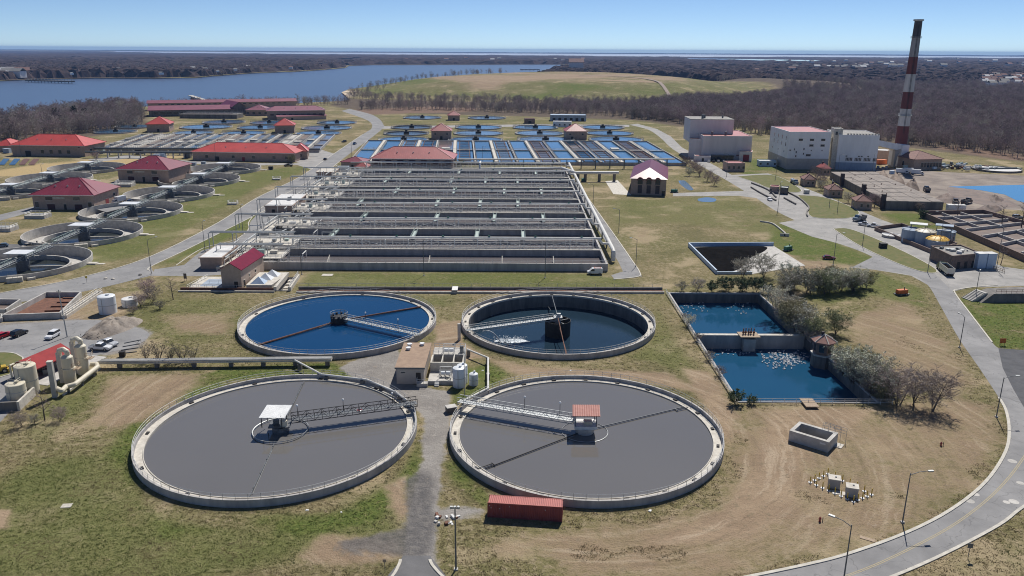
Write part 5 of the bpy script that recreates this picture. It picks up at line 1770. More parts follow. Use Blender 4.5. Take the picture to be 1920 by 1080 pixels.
# ================================================================ RECTANGULAR BASINS
def rect_basins(label, fl, fr, bl, br, n, wm, h=2.0, flights=()):
    P = [np.array(G(*q)) for q in (fl, fr, br, bl)]
    t = thing('rectangular_basins', label, 'basin', (*P[0], 0))
    Q = [q - P[0] for q in P]
    MB().prism([tuple(q) for q in Q], 0, h - 1.0).build('floor_slab', 'concrete_dark', t)
    per = [tuple(q) for q in Q]
    strip(MB(), per + [per[0], per[1]], 1.0, 0, h).build('outer_wall', 'concrete_wall', t)
    at = lambda s, u: Q[0] * (1 - s) * (1 - u) + Q[1] * s * (1 - u) + Q[2] * s * u + Q[3] * (1 - s) * u
    for i in range(n):
        s0, s1 = i / n, (i + 1) / n
        MB().prism([tuple(at(s0 + .006, .015)), tuple(at(s1 - .006, .015)), tuple(at(s1 - .006, .985)), tuple(at(s0 + .006, .985))], h - .99, h - .6).build('basin_water', wm[i % len(wm)], t)
        if i:
            a, b = at(s0, .01), at(s0, .99)
            w = strip(MB(), [tuple(a), tuple(b)], 3.0 if i % 2 else 1.6, 0, h + .15).build('divider_walk', 'concrete_light' if i % 2 else 'concrete', t)
            d = (b - a) / np.linalg.norm(b - a)
            nn = np.array((-d[1], d[0])) * (1.4 if i % 2 else .7)
            mb = MB()
            for s in (-1, 1):
                A, B = a + nn * s, b + nn * s
                railing(mb, [(*A, h + .15), (*B, h + .15)], 1.1, 5, .09)
            mb.build('walk_railing', 'galv_dark', w)
        if i in flights:
            mb = MB()
            for q in range(12):
                u = .06 + .88 * q / 11
                a, b = at(s0 + .012, u), at(s1 - .012, u)
                mb.bar((*a, h - .3), (*b, h - .3), .35)
            for s in (.25, .75):
                a, b = at(s0 + (s1 - s0) * s, .05), at(s0 + (s1 - s0) * s, .95)
                mb.bar((*a, h - .3), (*b, h - .3), .3)
            mb.build('flight_scraper', 'rust', t)
        elif rnd.random() < .4:
            c_ = at((s0 + s1) / 2, .5 + rnd.uniform(-.1, .1))
            MB().obox(c_[0], c_[1], h - .7, 6, 8, 1.2).build('hopper_box', 'concrete', t)
    for u in ((.3, .62) if n > 16 else (.5,)):
        a, b = at(.004, u), at(.996, u)
        w = strip(MB(), [tuple(a), tuple(b)], 1.5, h - .5, h + .1).build('cross_walk', 'concrete', t)
        mb = MB()
        railing(mb, [(*a, h + .1), (*b, h + .1)], 1.1, 5, .08)
        mb.build('walk_railing', 'steel_pale', w)
    return t


rect_basins('rectangular basins of blue water divided by long walkways in the middle distance', (655, 307.5), (1286, 311), (690, 267), (1213, 269), 16, ['water_pool', 'water_pond', 'water_pool_pale', 'water_pool', 'water_grey'], 2.0, flights=(2, 3, 5, 7, 9, 11, 12, 14))
rect_basins('rectangular basins with pale walkways in the left pool field', (175, 285), (598, 286), (265, 255), (628, 256), 18, ['water_dark', 'water_pool', 'concrete', 'bed_soil', 'water_pool_pale', 'water_grey'], 2.0, flights=(1, 4, 8, 13))
for k, (y, z, lb) in enumerate(((279, 4.5, 'farther long grey pipe crossing the left rectangular basins'), (286, 4.0, 'nearer long grey pipe along the front of the left rectangular basins'))):
    a0, a1 = GV(160, y - 1, z), GV(600 - 30 * k, y + 1, z)
    hh = thing('pipe_rack', lb, 'pipe', (a0.x, a0.y, 0))
    dx, dy = a1.x - a0.x, a1.y - a0.y
    MB().tube((0, 0, z), (dx, dy, z), .8, n=10).build('pipe', 'galv_dark', hh, smooth=True)
    pset('pier', 'concrete', (MB().obox(0, 0, 0, .8, .8, z - .5), [((dx * f / 20, dy * f / 20, 0), 0) for f in range(1, 20)]), hh)

# ================================================================ PONDS
pd = thing('settling_pond', 'twin sunken ponds of blue water divided by a concrete wall', 'pond', (POND[0][0], POND[0][1], 0))
o_ = np.array(POND[0])
pq = [tuple(np.array(p) - o_) for p in POND]
MB().sheet(pq, -3.2).build('water', 'water_pond', pd)
lin = MB()
for i in range(4):
    (x0, y0), (x1, y1) = pq[i], pq[(i + 1) % 4]
    lin.add([(x0, y0, .02), (x1, y1, .02), (x1, y1, -5), (x0, y0, -5)], [(0, 1, 2, 3)])
lin.build('side_wall', 'concrete_dark', pd)
for i in range(4):
    strip(MB(), [pq[i], pq[(i + 1) % 4]], .45, -.3, .16 + .004 * i).build('coping', 'concrete_wall', pd)
my = 199.5 - o_[1]
MB().box(-.2, 28.6, my, my + .8, -5, .55).build('dividing_wall', 'concrete_wall', pd)
MB().box(.3, 28.4, my - .25, my + 1.05, .56, .75).build('wall_cap', 'concrete_light', pd)
px_ = G(1408, 640)[0] - o_[0]
MB().box(px_ - 1.6, px_ + 1.6, my - 2.0, my - .3, -5, .2).build('gate_pier', 'concrete', pd)
MB().box(px_ - 2.6, px_ + 2.6, my - 2.4, my + 1.8, .77, 1.0).build('gate_platform', 'wood', pd)
pset('gate_stem', 'rust', (MB().tube((0, 0, 0), (0, 0, 1.7), .14, n=6).obox(0, 0, .3, .5, .4, .5), [((px_ - 1.4 + .7 * i, my - .2 + .25 * (i % 2), 1.0), 0) for i in range(5)]), pd)
mb = MB()
railing(mb, [(-.8, -.6, 0), (-1.0, 81, 0)], 1.3, 2.5, .05, rails=(1, .66, .33))
mb.build('west_fence', 'steel_pale', pd)
mb = MB()
railing(mb, [(-.8, -.7, 0), (33, -.7, 0)], 1.3, 2.5, .05, rails=(1, .66, .33))
mb.build('south_fence', 'steel_pale', pd)
gx = G(1515, 757)[0] - o_[0]
MB().box(gx - 1.4, gx + 1.4, -3.2, 1.2, .4, .6).build('gangplank', 'wood', pd)
# tower in the pond
tx, ty = G(1541, 690, -3.2)
pv = thing('intake_tower', 'small six-sided pavilion tower with red tiled roof standing in the pond', 'tower', (tx + .3, ty + 1.5, 0))
pv.scale = (1.15, 1.15, 1.15)
hexa = lambda r, a=PI / 6: [(r * math.cos(a + i * PI / 3), r * math.sin(a + i * PI / 3)) for i in range(6)]
MB().prism(hexa(2.3), -5, 0).build('pier', 'concrete_dark', pv)
MB().prism(hexa(2.6), 0, .3).build('ledge', 'concrete', pv)
MB().prism(hexa(2.1), .3, 3.2).build('wall', 'brick_brown', pv)
for i in range(6):
    a = PI / 6 + PI / 6 + i * PI / 3
    piece('window', 'glass_dark', pv, polar(a, 1.83, .9), (1.1, .1, 1.7), a + PI / 2)
mb = MB()
hx = hexa(2.8)
mb.add([(x, y, 3.2) for x, y in hx] + [(0, 0, 4.6)] + [(x, y, 3.0) for x, y in hx], [(i, (i + 1) % 6, 6) for i in range(6)] + [(7 + (i + 1) % 6, 7 + i, i, (i + 1) % 6) for i in range(6)] + [tuple(range(12, 6, -1))])
r_ = mb.build('roof', 'roof_tile', pv)
mb = MB()
for x, y in hx:
    mb.tube((x, y, 3.22), (0, 0, 4.65), .12, n=5)
mb.build('hip_tiles', 'concrete_light', r_)
MB().obox(-.3, .3, 4.4, .5, .5, .7).build('chimney_pot', 'brick_dark', r_)
# gulls
gm = MB().ball((0, 0, .10), .17, .12, n=7, m=4)
gm.ball((.20, 0, .24), .08, n=6, m=4).tube((-.12, 0, .12), (-.38, 0, .16), .08, .02, n=5)
g_body = gm.mesh('body', 'gull_white', True)
g_wing = MB().add([(.1, .12, .2), (-.28, .14, .2), (-.32, 0, .24), (-.28, -.14, .2), (.1, -.12, .2)], [(0, 1, 2, 3, 4)]).mesh('wing', 'gull_grey')
g_beak = MB().tube((.27, 0, .23), (.36, 0, .22), .03, .01, n=4).mesh('beak', 'bollard_yellow')


def gull(x, y, label, group):
    g = thing('gull', label, 'bird', (x, y, -3.2), rnd.uniform(0, 6.28), group)
    s = rnd.uniform(.75, 1.05)
    g.scale = (s, s, s)
    for nm, me in (('body', g_body), ('wing', g_wing), ('beak', g_beak)):
        o = bpy.data.objects.new(nm, me)
        C.objects.link(o)
        o.parent = g


rg = random.Random(11)
for i in range(230):
    while True:
        px, py = rg.gauss(1472, 24), rg.gauss(673, 9)
        if 1425 < px < 1515 and 657 < py < 695 and ((px - 1470) / 46) ** 2 + ((py - 674) / 18) ** 2 < 1.15:
            break
    gull(*G(px, py, -3.2), 'white gull floating in the flock on the near pond', 'gulls on the near pond')
for i in range(22):
    gull(*G(rg.uniform(1340, 1430), rg.uniform(657, 667), -3.2), 'white gull floating in the flock on the near pond', 'gulls on the near pond')
for i in range(48):
    a = rg.random()
    px, py = (rg.uniform(1276, 1330), rg.uniform(567, 586)) if a < .5 else (rg.uniform(1360, 1412), rg.uniform(567, 590)) if a < .85 else (rg.uniform(1290, 1400), rg.uniform(570, 592))
    gull(*G(px, py, -3.2), 'white gull floating on the far pond', 'gulls on the far pond')

# ---- long trench with fence between tanks and basin
a, b = np.array(G(556, 549)), np.array(G(1245, 550))
tr = thing('fenced_channel', 'long dark concrete channel with mesh fence behind the round tanks', 'channel', (*a, 0), math.atan2(b[1] - a[1], b[0] - a[0]))
L_ = float(np.linalg.norm(b - a))
MB().box(0, L_, -.5, 0, 0, .6).build('near_wall', 'concrete_light', tr)
MB().box(0, L_, 2.6, 3.1, 0, 1.1).build('far_wall', 'concrete_dark', tr)
MB().box(0, L_, 0, 2.6, 0, .15).build('channel_bed', 'steel_black', tr)
MB().box(0, L_, .9, 1.5, .15, .5).build('trough_pipe', 'rust', tr)
mb = MB()
railing(mb, [(0, 3.5, 0), (L_, 3.5, 0)], 2.0, 3.0, .05, rails=(1.0, .5, .05))
mb.build('fence', 'galv', tr)
bx = G(853, 549)[0] - a[0]
MB().box(bx - .9, bx + .9, -1.0, 3.4, 1.12, 1.25).build('footbridge', 'steel_pale', tr)
a, b = np.array(G(335, 547)), np.array(G(515, 548))
tr = thing('fenced_channel', 'shorter dark channel with fence in front of the maroon gabled house', 'channel', (*a, 0), math.atan2(b[1] - a[1], b[0] - a[0]))
L_ = float(np.linalg.norm(b - a))
MB().box(0, L_, -.4, 0, 0, .5).build('near_wall', 'concrete_light', tr)
MB().box(0, L_, 0, 1.4, 0, .12).build('channel_bed', 'steel_black', tr)
MB().box(0, L_, 1.4, 1.8, 0, .9).build('far_wall', 'rust', tr)
mb = MB()
railing(mb, [(0, 2.1, 0), (L_, 2.1, 0)], 1.6, 2.5, .05)
mb.build('fence', 'galv', tr)
# ---- flume, skylights and the screen pad by the maroon house
fl = thing('flume', 'sunken concrete flume with stepped blocks and a little blue water', 'channel', (*FLUME[3], 0))
fo = np.array(FLUME[3])
fq = [tuple(np.array(p) - fo) for p in FLUME]
MB().sheet(fq, -3.0).build('water', 'water_pool', fl)
mb = MB()
for i in range(4):
    (x0, y0), (x1, y1) = fq[i], fq[(i + 1) % 4]
    mb.add([(x0, y0, .3), (x1, y1, .3), (x1, y1, -4), (x0, y0, -4)], [(3, 2, 1, 0)])
mb.build('side_wall', 'concrete', fl)
strip(MB(), [fq[3], fq[0]], .9, -.2, 1.4).build('left_parapet', 'concrete_light', fl)
strip(MB(), [fq[2], fq[1]], .9, -.2, 1.3).build('right_parapet', 'concrete_light', fl)
for i in range(5):
    f = (i + .5) / 5
    c_ = np.array(fq[3]) * (1 - f) + np.array(fq[0]) * f
    MB().obox(c_[0] + 1.8, c_[1], -3.6, 1.6, 2.4, 2.2 + .25 * i).build('stepped_block', 'concrete_light', fl)
mb = MB()
railing(mb, [(*fq[2], 1.3), (*fq[1], 1.3)], 1.1, 1.5, .05)
mb.build('railing', 'steel_pale', fl)
sp = thing('skylight_slab', 'concrete slab with three glass pyramid skylights beside the maroon gabled house', 'slab', (*G(462, 541), 0))
p1 = np.array(G(510, 541)) - np.array(G(462, 541))
MB().prism([(0, 0), tuple(p1), tuple(p1 + np.array((1.5, 15))), (-.5, 15)], 0, 1.2).build('slab', 'concrete_light', sp)
for i in range(3):
    x, y = 3.2 + i * .9, 2.9 + i * 4.3
    MB().add([(x - 2.3, y - 1.9, 1.22), (x + 2.3, y - 1.9, 1.22), (x + 2.3, y + 1.9, 1.22), (x - 2.3, y + 1.9, 1.22), (x, y, 3.2)], [(0, 1, 4), (1, 2, 4), (2, 3, 4), (3, 0, 4)]).build('skylight', 'silo_blue' if i == 0 else 'tank_white', sp)  # white on the farther two is sun glare put into the colour
pd2 = thing('screen_pad', 'pale concrete pad with railings left of the maroon gabled house', 'slab', (*G(350, 543), 0))
p1 = np.array(G(418, 543)) - np.array(G(350, 543))
MB().box(0, p1[0], 0, 14, 0, .3).build('slab', 'concrete_light', pd2)
MB().box(3, p1[0] - 2, 3, 11, .3, .34).build('cover_plate', 'tank_bluegrey', pd2)
mb = MB()
railing(mb, [(1, 1, .3), (p1[0] - .5, 1, .3)], 1.1, 2, .05)
railing(mb, [(5, 6, .3), (p1[0] - .5, 6, .3), (p1[0] - .5, 12, .3)], 1.1, 2, .05)
railing(mb, [(0, .3, .3), (2, 13, .3)], 1.1, 2, .05)
mb.build('railing', 'steel_pale', pd2)

# ================================================================ OVERHEAD PIPES OF THE FRONT TANKS
def pipe_line(name, label, pxs, z, r, m, support=None, sup_at=(), width=None):
    P = [GV(p[0], p[1], z) for p in pxs]
    t = thing(name, label, 'pipe', (P[0].x, P[0].y, 0))
    o0 = Vector((P[0].x, P[0].y, 0))
    pts = [p - o0 for p in P]
    if width:
        for i in range(len(pts) - 1):
            d = (pts[i + 1] - pts[i]).normalized()
            n_ = Vector((-d.y, d.x, 0)) * width / 2
            for s in (-1, 0, 1):
                MB().tube(pts[i] + n_ * s * .8, pts[i + 1] + n_ * s * .8, r, n=8).build('pipe', m if s else 'pipe_white', t, smooth=True)
            mb = MB()
            mb.prism([(v.x, v.y) for v in (pts[i] + n_ * 1.25, pts[i + 1] + n_ * 1.25, pts[i + 1] - n_ * 1.25, pts[i] - n_ * 1.25)], z - r - .35, z - r - .05)
            mb.build('tray', 'concrete_light', t)
    else:
        MB().path(pts, r, 10).build('pipe', m, t, smooth=True)
    for i, f in sup_at:
        p = pts[i].lerp(pts[i + 1], f)
        MB().obox(p.x, p.y, 0, .9, .9, z - r - (.36 if width else .02)).build('support', 'concrete_dark', t)
    return t


pipe_line('pipe_gallery', 'long pale pipe gallery on piers left of the round tanks', [(188, 676), (622, 671)], 1.9, .22, 'pipe_grey', sup_at=[(0, f) for f in (.08, .24, .40, .56, .70, .84, .98)], width=1.5)
pipe_line('feed_pipe', 'white pipe on piers bending round the front left tank to its bridge', [(552, 675), (603, 702), (688, 712), (742, 735), (777, 762)], 1.7, .24, 'pipe_white', sup_at=[(0, .2), (0, .9), (1, .1), (1, .9), (2, .5), (3, .2), (3, .97)])
pipe_line('feed_pipe', 'white pipe on piers bending between the right tanks behind the pump deck', [(876, 655), (915, 671), (915, 728), (868, 752)], 1.7, .24, 'pipe_white', sup_at=[(0, .06), (0, .98), (1, .5), (2, .05), (2, .97)])
MB_ = MB().tube((0, 0, 0), (0, 0, 4.6), .42, n=10)
o = tag(MB_.build('standpipe', 'concrete', smooth=True), 'short concrete standpipe at the left rim of the drawn-down tank', 'pipe')
o.location = (*G(861, 638), 0)

# ================================================================ FRONT YARD THINGS
# shipping container
c0, c1 = np.array(G(914, 970)), np.array(G(1052, 979))
rz = math.atan2(c1[1] - c0[1], c1[0] - c0[0])
ct = thing('shipping_container', 'long faded red shipping container beside the front right tank', 'container', (*c0, 0), rz)
CL, CW, CH = 12.19, 2.44, 2.75
MB().box(.1, CL - .1, .1, CW - .1, .12, CH - .06).build('shell', 'container_red', ct)
mb = MB()
n = 40
for i in range(n):
    x = .2 + (CL - .4) * i / n
    w_ = (CL - .4) / n
    mb.add([(x, .1, .2), (x + w_ * .3, .03, .2), (x + w_ * .6, .03, .2), (x + w_ * .9, .1, .2), (x, .1, CH - .15), (x + w_ * .3, .03, CH - .15), (x + w_ * .6, .03, CH - .15), (x + w_ * .9, .1, CH - .15)], [(0, 1, 5, 4), (1, 2, 6, 5), (2, 3, 7, 6)])
mb.build('corrugated_side', 'container_red', ct)
mb = MB()
for i in range(n):
    x = .2 + (CL - .4) * i / n
    w_ = (CL - .4) / n
    mb.box(x, x + w_ * .55, .15, CW - .15, CH - .06, CH - .01)
mb.build('roof_ribs', 'container_top', ct)
for x, y in ((0, 0), (CL - .18, 0), (0, CW - .18), (CL - .18, CW - .18)):
    piece('corner_post', 'container_red', ct, (x + .09, y + .09, 0), (.18, .18, CH))
for y in (0.07, CW - .07):
    piece('top_rail', 'container_top', ct, (CL / 2, y, CH - .12), (CL - .36, .1, .12))
    piece('bottom_rail', 'container_red', ct, (CL / 2, y, .02), (CL - .36, .1, .15))
for y in (.65, 1.8):
    piece('end_door', 'container_red', ct, (CL - .06, y, .15), (.08, 1.05, CH - .35))
for x in (.35, .6, 2.0, 3.6, 9.4):
    piece('decal', 'paint_white', ct, (x, .025, rnd.uniform(1.5, 2.2)), (.16, .02, .1))
# open concrete box
A, B, D_ = np.array(G(1478, 826)), np.array(G(1552, 849)), np.array(G(1580, 826))
rz = math.atan2(B[1] - A[1], B[0] - A[0])
bxw, bxd = float(np.linalg.norm(B - A)), float(np.linalg.norm(D_ - B))
cb = thing('concrete_vault', 'open-topped concrete vault with thick rim standing on bare dirt', 'vault', (*A, 0), rz)
bxd = 5.2
hV = 2.2
for q in ((0, bxw, 0, .7), (0, bxw, bxd - .7, bxd), (0, .7, .7, bxd - .7), (bxw - .7, bxw, .7, bxd - .7)):
    MB().box(*q, -.2, hV).build('wall', 'concrete', cb)
MB().box(.7, bxw - .7, .7, bxd - .7, 0, .3).build('floor', 'steel_black', cb)
mb = MB()
railing(mb, [(bxw * .6, bxd + .1, hV), (bxw + .2, bxd + .2, hV)], 1.1, .9, .04)
railing(mb, [(bxw * .6, bxd + 1.3, 0), (bxw + 1.2, bxd + 1.2, 0)], 3.0, 1.0, .04, rails=(1, .8, .6))
mb.build('ladder_cage', 'galv', cb)
MB().box(bxw + .02, bxw + 1.4, bxd - 2, bxd, 0, .12).build('landing', 'concrete_light', cb)
MB().box(bxw * .78, bxw * .92, -.03, .02, 1.4, 1.7).build('plate', 'paint_white', cb)
# two vault hatches with bollards
for k, (p, lb) in enumerate((((1563, 912), 'small square concrete vault, the left of two inside the bollards'), ((1596, 928), 'small square concrete vault, the right of two inside the bollards'))):
    v = thing('valve_vault', lb, 'vault', (*G(*p), 0), -.32)
    MB().obox(0, 0, 0, 1.9, 1.7, 1.65).build('body', 'concrete_wall', v)
    MB().obox(0, 0, 1.65, 2.05, 1.85, .16).build('lid', 'concrete_light', v)
    MB().obox(.2, .1, 1.81, .3, .3, .12).build('handle', 'galv_dark', v)
ring = []
for (a, b, n) in (((1519, 905), (1600, 941), 8), ((1600, 941), (1634, 928), 5), ((1634, 928), (1552, 889), 7), ((1552, 889), (1519, 905), 5)):
    for i in range(n - 1):
        ring.append((a[0] + (b[0] - a[0]) * i / (n - 1), a[1] + (b[1] - a[1]) * i / (n - 1)))
post = MB().tube((0, 0, .0), (0, 0, 1.15), .09, n=8).ball((0, 0, 1.15), .09, n=8, m=4).mesh('post', 'bollard_yellow', True)
collar = MB().tube((0, 0, 0), (0, 0, .10), .34, n=12).mesh('footing', 'paint_white', True)
foot = MB().tube((0, 0, .1), (0, 0, .32), .10, n=8).mesh('sleeve', 'steel_black', True)
for p in ring:
    b_ = thing('bollard', 'yellow bollard with white footing in the rectangle around the two small vaults', 'bollard', (*G(*p), 0), 0, 'bollards around the two small vaults')
    for nm, me in (('post', post), ('footing', collar), ('sleeve', foot)):
        o = bpy.data.objects.new(nm, me)
        C.objects.link(o)
        o.parent = b_
o = tag(MB().obox(0, 0, 0, 3.2, 1.2, .06, -.3).build('vault_slab', 'concrete_light'), 'thin concrete slab on the ground between the two small vaults', 'slab')
o.location = (*G(1578, 925), .0)


def hydrant(label, p):
    h = thing('fire_hydrant', label, 'hydrant', (*G(*p), 0))
    MB().lathe([(.2, 0), (.2, .1), (.14, .12), (.14, .62), (.17, .65), (.13, .8), (.01, .88)], 12).build('barrel', 'hydrant_red', h, smooth=True)
    for s in (-1, 1):
        MB().tube((0, 0, .5), (.26 * s, 0, .5), .08, n=8).build('nozzle', 'hydrant_red', h)
    MB().tube((.5, .1, 0), (.5, .1, .7), .06, n=6).build('marker_post', 'steel_black', h)


hydrant('dark red fire hydrant on the bare dirt below the bollards', (1537, 978))
hydrant('dark red fire hydrant on the dirt near the bend of the access road', (1764, 836))


def board(label, p, L, W, rz, m='wood', h=.08, name='plank'):
    o = tag(MB().obox(0, 0, 0, L, W, h, 0).build(name, m), label, 'board' if name == 'plank' else 'slab')
    o.location = (*G(*p), .0)
    o.rotation_euler = (0, 0, rz)


board('pale plank lying beside the access road kerb', (1627, 1011), 2.3, .8, -.55)
board('square concrete lid in the grass left of the front left tank', (125, 949), 1.6, 1.2, .1, 'concrete_light', .12, 'concrete_slab')
board('pale concrete lid on the lawn before the aeration basin', (614, 516), 3.6, 2.4, 0, 'concrete_light', .15, 'concrete_slab')
for i, (x, y, s) in enumerate(((576, 957, .5), (1219, 958, .6), (640, 961, .35), (905, 695, .5), (1070, 695, .5), (160, 662, .3))):
    o = tag(MB().obox(0, 0, 0, s, s * .7, .12).build('litter', 'paint_white'), ['white scrap on the grass under the front left tank', 'white scrap on the dirt under the front right tank', 'tiny white scrap below the front left tank', 'white scrap on the red dirt by the drawn-down tank', 'white scrap on the worn grass between the right tanks', 'white scrap by the parked pickups'][i], 'scrap')
    o.location = (*G(x, y), 0)
    o.rotation_euler = (0, 0, i)
# heap of junk by the lamp post
jk = thing('junk_heap', 'small heap of white and brown junk beside the lamp post on the drive', 'rubbish', (*G(840, 974), 0))
for i in range(14):
    MB().obox(rnd.uniform(-2, 2), rnd.uniform(-1.5, 1.5), 0, rnd.uniform(.2, 1.1), rnd.uniform(.2, .6), rnd.uniform(.1, .45), rnd.uniform(0, 3)).build('scrap', rnd.choice(['paint_white', 'wood', 'rust', 'concrete']), jk)


# ================================================================ LAMP POSTS, SIGNS
def lamp(label, base, h, arm_len=2.4, arm_a=0.0, m='galv_dark', double=False):
    t = thing('lamp_post', label, 'lamp post', (*G(*base), 0), 0, 'street lamps of the plant')
    MB().tube((0, 0, 0), (0, 0, h), .12, .075, n=8).build('pole', m, t, smooth=True)
    MB().obox(0, 0, 0, .5, .5, .25).build('footing', 'concrete', t)
    for s in ((0, PI) if double else (0,)):
        d = Vector((math.cos(arm_a + s), math.sin(arm_a + s), 0))
        MB().path([(0, 0, h - .3), d * arm_len * .5 + Vector((0, 0, h + .15)), d * arm_len + Vector((0, 0, h + .25))], .055, 6).build('bracket', m, t)
        q = d * (arm_len + .35)
        o = MB().obox(q.x, q.y, h + .12, .9, .35, .2, arm_a + s).build('lamp_head', 'galv', t)
        MB().obox(q.x, q.y, h + .08, .6, .28, .035, arm_a + s).build('lens', 'lamp_lens', o)
    return t


LAMPS = [('tall lamp post on the dirt inside the bend of the access road', (1692, 980), 9.0, 3.0, 0.1), ('lamp post cut by the bottom edge beside the access road kerb', (1582, 1086), 9.0, 2.5, 2.4),
         ('lamp post at the road edge above the bend, near the right edge', (1868, 782), 9.0, 2.6, 0.1), ('lamp post on the dirt side of the road right of the ponds', (1799, 652), 8.5, 1.6, 1.8),
         ('lamp post at the corner of the truck lot beside the road mouth', (1828, 560), 8.5, 2, 1.0),
         ('lamp post beside the grass tip below the brown flat-roofed building', (1739, 511), 10.5, 2, .4), ('lamp post on the long kerbed verge by the plant road', (1617, 461), 11.5, 2, 2.2),
         ('lamp post beside the dark red car and blossoming bushes', (1562, 497), 11.5, 2.2, .1), ('lamp post by the weigh station on the plant road', (1458, 397), 14, 2, 1.0),
         ('lamp post on the grass left of the dump truck', (1570, 396), 12, 2, 2.0), ('lamp post on the lawn before the middle brick hut', (1555, 385), 12, 2, 1.2),
         ('lamp post before the lawn of the boiler house', (1454, 336), 12, 2, 1.2), ('lamp post on the road curve before the pink works', (1362, 332), 14, 2, 2.6),
         ('lamp post standing before the furnace house', (1570, 330), 13, 2, 0), ('lamp post before the slab ruin near the sand heaps', (1634, 333), 14, 2, 1.0),
         ('lamp post on the drive side of the aeration basin, near its front right corner', (1192, 500), 10, 2, 2.6), ('lamp post on the right lawn beside the side drive, middle one', (1160, 437), 10, 2.2, 2.6),
         ('lamp post on the right lawn beside the side drive, far one', (1112, 384), 10, 2.2, 2.6), ('lamp post on the lawn in front of the aeration basin, left one', (566, 515), 12.0, .8, 0),
         ('lamp post on the lawn in front of the aeration basin, second', (795, 517), 12.4, .8, 0), ('lamp post on the lawn in front of the aeration basin, third', (1022, 521), 12.4, .8, 0),
         ('curved-arm lamp post at the junction of the left road', (284, 514), 12, 3.0, 1.0), ('lamp post on the grass strip left of the basin drive', (385, 476), 12, 1.5, 1.5),
         ('lamp post on the grass strip further along the basin drive', (456, 440), 12, 1.5, 1.5), ('lamp post on the left lawn by the road, third from the junction', (571, 352), 11, 1.5, 1.5),
         ('lamp post between the maroon-roofed building and its clarifiers', (83, 350), 12, 1.5, 1.5), ('lamp post before the long red-roofed hall at the left edge', (40, 293), 12, 1.5, 1.5),
         ('lamp post before the long low red-roofed hall', (405, 302), 12, 1.5, 1.5), ('lamp post among the left basins beside the left road', (660, 300), 12, 1.5, 1.5), ('lamp post before the rectangular blue basins', (905, 312), 13, 1.2, 0),
         ('lamp post by the truck lot near the old soil beds', (1760, 470), 15, 2.4, 2.9), ('lamp post along the soil beds at the right edge', (1868, 505), 15, 2, 1.5)]
for lb, p, h_, al, aa in LAMPS:
    lamp(lb, p, h_, al, aa)
# floodlight pole on the central drive, and the wooden yard pole
t = thing('flood_light_pole', 'tall pole with cluster of floodlights beside the central drive', 'lamp post', (*G(855, 1068), 0))
MB().tube((0, 0, 0), (0, 0, 10.4), .14, .09, n=8).build('pole', 'galv_dark', t, smooth=True)
MB().bar((-.6, 0, 10.2), (.6, 0, 10.2), .1).build('crossarm', 'galv_dark', t)
for i, x in enumerate((-.5, 0, .5)):
    MB().obox(x, -.1, 10.25, .4, .3, .35, i).build('floodlight', 'galv', t)
MB().obox(0, 0, 0, .6, .6, .2).build('footing', 'concrete', t)
t = thing('yard_pole', 'grey wooden pole standing in the yard by the white car', 'pole', (*G(126, 632), 0))
MB().tube((0, 0, 0), (-.3, 0, 13.0), .17, .11, n=8).build('shaft', 'galv', t, smooth=True)
MB().bar((-.9, 0, 12.6), (.3, 0, 12.6), .12).build('crossarm', 'wood_pole', t)
t = thing('yard_pole', 'thin pole at the chemical tanks beside the central drive', 'pole', (*G(871, 741), 0))
MB().tube((0, 0, 0), (0, 0, 9.6), .11, .08, n=8).build('shaft', 'galv', t, smooth=True)
MB().obox(0, 0, 9.5, .6, .2, .15).build('lamp_head', 'galv', t)


def sign(label, p, h, w, hh, m, two=False, rz=0.0):
    t = thing('sign', label, 'sign', (*G(*p), 0), rz)
    for x in ((-w * .4, w * .4) if two else (0,)):
        MB().tube((x, .04, 0), (x, .04, h), .05, n=6).build('post', 'galv_dark', t)
    MB().box(-w / 2, w / 2, -.03, 0, h - hh, h).build('panel', m, t)


sign('small dark road sign on a post outside the access road bend', (1815, 1047), 2.6, .8, .8, 'galv_dark')
sign('small brown sign on a thin post cut by the bottom edge', (722, 1073), 2.2, .5, .5, 'wood')
sign('orange board on two legs beside the road mouth at the right edge', (1879, 648), 2.0, 1.6, 1.3, 'orange', True)
sign('small yellow sign beside the left road', (163, 530), 2.2, .7, .7, 'bollard_yellow')
sign('small dark notice board on the lawn by the screen pad', (348, 527), 2.6, 1.0, 1.8, 'wood_pole', True)

# ================================================================ VEHICLES
def yprism(mb, prof, y0, y1):
    """extrude an (x, z) profile across y"""
    n = len(prof)
    ar = sum(prof[i][0] * prof[(i + 1) % n][1] - prof[(i + 1) % n][0] * prof[i][1] for i in range(n))
    if ar < 0:
        prof = prof[::-1]
    mb.add([(x, y0, z) for x, z in prof] + [(x, y1, z) for x, z in prof],
           [tuple(range(n)), tuple(range(2 * n - 1, n - 1, -1))] + [(i, n + i, n + (i + 1) % n, (i + 1) % n) for i in range(n)])
    return mb


def bevel(me, w=.06):
    bm = bmesh.new()
    bm.from_mesh(me)
    bmesh.ops.bevel(bm, geom=bm.edges[:], offset=w, segments=2, affect='EDGES', clamp_overlap=True)
    bmesh.ops.recalc_face_normals(bm, faces=bm.faces[:])
    bm.to_mesh(me)
    bm.free()


VC = {}


def vpart(t, key, name, m, fn, loc=(0, 0, 0), bev=0.0):
    k = (key, name, m)
    if k not in VC:
        mb = MB()
        fn(mb)
        me = mb.mesh(name, m)
        if bev:
            bevel(me, bev)
        VC[k] = me
    o = bpy.data.objects.new(name, VC[k])
    C.objects.link(o)
    o.parent = t
    o.location = loc
    return o


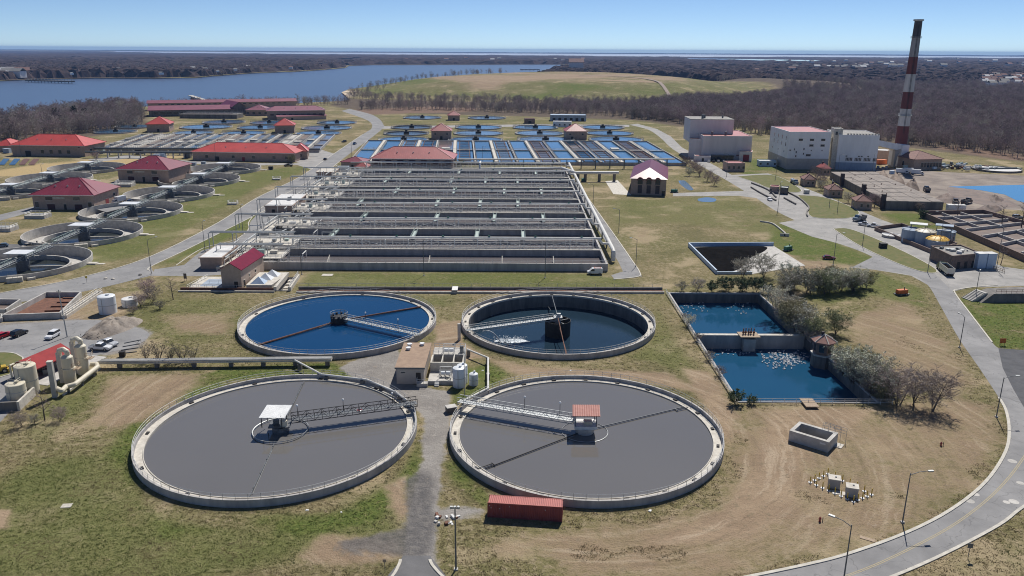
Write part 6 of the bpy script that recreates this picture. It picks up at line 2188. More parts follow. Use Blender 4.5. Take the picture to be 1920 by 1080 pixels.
def wheels(t, xs, y, r, dual=False):
    for x in xs:
        for s in (-1, 1):
            w = vpart(t, ('wh', r, dual), 'wheel', 'tyre', lambda mb: mb.tube((0, -.13 - .15 * dual, 0), (0, .13 + .15 * dual, 0), r, n=16), (x, y * s, r))
            vpart(w, ('rim', r, dual), 'rim', 'rim', lambda mb: mb.tube((0, -.145 - .15 * dual, 0), (0, .145 + .15 * dual, 0), r * .55, n=12))


def vehicle(kind, label, px, to, color, cat=None):
    p, q = np.array(G(*px)), np.array(G(*to))
    a = math.atan2(q[1] - p[1], q[0] - p[0])
    z = .05
    t = thing({'car': 'parked_car', 'suv': 'parked_car', 'pickup': 'pickup_truck', 'van': 'van', 'dump': 'dump_truck', 'tanker': 'tanker_truck', 'box': 'box_truck', 'semi': 'trailer_truck'}[kind], label, cat or {'suv': 'car', 'pickup': 'pickup', 'dump': 'truck', 'tanker': 'truck', 'box': 'truck', 'semi': 'truck'}.get(kind, kind), (p[0], p[1], z), a)
    cm = 'car_' + color
    if kind in ('car', 'suv'):
        H = 1.45 if kind == 'car' else 1.75
        b = .95 if kind == 'car' else 1.05
        rear = -1.55 if kind == 'car' else -2.1
        vpart(t, kind, 'body', cm, lambda mb: yprism(mb, [(-2.25, .3), (-2.3, .75), (-2.2, b), (1.0, b), (2.1, b - .15), (2.3, .6), (2.25, .3)], -.9, .9), bev=.08)
        vpart(t, kind, 'glass', 'glass_dark', lambda mb: yprism(mb, [(rear - .3, b - .03), (rear, H - .08), (.2, H - .08), (1.05, b - .03)], -.8, .8), bev=.04)
        vpart(t, kind, 'roof', cm, lambda mb: yprism(mb, [(rear + .02, H - .1), (rear + .15, H), (.1, H), (.3, H - .1)], -.78, .78), bev=.03)
        wheels(t, (-1.4, 1.4), .82, .34)
        fx, rx = 2.26, -2.28
        zl = .68
        yl = .62
    elif kind == 'pickup':
        vpart(t, kind, 'body', cm, lambda mb: yprism(mb, [(-2.7, .45), (-2.7, 1.15), (1.0, 1.15), (2.5, 1.1), (2.75, .8), (2.7, .4)], -.98, .98), bev=.07)
        vpart(t, kind, 'glass', 'glass_dark', lambda mb: yprism(mb, [(-.75, 1.12), (-.7, 1.8), (.6, 1.8), (1.3, 1.12)], -.86, .86), bev=.04)
        vpart(t, kind, 'roof', cm, lambda mb: yprism(mb, [(-.75, 1.78), (-.6, 1.88), (.5, 1.88), (.68, 1.78)], -.84, .84), bev=.03)
        vpart(t, kind, 'bed', 'galv_dark', lambda mb: mb.box(-2.6, -.9, -.85, .85, 1.05, 1.16))
        vpart(t, kind, 'toolbox', 'rim', lambda mb: mb.box(-1.3, -.9, -.85, .85, 1.16, 1.45))
        wheels(t, (-1.7, 1.7), .9, .4)
        fx, rx, zl, yl = 2.72, -2.71, .85, .75
    elif kind == 'van':
        vpart(t, kind, 'body', cm, lambda mb: yprism(mb, [(-2.6, .4), (-2.65, 1.9), (-2.4, 2.15), (.9, 2.15), (1.8, 1.25), (2.5, 1.05), (2.6, .4)], -.98, .98), bev=.08)
        vpart(t, kind, 'glass', 'glass_dark', lambda mb: yprism(mb, [(.2, 1.25), (.2, 1.95), (.95, 1.98), (1.72, 1.27)], -1.0, 1.0))
        vpart(t, kind, 'roof_rack', 'orange', lambda mb: mb.box(-2.2, .4, -.7, -.6, 2.2, 2.3).box(-2.2, .4, .6, .7, 2.2, 2.3).box(-2.0, -1.9, -.6, .6, 2.2, 2.28).box(.1, .2, -.6, .6, 2.2, 2.28))
        wheels(t, (-1.6, 1.6), .9, .36)
        fx, rx, zl, yl = 2.58, -2.64, .85, .75
    else:
        L = {'dump': 7.6, 'tanker': 8.6, 'box': 7.4, 'semi': 11.5}[kind]
        x1 = L / 2
        x0 = -L / 2
        vpart(t, kind, 'chassis', 'steel_black', lambda mb: mb.box(x0, x1 - .2, -.5, .5, .55, .85))
        if kind == 'box':
            vpart(t, kind, 'cab', cm, lambda mb: yprism(mb, [(x1 - 1.9, .5), (x1 - 1.9, 2.2), (x1 - .9, 2.2), (x1 - .35, 1.35), (x1, 1.15), (x1, .5)], -1.05, 1.05), bev=.07)
            vpart(t, kind, 'windscreen', 'glass_dark', lambda mb: yprism(mb, [(x1 - 1.6, 1.35), (x1 - 1.6, 2.05), (x1 - .85, 2.1), (x1 - .36, 1.38)], -1.07, 1.07))
        else:
            vpart(t, kind, 'cab', cm, lambda mb: yprism(mb, [(x1 - 3.0, .7), (x1 - 3.0, 2.8), (x1 - 1.7, 2.8), (x1 - 1.4, 1.9), (x1 - .1, 1.7), (x1, .7)], -1.1, 1.1), bev=.08)
            vpart(t, kind, 'windscreen', 'glass_dark', lambda mb: yprism(mb, [(x1 - 2.5, 1.95), (x1 - 2.5, 2.6), (x1 - 1.75, 2.65), (x1 - 1.45, 1.95)], -1.12, 1.12))
            vpart(t, kind, 'bumper', 'rim', lambda mb: mb.box(x1 - .05, x1 + .15, -1.15, 1.15, .5, .85))
            vpart(t, kind, 'exhaust_stack', 'rim', lambda mb: mb.tube((x1 - 3.15, .95, .9), (x1 - 3.15, .95, 3.3), .08, n=8))
        if kind == 'box':
            vpart(t, kind, 'cargo_box', 'car_white', lambda mb: mb.box(x0, x1 - 2.0, -1.2, 1.2, .95, 3.3), bev=.05)
        elif kind == 'tanker':
            vpart(t, kind, 'tank', 'tank_bluegrey', lambda mb: mb.tube((x0, 0, 1.75), (x1 - 3.3, 0, 1.75), .95, n=18))
            vpart(t, kind, 'dome_lid', 'galv', lambda mb: mb.tube((x0 + 2, 0, 2.6), (x0 + 2, 0, 2.95), .35, n=10))
        else:
            bm_ = 'galv_dark' if kind == 'dump' else 'car_cream'
            hh = 2.3 if kind == 'dump' else 2.9

            def tub(mb):
                a0, a1 = x0, x1 - 3.2
                mb.box(a0, a1, -1.25, 1.25, 1.0, 1.15)
                mb.box(a0, a1, -1.25, -1.12, 1.15, hh).box(a0, a1, 1.12, 1.25, 1.15, hh).box(a0, a0 + .13, -1.12, 1.12, 1.15, hh).box(a1 - .13, a1, -1.12, 1.12, 1.15, hh)
            vpart(t, kind, 'tipper_body', bm_, tub)
            vpart(t, kind, 'load', 'soil_pile' if kind == 'dump' else 'sludge', lambda mb: mb.add([(x0 + .14, -1.1, hh - .6), (x1 - 3.34, -1.1, hh - .6), (x1 - 3.34, 1.1, hh - .6), (x0 + .14, 1.1, hh - .6), ((x0 + x1) / 2 - 1.6, 0, hh - .15)], [(0, 1, 4), (1, 2, 4), (2, 3, 4), (3, 0, 4)]))
        wheels(t, (x1 - 1.0,), .95, .5)
        wheels(t, (x0 + .9, x0 + 2.1) if kind != 'box' else (x0 + 1.2,), .9, .5, True)
        if kind == 'semi':
            wheels(t, (x1 - 3.6, x1 - 4.8), .9, .5, True)
        fx, rx, zl, yl = x1 + .02, x0 - .01, 1.0, .85
    for s in (-1, 1):
        vpart(t, (kind, 'hl'), 'headlight', 'lamp_lens', lambda mb: mb.box(-.05, .05, -.14, .14, -.09, .09), (fx, yl * s, zl))
        vpart(t, (kind, 'tl'), 'tail_light', 'tail_red', lambda mb: mb.box(-.04, .04, -.12, .12, -.1, .1), (rx, yl * s, zl + .1))
    return t


for a in [('car', 'red car in the yard at the left edge', (8, 632), (34, 622), 'red'), ('suv', 'black car beside the red one in the left yard', (37, 629), (62, 618), 'black'),
          ('suv', 'white car standing alone in the left yard below the grey pole', (99, 633), (83, 642), 'white'), ('pickup', 'white pickup nearer the cream scrubber towers', (189, 656), (214, 657), 'white'),
          ('pickup', 'pale blue-white pickup behind the other pickup by the rubble heap', (203, 648), (230, 653), 'silver'), ('van', 'white van with orange roof rack at the basin corner', (1115, 514), (1090, 514), 'white'),
          ('box', 'white box truck beside the nearest maroon-roofed building', (223, 381), (214, 383), 'white'), ('pickup', 'dark blue pickup right of the white box truck', (243, 382), (238, 385), 'blue'),
          ('pickup', 'tan pickup parked above the second clarifier at the left', (53, 465), (44, 467), 'tan'), ('car', 'dark blue car at the left edge beside the clarifiers', (4, 463), (-12, 464), 'steelblue'),
          ('dump', 'dark dump truck loaded with soil on the light road beside the brick huts', (1611, 414), (1595, 417), 'steelblue'), ('pickup', 'silver-blue pickup, left of two beside the dump truck', (1621, 423), (1612, 422), 'silver'),
          ('pickup', 'white pickup, right of two beside the dump truck', (1638, 426), (1629, 425), 'white'), ('tanker', 'blue tanker truck on the light road by the far hut', (1489, 345), (1503, 352), 'steelblue'),
          ('car', 'white car driving on the plant road by the weigh station', (1443, 376), (1458, 386), 'white'), ('car', 'dark red car on sandy ground behind the blossoming bushes', (1554, 486), (1575, 487), 'maroon'),
          ('semi', 'cream tipper truck with green cab before the brown flat-roofed building', (1771, 511), (1748, 493), 'green'), ('dump', 'dark tipper truck beside the soil heaps in the far yard', (1737, 359), (1730, 354), 'steelblue'),
          ('dump', 'dark dump truck in the muddy yard, left of a pair', (1791, 384), (1786, 377), 'black'), ('dump', 'dark dump truck in the muddy yard, right of a pair', (1812, 382), (1822, 380), 'black'),
          ('suv', 'silver car in the muddy yard at the right edge', (1908, 409), (1920, 409), 'silver'), ('pickup', 'black pickup before the long low red-roofed hall', (541, 312), (530, 312), 'black'),
          ('pickup', 'blue truck on the left road beside the rectangular basins', (665, 271), (655, 275), 'blue'), ('car', 'dark car parked by the small maroon wing at the left road', (610, 300), (618, 296), 'black'),
          ('suv', 'black car on the lane among the left road pools', (645, 267), (637, 268), 'black')]:
    vehicle(*a)
cols = ['white', 'black', 'silver', 'blue', 'white', 'steelblue', 'silver', 'black', 'white']
for i, x in enumerate((1329, 1338, 1347, 1357)):
    vehicle('car', '%s car parked in the row before the pink works, %s from left' % (cols[i], ('first', 'second', 'third', 'fourth')[i]), (x, 304), (x, 300), cols[i])
for i, (x, y, c_) in enumerate(((1646, 316, 'white'), (1655, 318, 'silver'), (1662, 316, 'white'))):
    vehicle('suv', '%s car parked beside the orange bin at the furnace house, %s from left' % (c_, ('first', 'second', 'third')[i]), (x, y), (x + 1, y - 4), c_)
for i, (x, y, c_, nm) in enumerate(((1691, 326, 'white', 'white van cab'), (1706, 325, 'white', 'white box truck'), (1720, 328, 'white', 'white box truck'))):
    vehicle('box', ['white box truck under the chimney, leftmost of three', 'white box truck under the chimney, middle of three', 'white box truck under the chimney, rightmost of three'][i], (x, y), (x + 8, y + .5), 'white')


def box_thing(name, label, cat, px, size, m, rz=0.0, lid=None, feet=True):
    t = thing(name, label, cat, (*G(*px), 0), rz)
    me = MB().box(-size[0] / 2, size[0] / 2, -size[1] / 2, size[1] / 2, .1, size[2]).mesh('body', m)
    bevel(me, .05)
    o = bpy.data.objects.new('body', me)
    C.objects.link(o)
    o.parent = t
    MB().box(-size[0] / 2 - .06, size[0] / 2 + .06, -size[1] / 2 - .06, size[1] / 2 + .06, size[2], size[2] + .12).build('lid', lid or m, t)
    MB().box(-size[0] / 2 + .1, size[0] / 2 - .1, -size[1] / 2 + .1, size[1] / 2 - .1, 0, .1).build('base', 'concrete', t)
    return t


box_thing('trailer_box', 'white box trailer standing in the muddy yard', 'trailer', (1791, 398), (8, 3, 3.6), 'white_panel', -.1, 'roof_white')
box_thing('skip', 'orange skip between furnace house and flue leg', 'skip', (1652, 308), (6.5, 3, 3), 'orange', .2)
for i, (x, y, m_, lb) in enumerate(((130, 291, 'tank_bluegrey', 'grey transformer by the long hall, left'), (140, 292, 'silo_blue', 'pale blue transformer by the long hall, right'), (190, 288, 'pale_green', 'grey-green switch box right of the long hall'),
                                    (295, 298, 'tank_bluegrey', 'grey cabinet before the left basins, left of two'), (305, 297, 'silo_blue', 'pale cabinet before the left basins, right of two'), (352, 296, 'galv_dark', 'dark plant unit before the low hall'),
                                    (364, 310, 'tank_bluegrey', 'blue-grey transformer below the low hall, left of two'), (382, 309, 'tank_bluegrey', 'blue-grey transformer below the low hall, right of two'),
                                    (508, 318, 'steel_black', 'black box on the lawn right of the far clarifier'), (262, 289, 'steel_black', 'little black box on the tan strip'), (14, 287, 'tank_bluegrey', 'grey cabinet at the left edge below the red wing'),
                                    (1672, 326, 'silo_blue', 'blue container among the trucks under the chimney'), (1512, 363, 'galv', 'grey cabinet on the grass island by the huts'), (1655, 465, 'steel_black', 'black bin on the long kerbed verge'))):
    box_thing('equipment_cabinet', lb, 'cabinet', (x, y), (4.4, 3.4, 3.2) if y < 300 else (2.6, 2.0, 1.9), m_, 0)
box_thing('rubbish_bin', 'dark rubbish bin beside the pickups at the pipe gallery', 'bin', (230, 669), (1.3, 1.1, 1.3), 'steel_black', .2)
box_thing('concrete_block', 'dark concrete block beside the bridge end of the front right tank', 'block', (846, 772), (2.1, 1.6, 1.2), 'concrete_dark', .4, 'concrete')
for i, (x, y) in enumerate(((72, 408), (8, 432), (235, 349), (437, 383), (519, 337))):
    t = thing('vent_vault', ['railed concrete vault before the nearest maroon-roofed building', 'railed concrete vault at the left edge between clarifiers', 'railed concrete vault before the farther maroon-roofed building', 'small concrete vault on the lawn by the left road', 'far small concrete vault on the lawn by the left road'][i], 'vault', (*G(x, y), 0))
    s = 1.0 if i < 3 else .5
    MB().box(-4.5 * s, 4.5 * s, -3 * s, 3 * s, 0, 1.5 * s).build('body', 'concrete', t)
    mb = MB()
    z = 1.5 * s
    railing(mb, [(-4.4 * s, -2.9 * s, z), (4.4 * s, -2.9 * s, z), (4.4 * s, 2.9 * s, z), (-4.4 * s, 2.9 * s, z), (-4.4 * s, -2.9 * s, z)], 1.1, 1.6, .07)
    mb.build('railing', 'steel_pale', t)
    MB().box(-2 * s, 2 * s, -1.5 * s, 1.5 * s, z, z + .12).build('hatch', 'galv', t)
for i, (x, m_) in enumerate(((7, 'solar_blue'), (27, 'solar_blue'), (45, 'solar_brown'), (63, 'solar_brown'))):
    t = thing('solar_array', ['blue tilted solar panel, leftmost of four', 'blue tilted solar panel, second of four', 'reddish tilted solar panel, third of four', 'reddish tilted solar panel, rightmost of four'][i], 'solar panel', (*G(x, 309), 0), .0, 'tilted panels below the long hall')
    t.scale = (.62, .8, .8)
    for k in range(2):
        MB().add([(-3.2 + 3.25 * k, -3.2, .6), (3.2 - 3.25 * (1 - k), -3.2, .6), (3.2 - 3.25 * (1 - k) + 1.6, 3.2, 4.6), (-3.2 + 3.25 * k + 1.6, 3.2, 4.6), (-3.2 + 3.25 * k, -3.1, .45), (3.2 - 3.25 * (1 - k), -3.1, .45), (3.2 - 3.25 * (1 - k) + 1.6, 3.3, 4.45), (-3.2 + 3.25 * k + 1.6, 3.3, 4.45)],
                 [(0, 1, 2, 3), (7, 6, 5, 4), (0, 4, 5, 1), (1, 5, 6, 2), (2, 6, 7, 3), (3, 7, 4, 0)]).build('panel', m_, t)
    mb = MB()
    for x_ in (-2.4, 3.4):
        mb.bar((x_ + .6, 2.4, 0), (x_ + .6, 2.4, 4.0), .2)
    mb.build('frame', 'galv', t)

# ================================================================ LEFT YARD
def open_basin(label, px, h, fill, fm, wm='concrete', name='concrete_basin', th=.5, low=None):
    P = PX(px)
    o0 = np.array(P[0])
    q = [tuple(np.array(p) - o0) for p in P]
    t = thing(name, label, 'basin', (*o0, 0))
    for i in range(len(q)):
        strip(MB(), [q[i], q[(i + 1) % len(q)]], th, 0, h + .004 * i).build('wall', wm, t)
    MB().prism(q, 0, fill).build('floor', fm, t)
    return t, q


t, q = open_basin('wedge-shaped concrete basin with rusty grating floor in the left yard', [(8, 601), (114, 597), (153, 558), (88, 558)], 1.8, .3, 'rust')
for i in range(5):
    f = (i + .5) / 5
    a = np.array(q[0]) * (1 - f) + np.array(q[3]) * f
    b = np.array(q[1]) * (1 - f) + np.array(q[2]) * f
    strip(MB(), [tuple(a * .45 + b * .55), tuple(a * .04 + b * .96)], .5, .31, .7).build('grating_beam', 'rust', t)
t, q = open_basin('narrow railed concrete ramp right of the wedge-shaped basin', [(117, 597), (124, 597), (192, 551), (184, 551)], .9, .1, 'concrete_light', 'concrete_light')
mb = MB()
railing(mb, [(*q[0], .9), (*q[3], .9)], 1.1, 2, .05)
railing(mb, [(*q[1], .9), (*q[2], .9)], 1.1, 2, .05)
mb.build('railing', 'steel_pale', t)
open_basin('small concrete basin cut by the left edge of the yard', [(-40, 592), (12, 592), (40, 573), (-30, 572)], 2.0, .4, 'bed_soil')
open_basin('low concrete bay cut by the left edge below the small basin', [(-60, 604), (4, 604), (5, 596), (-60, 596)], 1.2, .2, 'concrete')


def mound(name, label, px, h, m, cat='heap', seed=1, rough=.5, n=26):
    P = np.array(PX(px))
    c = P.mean(0)
    t = tag(None or bpy.data.objects.new(name, bpy.data.meshes.new(name)), label, cat)
    rings = 9
    bd = np.array(smooth_line([tuple(p - c) for p in P] + [tuple(P[0] - c)], 5))[:-1]
    n = len(bd)
    vs_, fs_ = [], []
    for k in range(rings):
        f = 1 - k / rings
        for i in range(n):
            x, y = bd[i] * f
            nz = mnoise.noise(Vector((x * .35 + seed, y * .35, seed))) * rough + mnoise.noise(Vector((x * 1.3 + seed, y * 1.3, seed))) * rough * .4
            z = h * (1 - f ** 1.6) ** .9 * (1 + nz) + (.02 if k == 0 else 0)
            vs_.append((x, y, max(0.0, z)))
    vs_.append((0, 0, h))
    for k in range(rings - 1):
        for i in range(n):
            j = (i + 1) % n
            fs_.append((k * n + i, k * n + j, (k + 1) * n + j, (k + 1) * n + i))
    fs_ += [((rings - 1) * n + i, (rings - 1) * n + (i + 1) % n, len(vs_) - 1) for i in range(n)]
    t.data.from_pydata(vs_, [], fs_)
    t.data.materials.append(MATS[m])
    t.data.polygons.foreach_set('use_smooth', [True] * len(fs_))
    C.objects.link(t)
    t.location = (c[0], c[1], 0)
    return t


mound('rubble_heap', 'grey-brown rubble heap in the left yard behind the pickups', [(152, 634), (175, 612), (215, 600), (255, 596), (268, 602), (250, 615), (215, 628), (180, 638)], 2.4, 'rubble', seed=3, rough=1.1)
mb = MB()
rb = random.Random(4)
br = thing('broken_timber', 'tangle of broken dark timber at the left end of the rubble heap', 'debris', (*G(163, 633), 0))
for i in range(16):
    p = Vector((rb.uniform(-2.5, 4), rb.uniform(-1.5, 2.5), rb.uniform(.1, .6)))
    q_ = p + Vector((rb.uniform(-2, 2), rb.uniform(-1, 1.5), rb.uniform(.1, 1.2)))
    MB().tube(p, q_, .08, .05, n=5).build('timber', 'wood_pole', br)
# scrubber plant
def tank_w(label, px, r, h, m='beige_frp', base=.0, stuff=True):
    t = vertical_tank('storage_tank', label, px, r, h, m, .3)
    return t


tall = tank_w('tall stained cream tank at the left end of the red-roofed scrubber house', (55, 737), 2.15, 6.6)
mb = MB()
railing(mb, [(-1.2, -.8, 6.8), (1.0, -.8, 6.8), (1.0, .9, 6.8)], 1.0, .9, .05)
mb.build('top_railing', 'beige_frp', tall)
MB().path([(-2.3, .2, 6.9), (-2.5, -1, 6.9), (-2.5, -1, 4)], .2, 8).build('vent_pipe', 'beige_frp', tall)
low = tank_w('low stained cream tank before the tall cream tank', (34, 752), 1.95, 3.2)
low.location.z = .9
mb = MB()
railing(mb, [(-1.0, -.6, 3.4), (.8, -.6, 3.4), (.8, .8, 3.4)], .9, .9, .05)
mb.build('top_railing', 'beige_frp', low)
pl = thing('tank_plinth', 'concrete containment plinth under the low cream tank', 'plinth', (*G(46, 758), 0), ang_to(G(46, 758), (70, 735)))
MB().box(-3.2, 4.5, -.5, 0, 0, 2.0).build('near_wall', 'concrete_light', pl)
MB().box(-3.2, -2.7, 0.01, 5.0, 0, 2.0).build('end_wall', 'concrete_dark', pl)  # darker concrete here: the plinth's shadow side painted in
MB().box(-2.7, 4.5, .01, 5.0, 0, .9).build('slab', 'concrete', pl)
sa, sb = np.array(G(66, 716)), np.array(G(122, 690))
sc = thing('scrubber_house', 'open-sided scrubber house with red gabled metal roof', 'building', (*sa, 0), math.atan2(sb[1] - sa[1], sb[0] - sa[0]))
SL = float(np.linalg.norm(sb - sa)) + 2.5
SW = 6.5
roof_mesh('gable_side', SL, SW, 3.0, 1.9, .5).build('roof', 'roof_scrubber', sc)
mb = MB()
for x in (0, SL / 2, SL):
    for y in (0, SW):
        MB().bar((x, y, 0), (x, y, 3.0), .25).build('post', 'galv_dark', sc)
MB().box(.3, SL - .3, SW * .5, SW - .2, 0, 2.7).build('wall', 'concrete_dark', sc)
MB().box(.05, .3, -.45, SW + .45, 3.0, 3.2).build('gable_trim', 'container_top', sc)
for i in range(9):
    MB().obox(rnd.uniform(.5, SL - .5), rnd.uniform(.2, 2.5), 0, rnd.uniform(.6, 1.6), rnd.uniform(.6, 1.2), rnd.uniform(.7, 1.7), rnd.uniform(0, 1)).build('pump_unit', rnd.choice(['galv', 'galv_dark', 'wood', 'beige_frp']), sc)
MB().box(-1, SL + 6, -4.5, -.1, 0, .12).build('slab', 'concrete', sc)


def scrubber(label, px, r, h):
    t = thing('scrubber_tower', label, 'tower', (*G(*px), 0))
    MB().lathe([(r, 0), (r, h * .55), (r * 1.15, h * .55), (r * 1.15, h * .6), (r, h * .6), (r, h), (r * .7, h + .4), (r * .3, h + .6)], 22).build('shell', 'beige_frp', t, smooth=True)
    MB().path([(r * .2, 0, h + .4), (r * .2, 0, h + 1.3), (-r * .5, .2, h + 1.8), (-r * 1.3, .3, h + 1.5), (-r * 1.45, .3, h + .6)], .55, 10).build('top_duct', 'beige_frp', t, smooth=True)
    MB().obox(-r * 1.5, .3, 0, .95, .95, h + 1.0).build('square_duct', 'grey_duct', t)
    mb = MB()
    railing(mb, [(r * 1.0, -r * .6, h * .62), (r * 1.9, -.2, h * .62), (r * 1.6, r, h * .62)], 1.0, .8, .05)
    mb.obox(r * 1.4, .2, h * .55, r * 1.2, r * 1.4, .12)
    mb.build('service_platform', 'wood', t)
    return t


scrubber('cream scrubber tower nearer the tall cream tank', (133, 718), 1.25, 6.3)
scrubber('cream scrubber tower at the far end, nearest the pickups', (158, 700), 1.25, 6.8)
t = thing('exhaust_duct', 'lone grey square exhaust stack before the scrubber house', 'duct', (*G(104, 744), 0))
MB().obox(0, 0, 0, 1.0, 1.0, 8.2, .2).build('stack', 'grey_duct', t)
MB().obox(0, 0, 8.2, 1.1, 1.1, .15, .2).build('rim', 'concrete_light', t)
e0 = np.array(G(104, 744))
pw = [GV(105, 728, 1.6), GV(116, 733, 1.5), GV(124, 725, 1.5), GV(140, 721, 1.6), GV(183, 688, 1.6), GV(181, 683, 1.6), GV(170, 683, 1.6)]
t = thing('scrubber_main', 'thick bent cream pipe running along the scrubber towers', 'pipe', (pw[0].x, pw[0].y, 0))
o0 = Vector((pw[0].x, pw[0].y, 0))
MB().path([p - o0 for p in pw], .55, 12).build('pipe', 'beige_frp', t, smooth=True)
for i, f in ((2, .2), (3, .3), (3, .8)):
    p = (pw[i] - o0).lerp(pw[i + 1] - o0, f)
    MB().obox(p.x, p.y, 0, .4, .4, 1.1).build('saddle', 'galv_dark', t)
mb = MB()
q0, q1 = GV(118, 742), GV(188, 692)
strip(mb, [(q0.x - o0.x, q0.y - o0.y), (q1.x - o0.x, q1.y - o0.y)], .4, 0, .35)
mb.build('kerb_wall', 'concrete_light', t)
t = thing('yellow_loader', 'yellow loader cut by the left edge beside the lane', 'loader', (*G(0, 699), 0), .6)
me = MB().box(-1.8, 1.4, -.9, .9, .6, 1.6).mesh('body', 'car_yellow')
bevel(me, .1)
o = bpy.data.objects.new('body', me)
C.objects.link(o)
o.parent = t
MB().box(-1.0, .4, -.7, .7, 1.6, 2.6).build('cab', 'glass_dark', t)
MB().box(1.5, 2.2, -1.0, 1.0, .2, 1.0).build('bucket', 'car_yellow', t)
wheels(t, (-1.1, 1.0), .95, .6)
for i in range(4):
    o = tag(MB().tube((0, -2, 0), (0, 2, 0), .12, n=6).build('stacked_pipe', 'galv_dark'), ['grey pipe on the ground right of the pickups, nearest', 'grey pipe on the ground right of the pickups, second', 'grey pipe on the ground right of the pickups, third', 'grey pipe on the ground right of the pickups, farthest'][i], 'pipe')
    o.location = (*G(240 + i * 3, 662 - i * 7), .12)
    o.rotation_euler = (0, 0, -1.2 + .1 * i)

# ================================================================ RIGHT YARDS
rp = [np.array(G(1660, 393)), np.array(G(1767, 395.5)), np.array(G(1640, 322, 4.3)), np.array(G(1557, 322, 4.3))]
ru = thing('slab_ruin', 'large derelict concrete reservoir with cracked flat top', 'building', (*rp[0], 0))
q = [tuple(p - rp[0]) for p in rp]
MB().prism(q, 0, 4.2).build('wall', 'concrete_dark', ru)
rr2 = random.Random(8)
bl = lambda s, u: np.array(q[0]) * (1 - s) * (1 - u) + np.array(q[1]) * s * (1 - u) + np.array(q[2]) * s * u + np.array(q[3]) * (1 - s) * u
for i in range(5):
    for j in range(8):
        g_ = .004
        pp = [bl(i / 5 + g_, j / 8 + g_), bl((i + 1) / 5 - g_, j / 8 + g_), bl((i + 1) / 5 - g_, (j + 1) / 8 - g_), bl(i / 5 + g_, (j + 1) / 8 - g_)]
        MB().prism([tuple(p) for p in pp], 4.2, 4.3 + rr2.uniform(0, .12)).build('roof_slab', 'ruin_top', ru)
for i in range(14):
    p = bl(rr2.uniform(.05, .95), rr2.uniform(.05, .95))
    MB().tube((*p, 4.3), (*p, 5.1), .22, n=8).build('vent_stub', 'rust', ru)
for u in (.02, .33, .72):
    p = bl(-.03, u)
    MB().obox(p[0], p[1], 0, 1.8, 1.8, 7.2).build('pier', 'brick_dark', ru)
hutnames = ['nearest of three brick huts with tiled roofs beside the derelict reservoir', 'middle of three brick huts with tiled roofs beside the derelict reservoir', 'farthest of three brick huts with tiled roofs beside the derelict reservoir', 'pale-roofed hut at the far end of the derelict reservoir']
for (nl, nr, dd, hh, lb, rm) in (((1604, 393), (1634, 394), 9, 4.2, hutnames[0], 'roof_tile'), ((1553, 370), (1579, 370.5), 9, 4.0, hutnames[1], 'roof_tile'), ((1507, 349.5), (1529, 350), 9, 4.0, hutnames[2], 'roof_tile'), ((1541, 328), (1556, 328), 9, 4.0, hutnames[3], 'roof_rose')):
    t, W = building('brick_hut', lb, nl, nr, dd, hh, 2.6, 'hip', rm, 'brick_tan', over=.5, opens=[('window', 'f', .35, 1.2, .9, 1.6), ('window', 'f', .75, 1.2, .9, 1.6), ('window', 'l', .5, 1.2, .9, 1.6), ('window', 'r', .5, 1.2, .9, 1.6)])
    MB().obox(W / 2, dd * .7, hh + 1.6, 1.0, 1.0, 1.8).build('chimney', 'brick_dark', t)
for i, (p, h_) in enumerate(([[(1640, 338), (1648, 330), (1660, 330), (1668, 340), (1655, 343)], 3.4], [[(1660, 346), (1672, 337), (1688, 338), (1698, 348), (1680, 352)], 3.6], [[(1690, 356), (1702, 348), (1718, 350), (1724, 358), (1706, 361)], 3.4])):
    mound('soil_heap', ['brown soil heap beside the derelict reservoir, farthest of three', 'brown soil heap beside the derelict reservoir, middle of three', 'brown soil heap beside the derelict reservoir, nearest of three'][i], p, h_ * 1.4, 'soil_pile', seed=20 + i, rough=.5)
# weigh station
t, W = block('weigh_house', 'small weigh house with flat pale roof on the traffic island', (1443, 362), (1460, 363), 6, 3.2, 'brick_tan', 'roof_rose', opens=row('window', 'f', 2, 1.2, 1.2, 1.1))
t, W = block('weigh_house', 'dark glazed booth right of the weigh house', (1462, 364), (1477, 365), 6, 3.2, 'glass_dark', 'galv')
for i, ln in enumerate(([(1409, 344), (1440, 357), (1455, 371)], [(1478, 362), (1500, 374), (1516, 390), (1512, 400), (1514, 407)], [(1408, 352), (1430, 365), (1455, 377)], [(1470, 372), (1492, 384)])):
    o = tag(strip(MB(), smooth_line(PX(ln), 6), .6, 0, .8).build('barrier_wall', 'concrete_dark'), ['curved low barrier wall left of the weigh house', 'curved dark retaining wall right of the weigh booth', 'lower barrier wall along the plant road at the weigh house', 'short barrier wall right of the weigh house'][i], 'barrier')
# dome tanks
def dome_tank(label, px, r, h, body, dome, dz, z0=0):
    t = thing('dome_tank', label, 'tank', (*G(*px), 0))
    MB().lathe([(r, 0), (r, h), (r + .15, h), (r + .15, h + .2)], 30).build('shell', body, t, smooth=True)
    MB().lathe([(r + .15, h + .2), (r * .85, h + .2 + dz * .45), (r * .5, h + .2 + dz * .85), (.01, h + .2 + dz)], 30).build('dome', dome, t, smooth=True)
    mb = MB()
    for i in range(8):
        a = 2 * PI * i / 8
        mb.path([polar(a, r + .2, h + .3), polar(a, r * .6, h + .3 + dz * .78), polar(a, .2, h + .28 + dz)], .09, 4)
    mb.build('dome_rib', dome, t)
    MB().path([polar(-1.2, r + .3, 0), polar(-1.2, r + .3, h), polar(-1.2, r * .7, h + dz * .8)], .12, 6).build('riser_pipe', 'galv_dark', t)
    return t


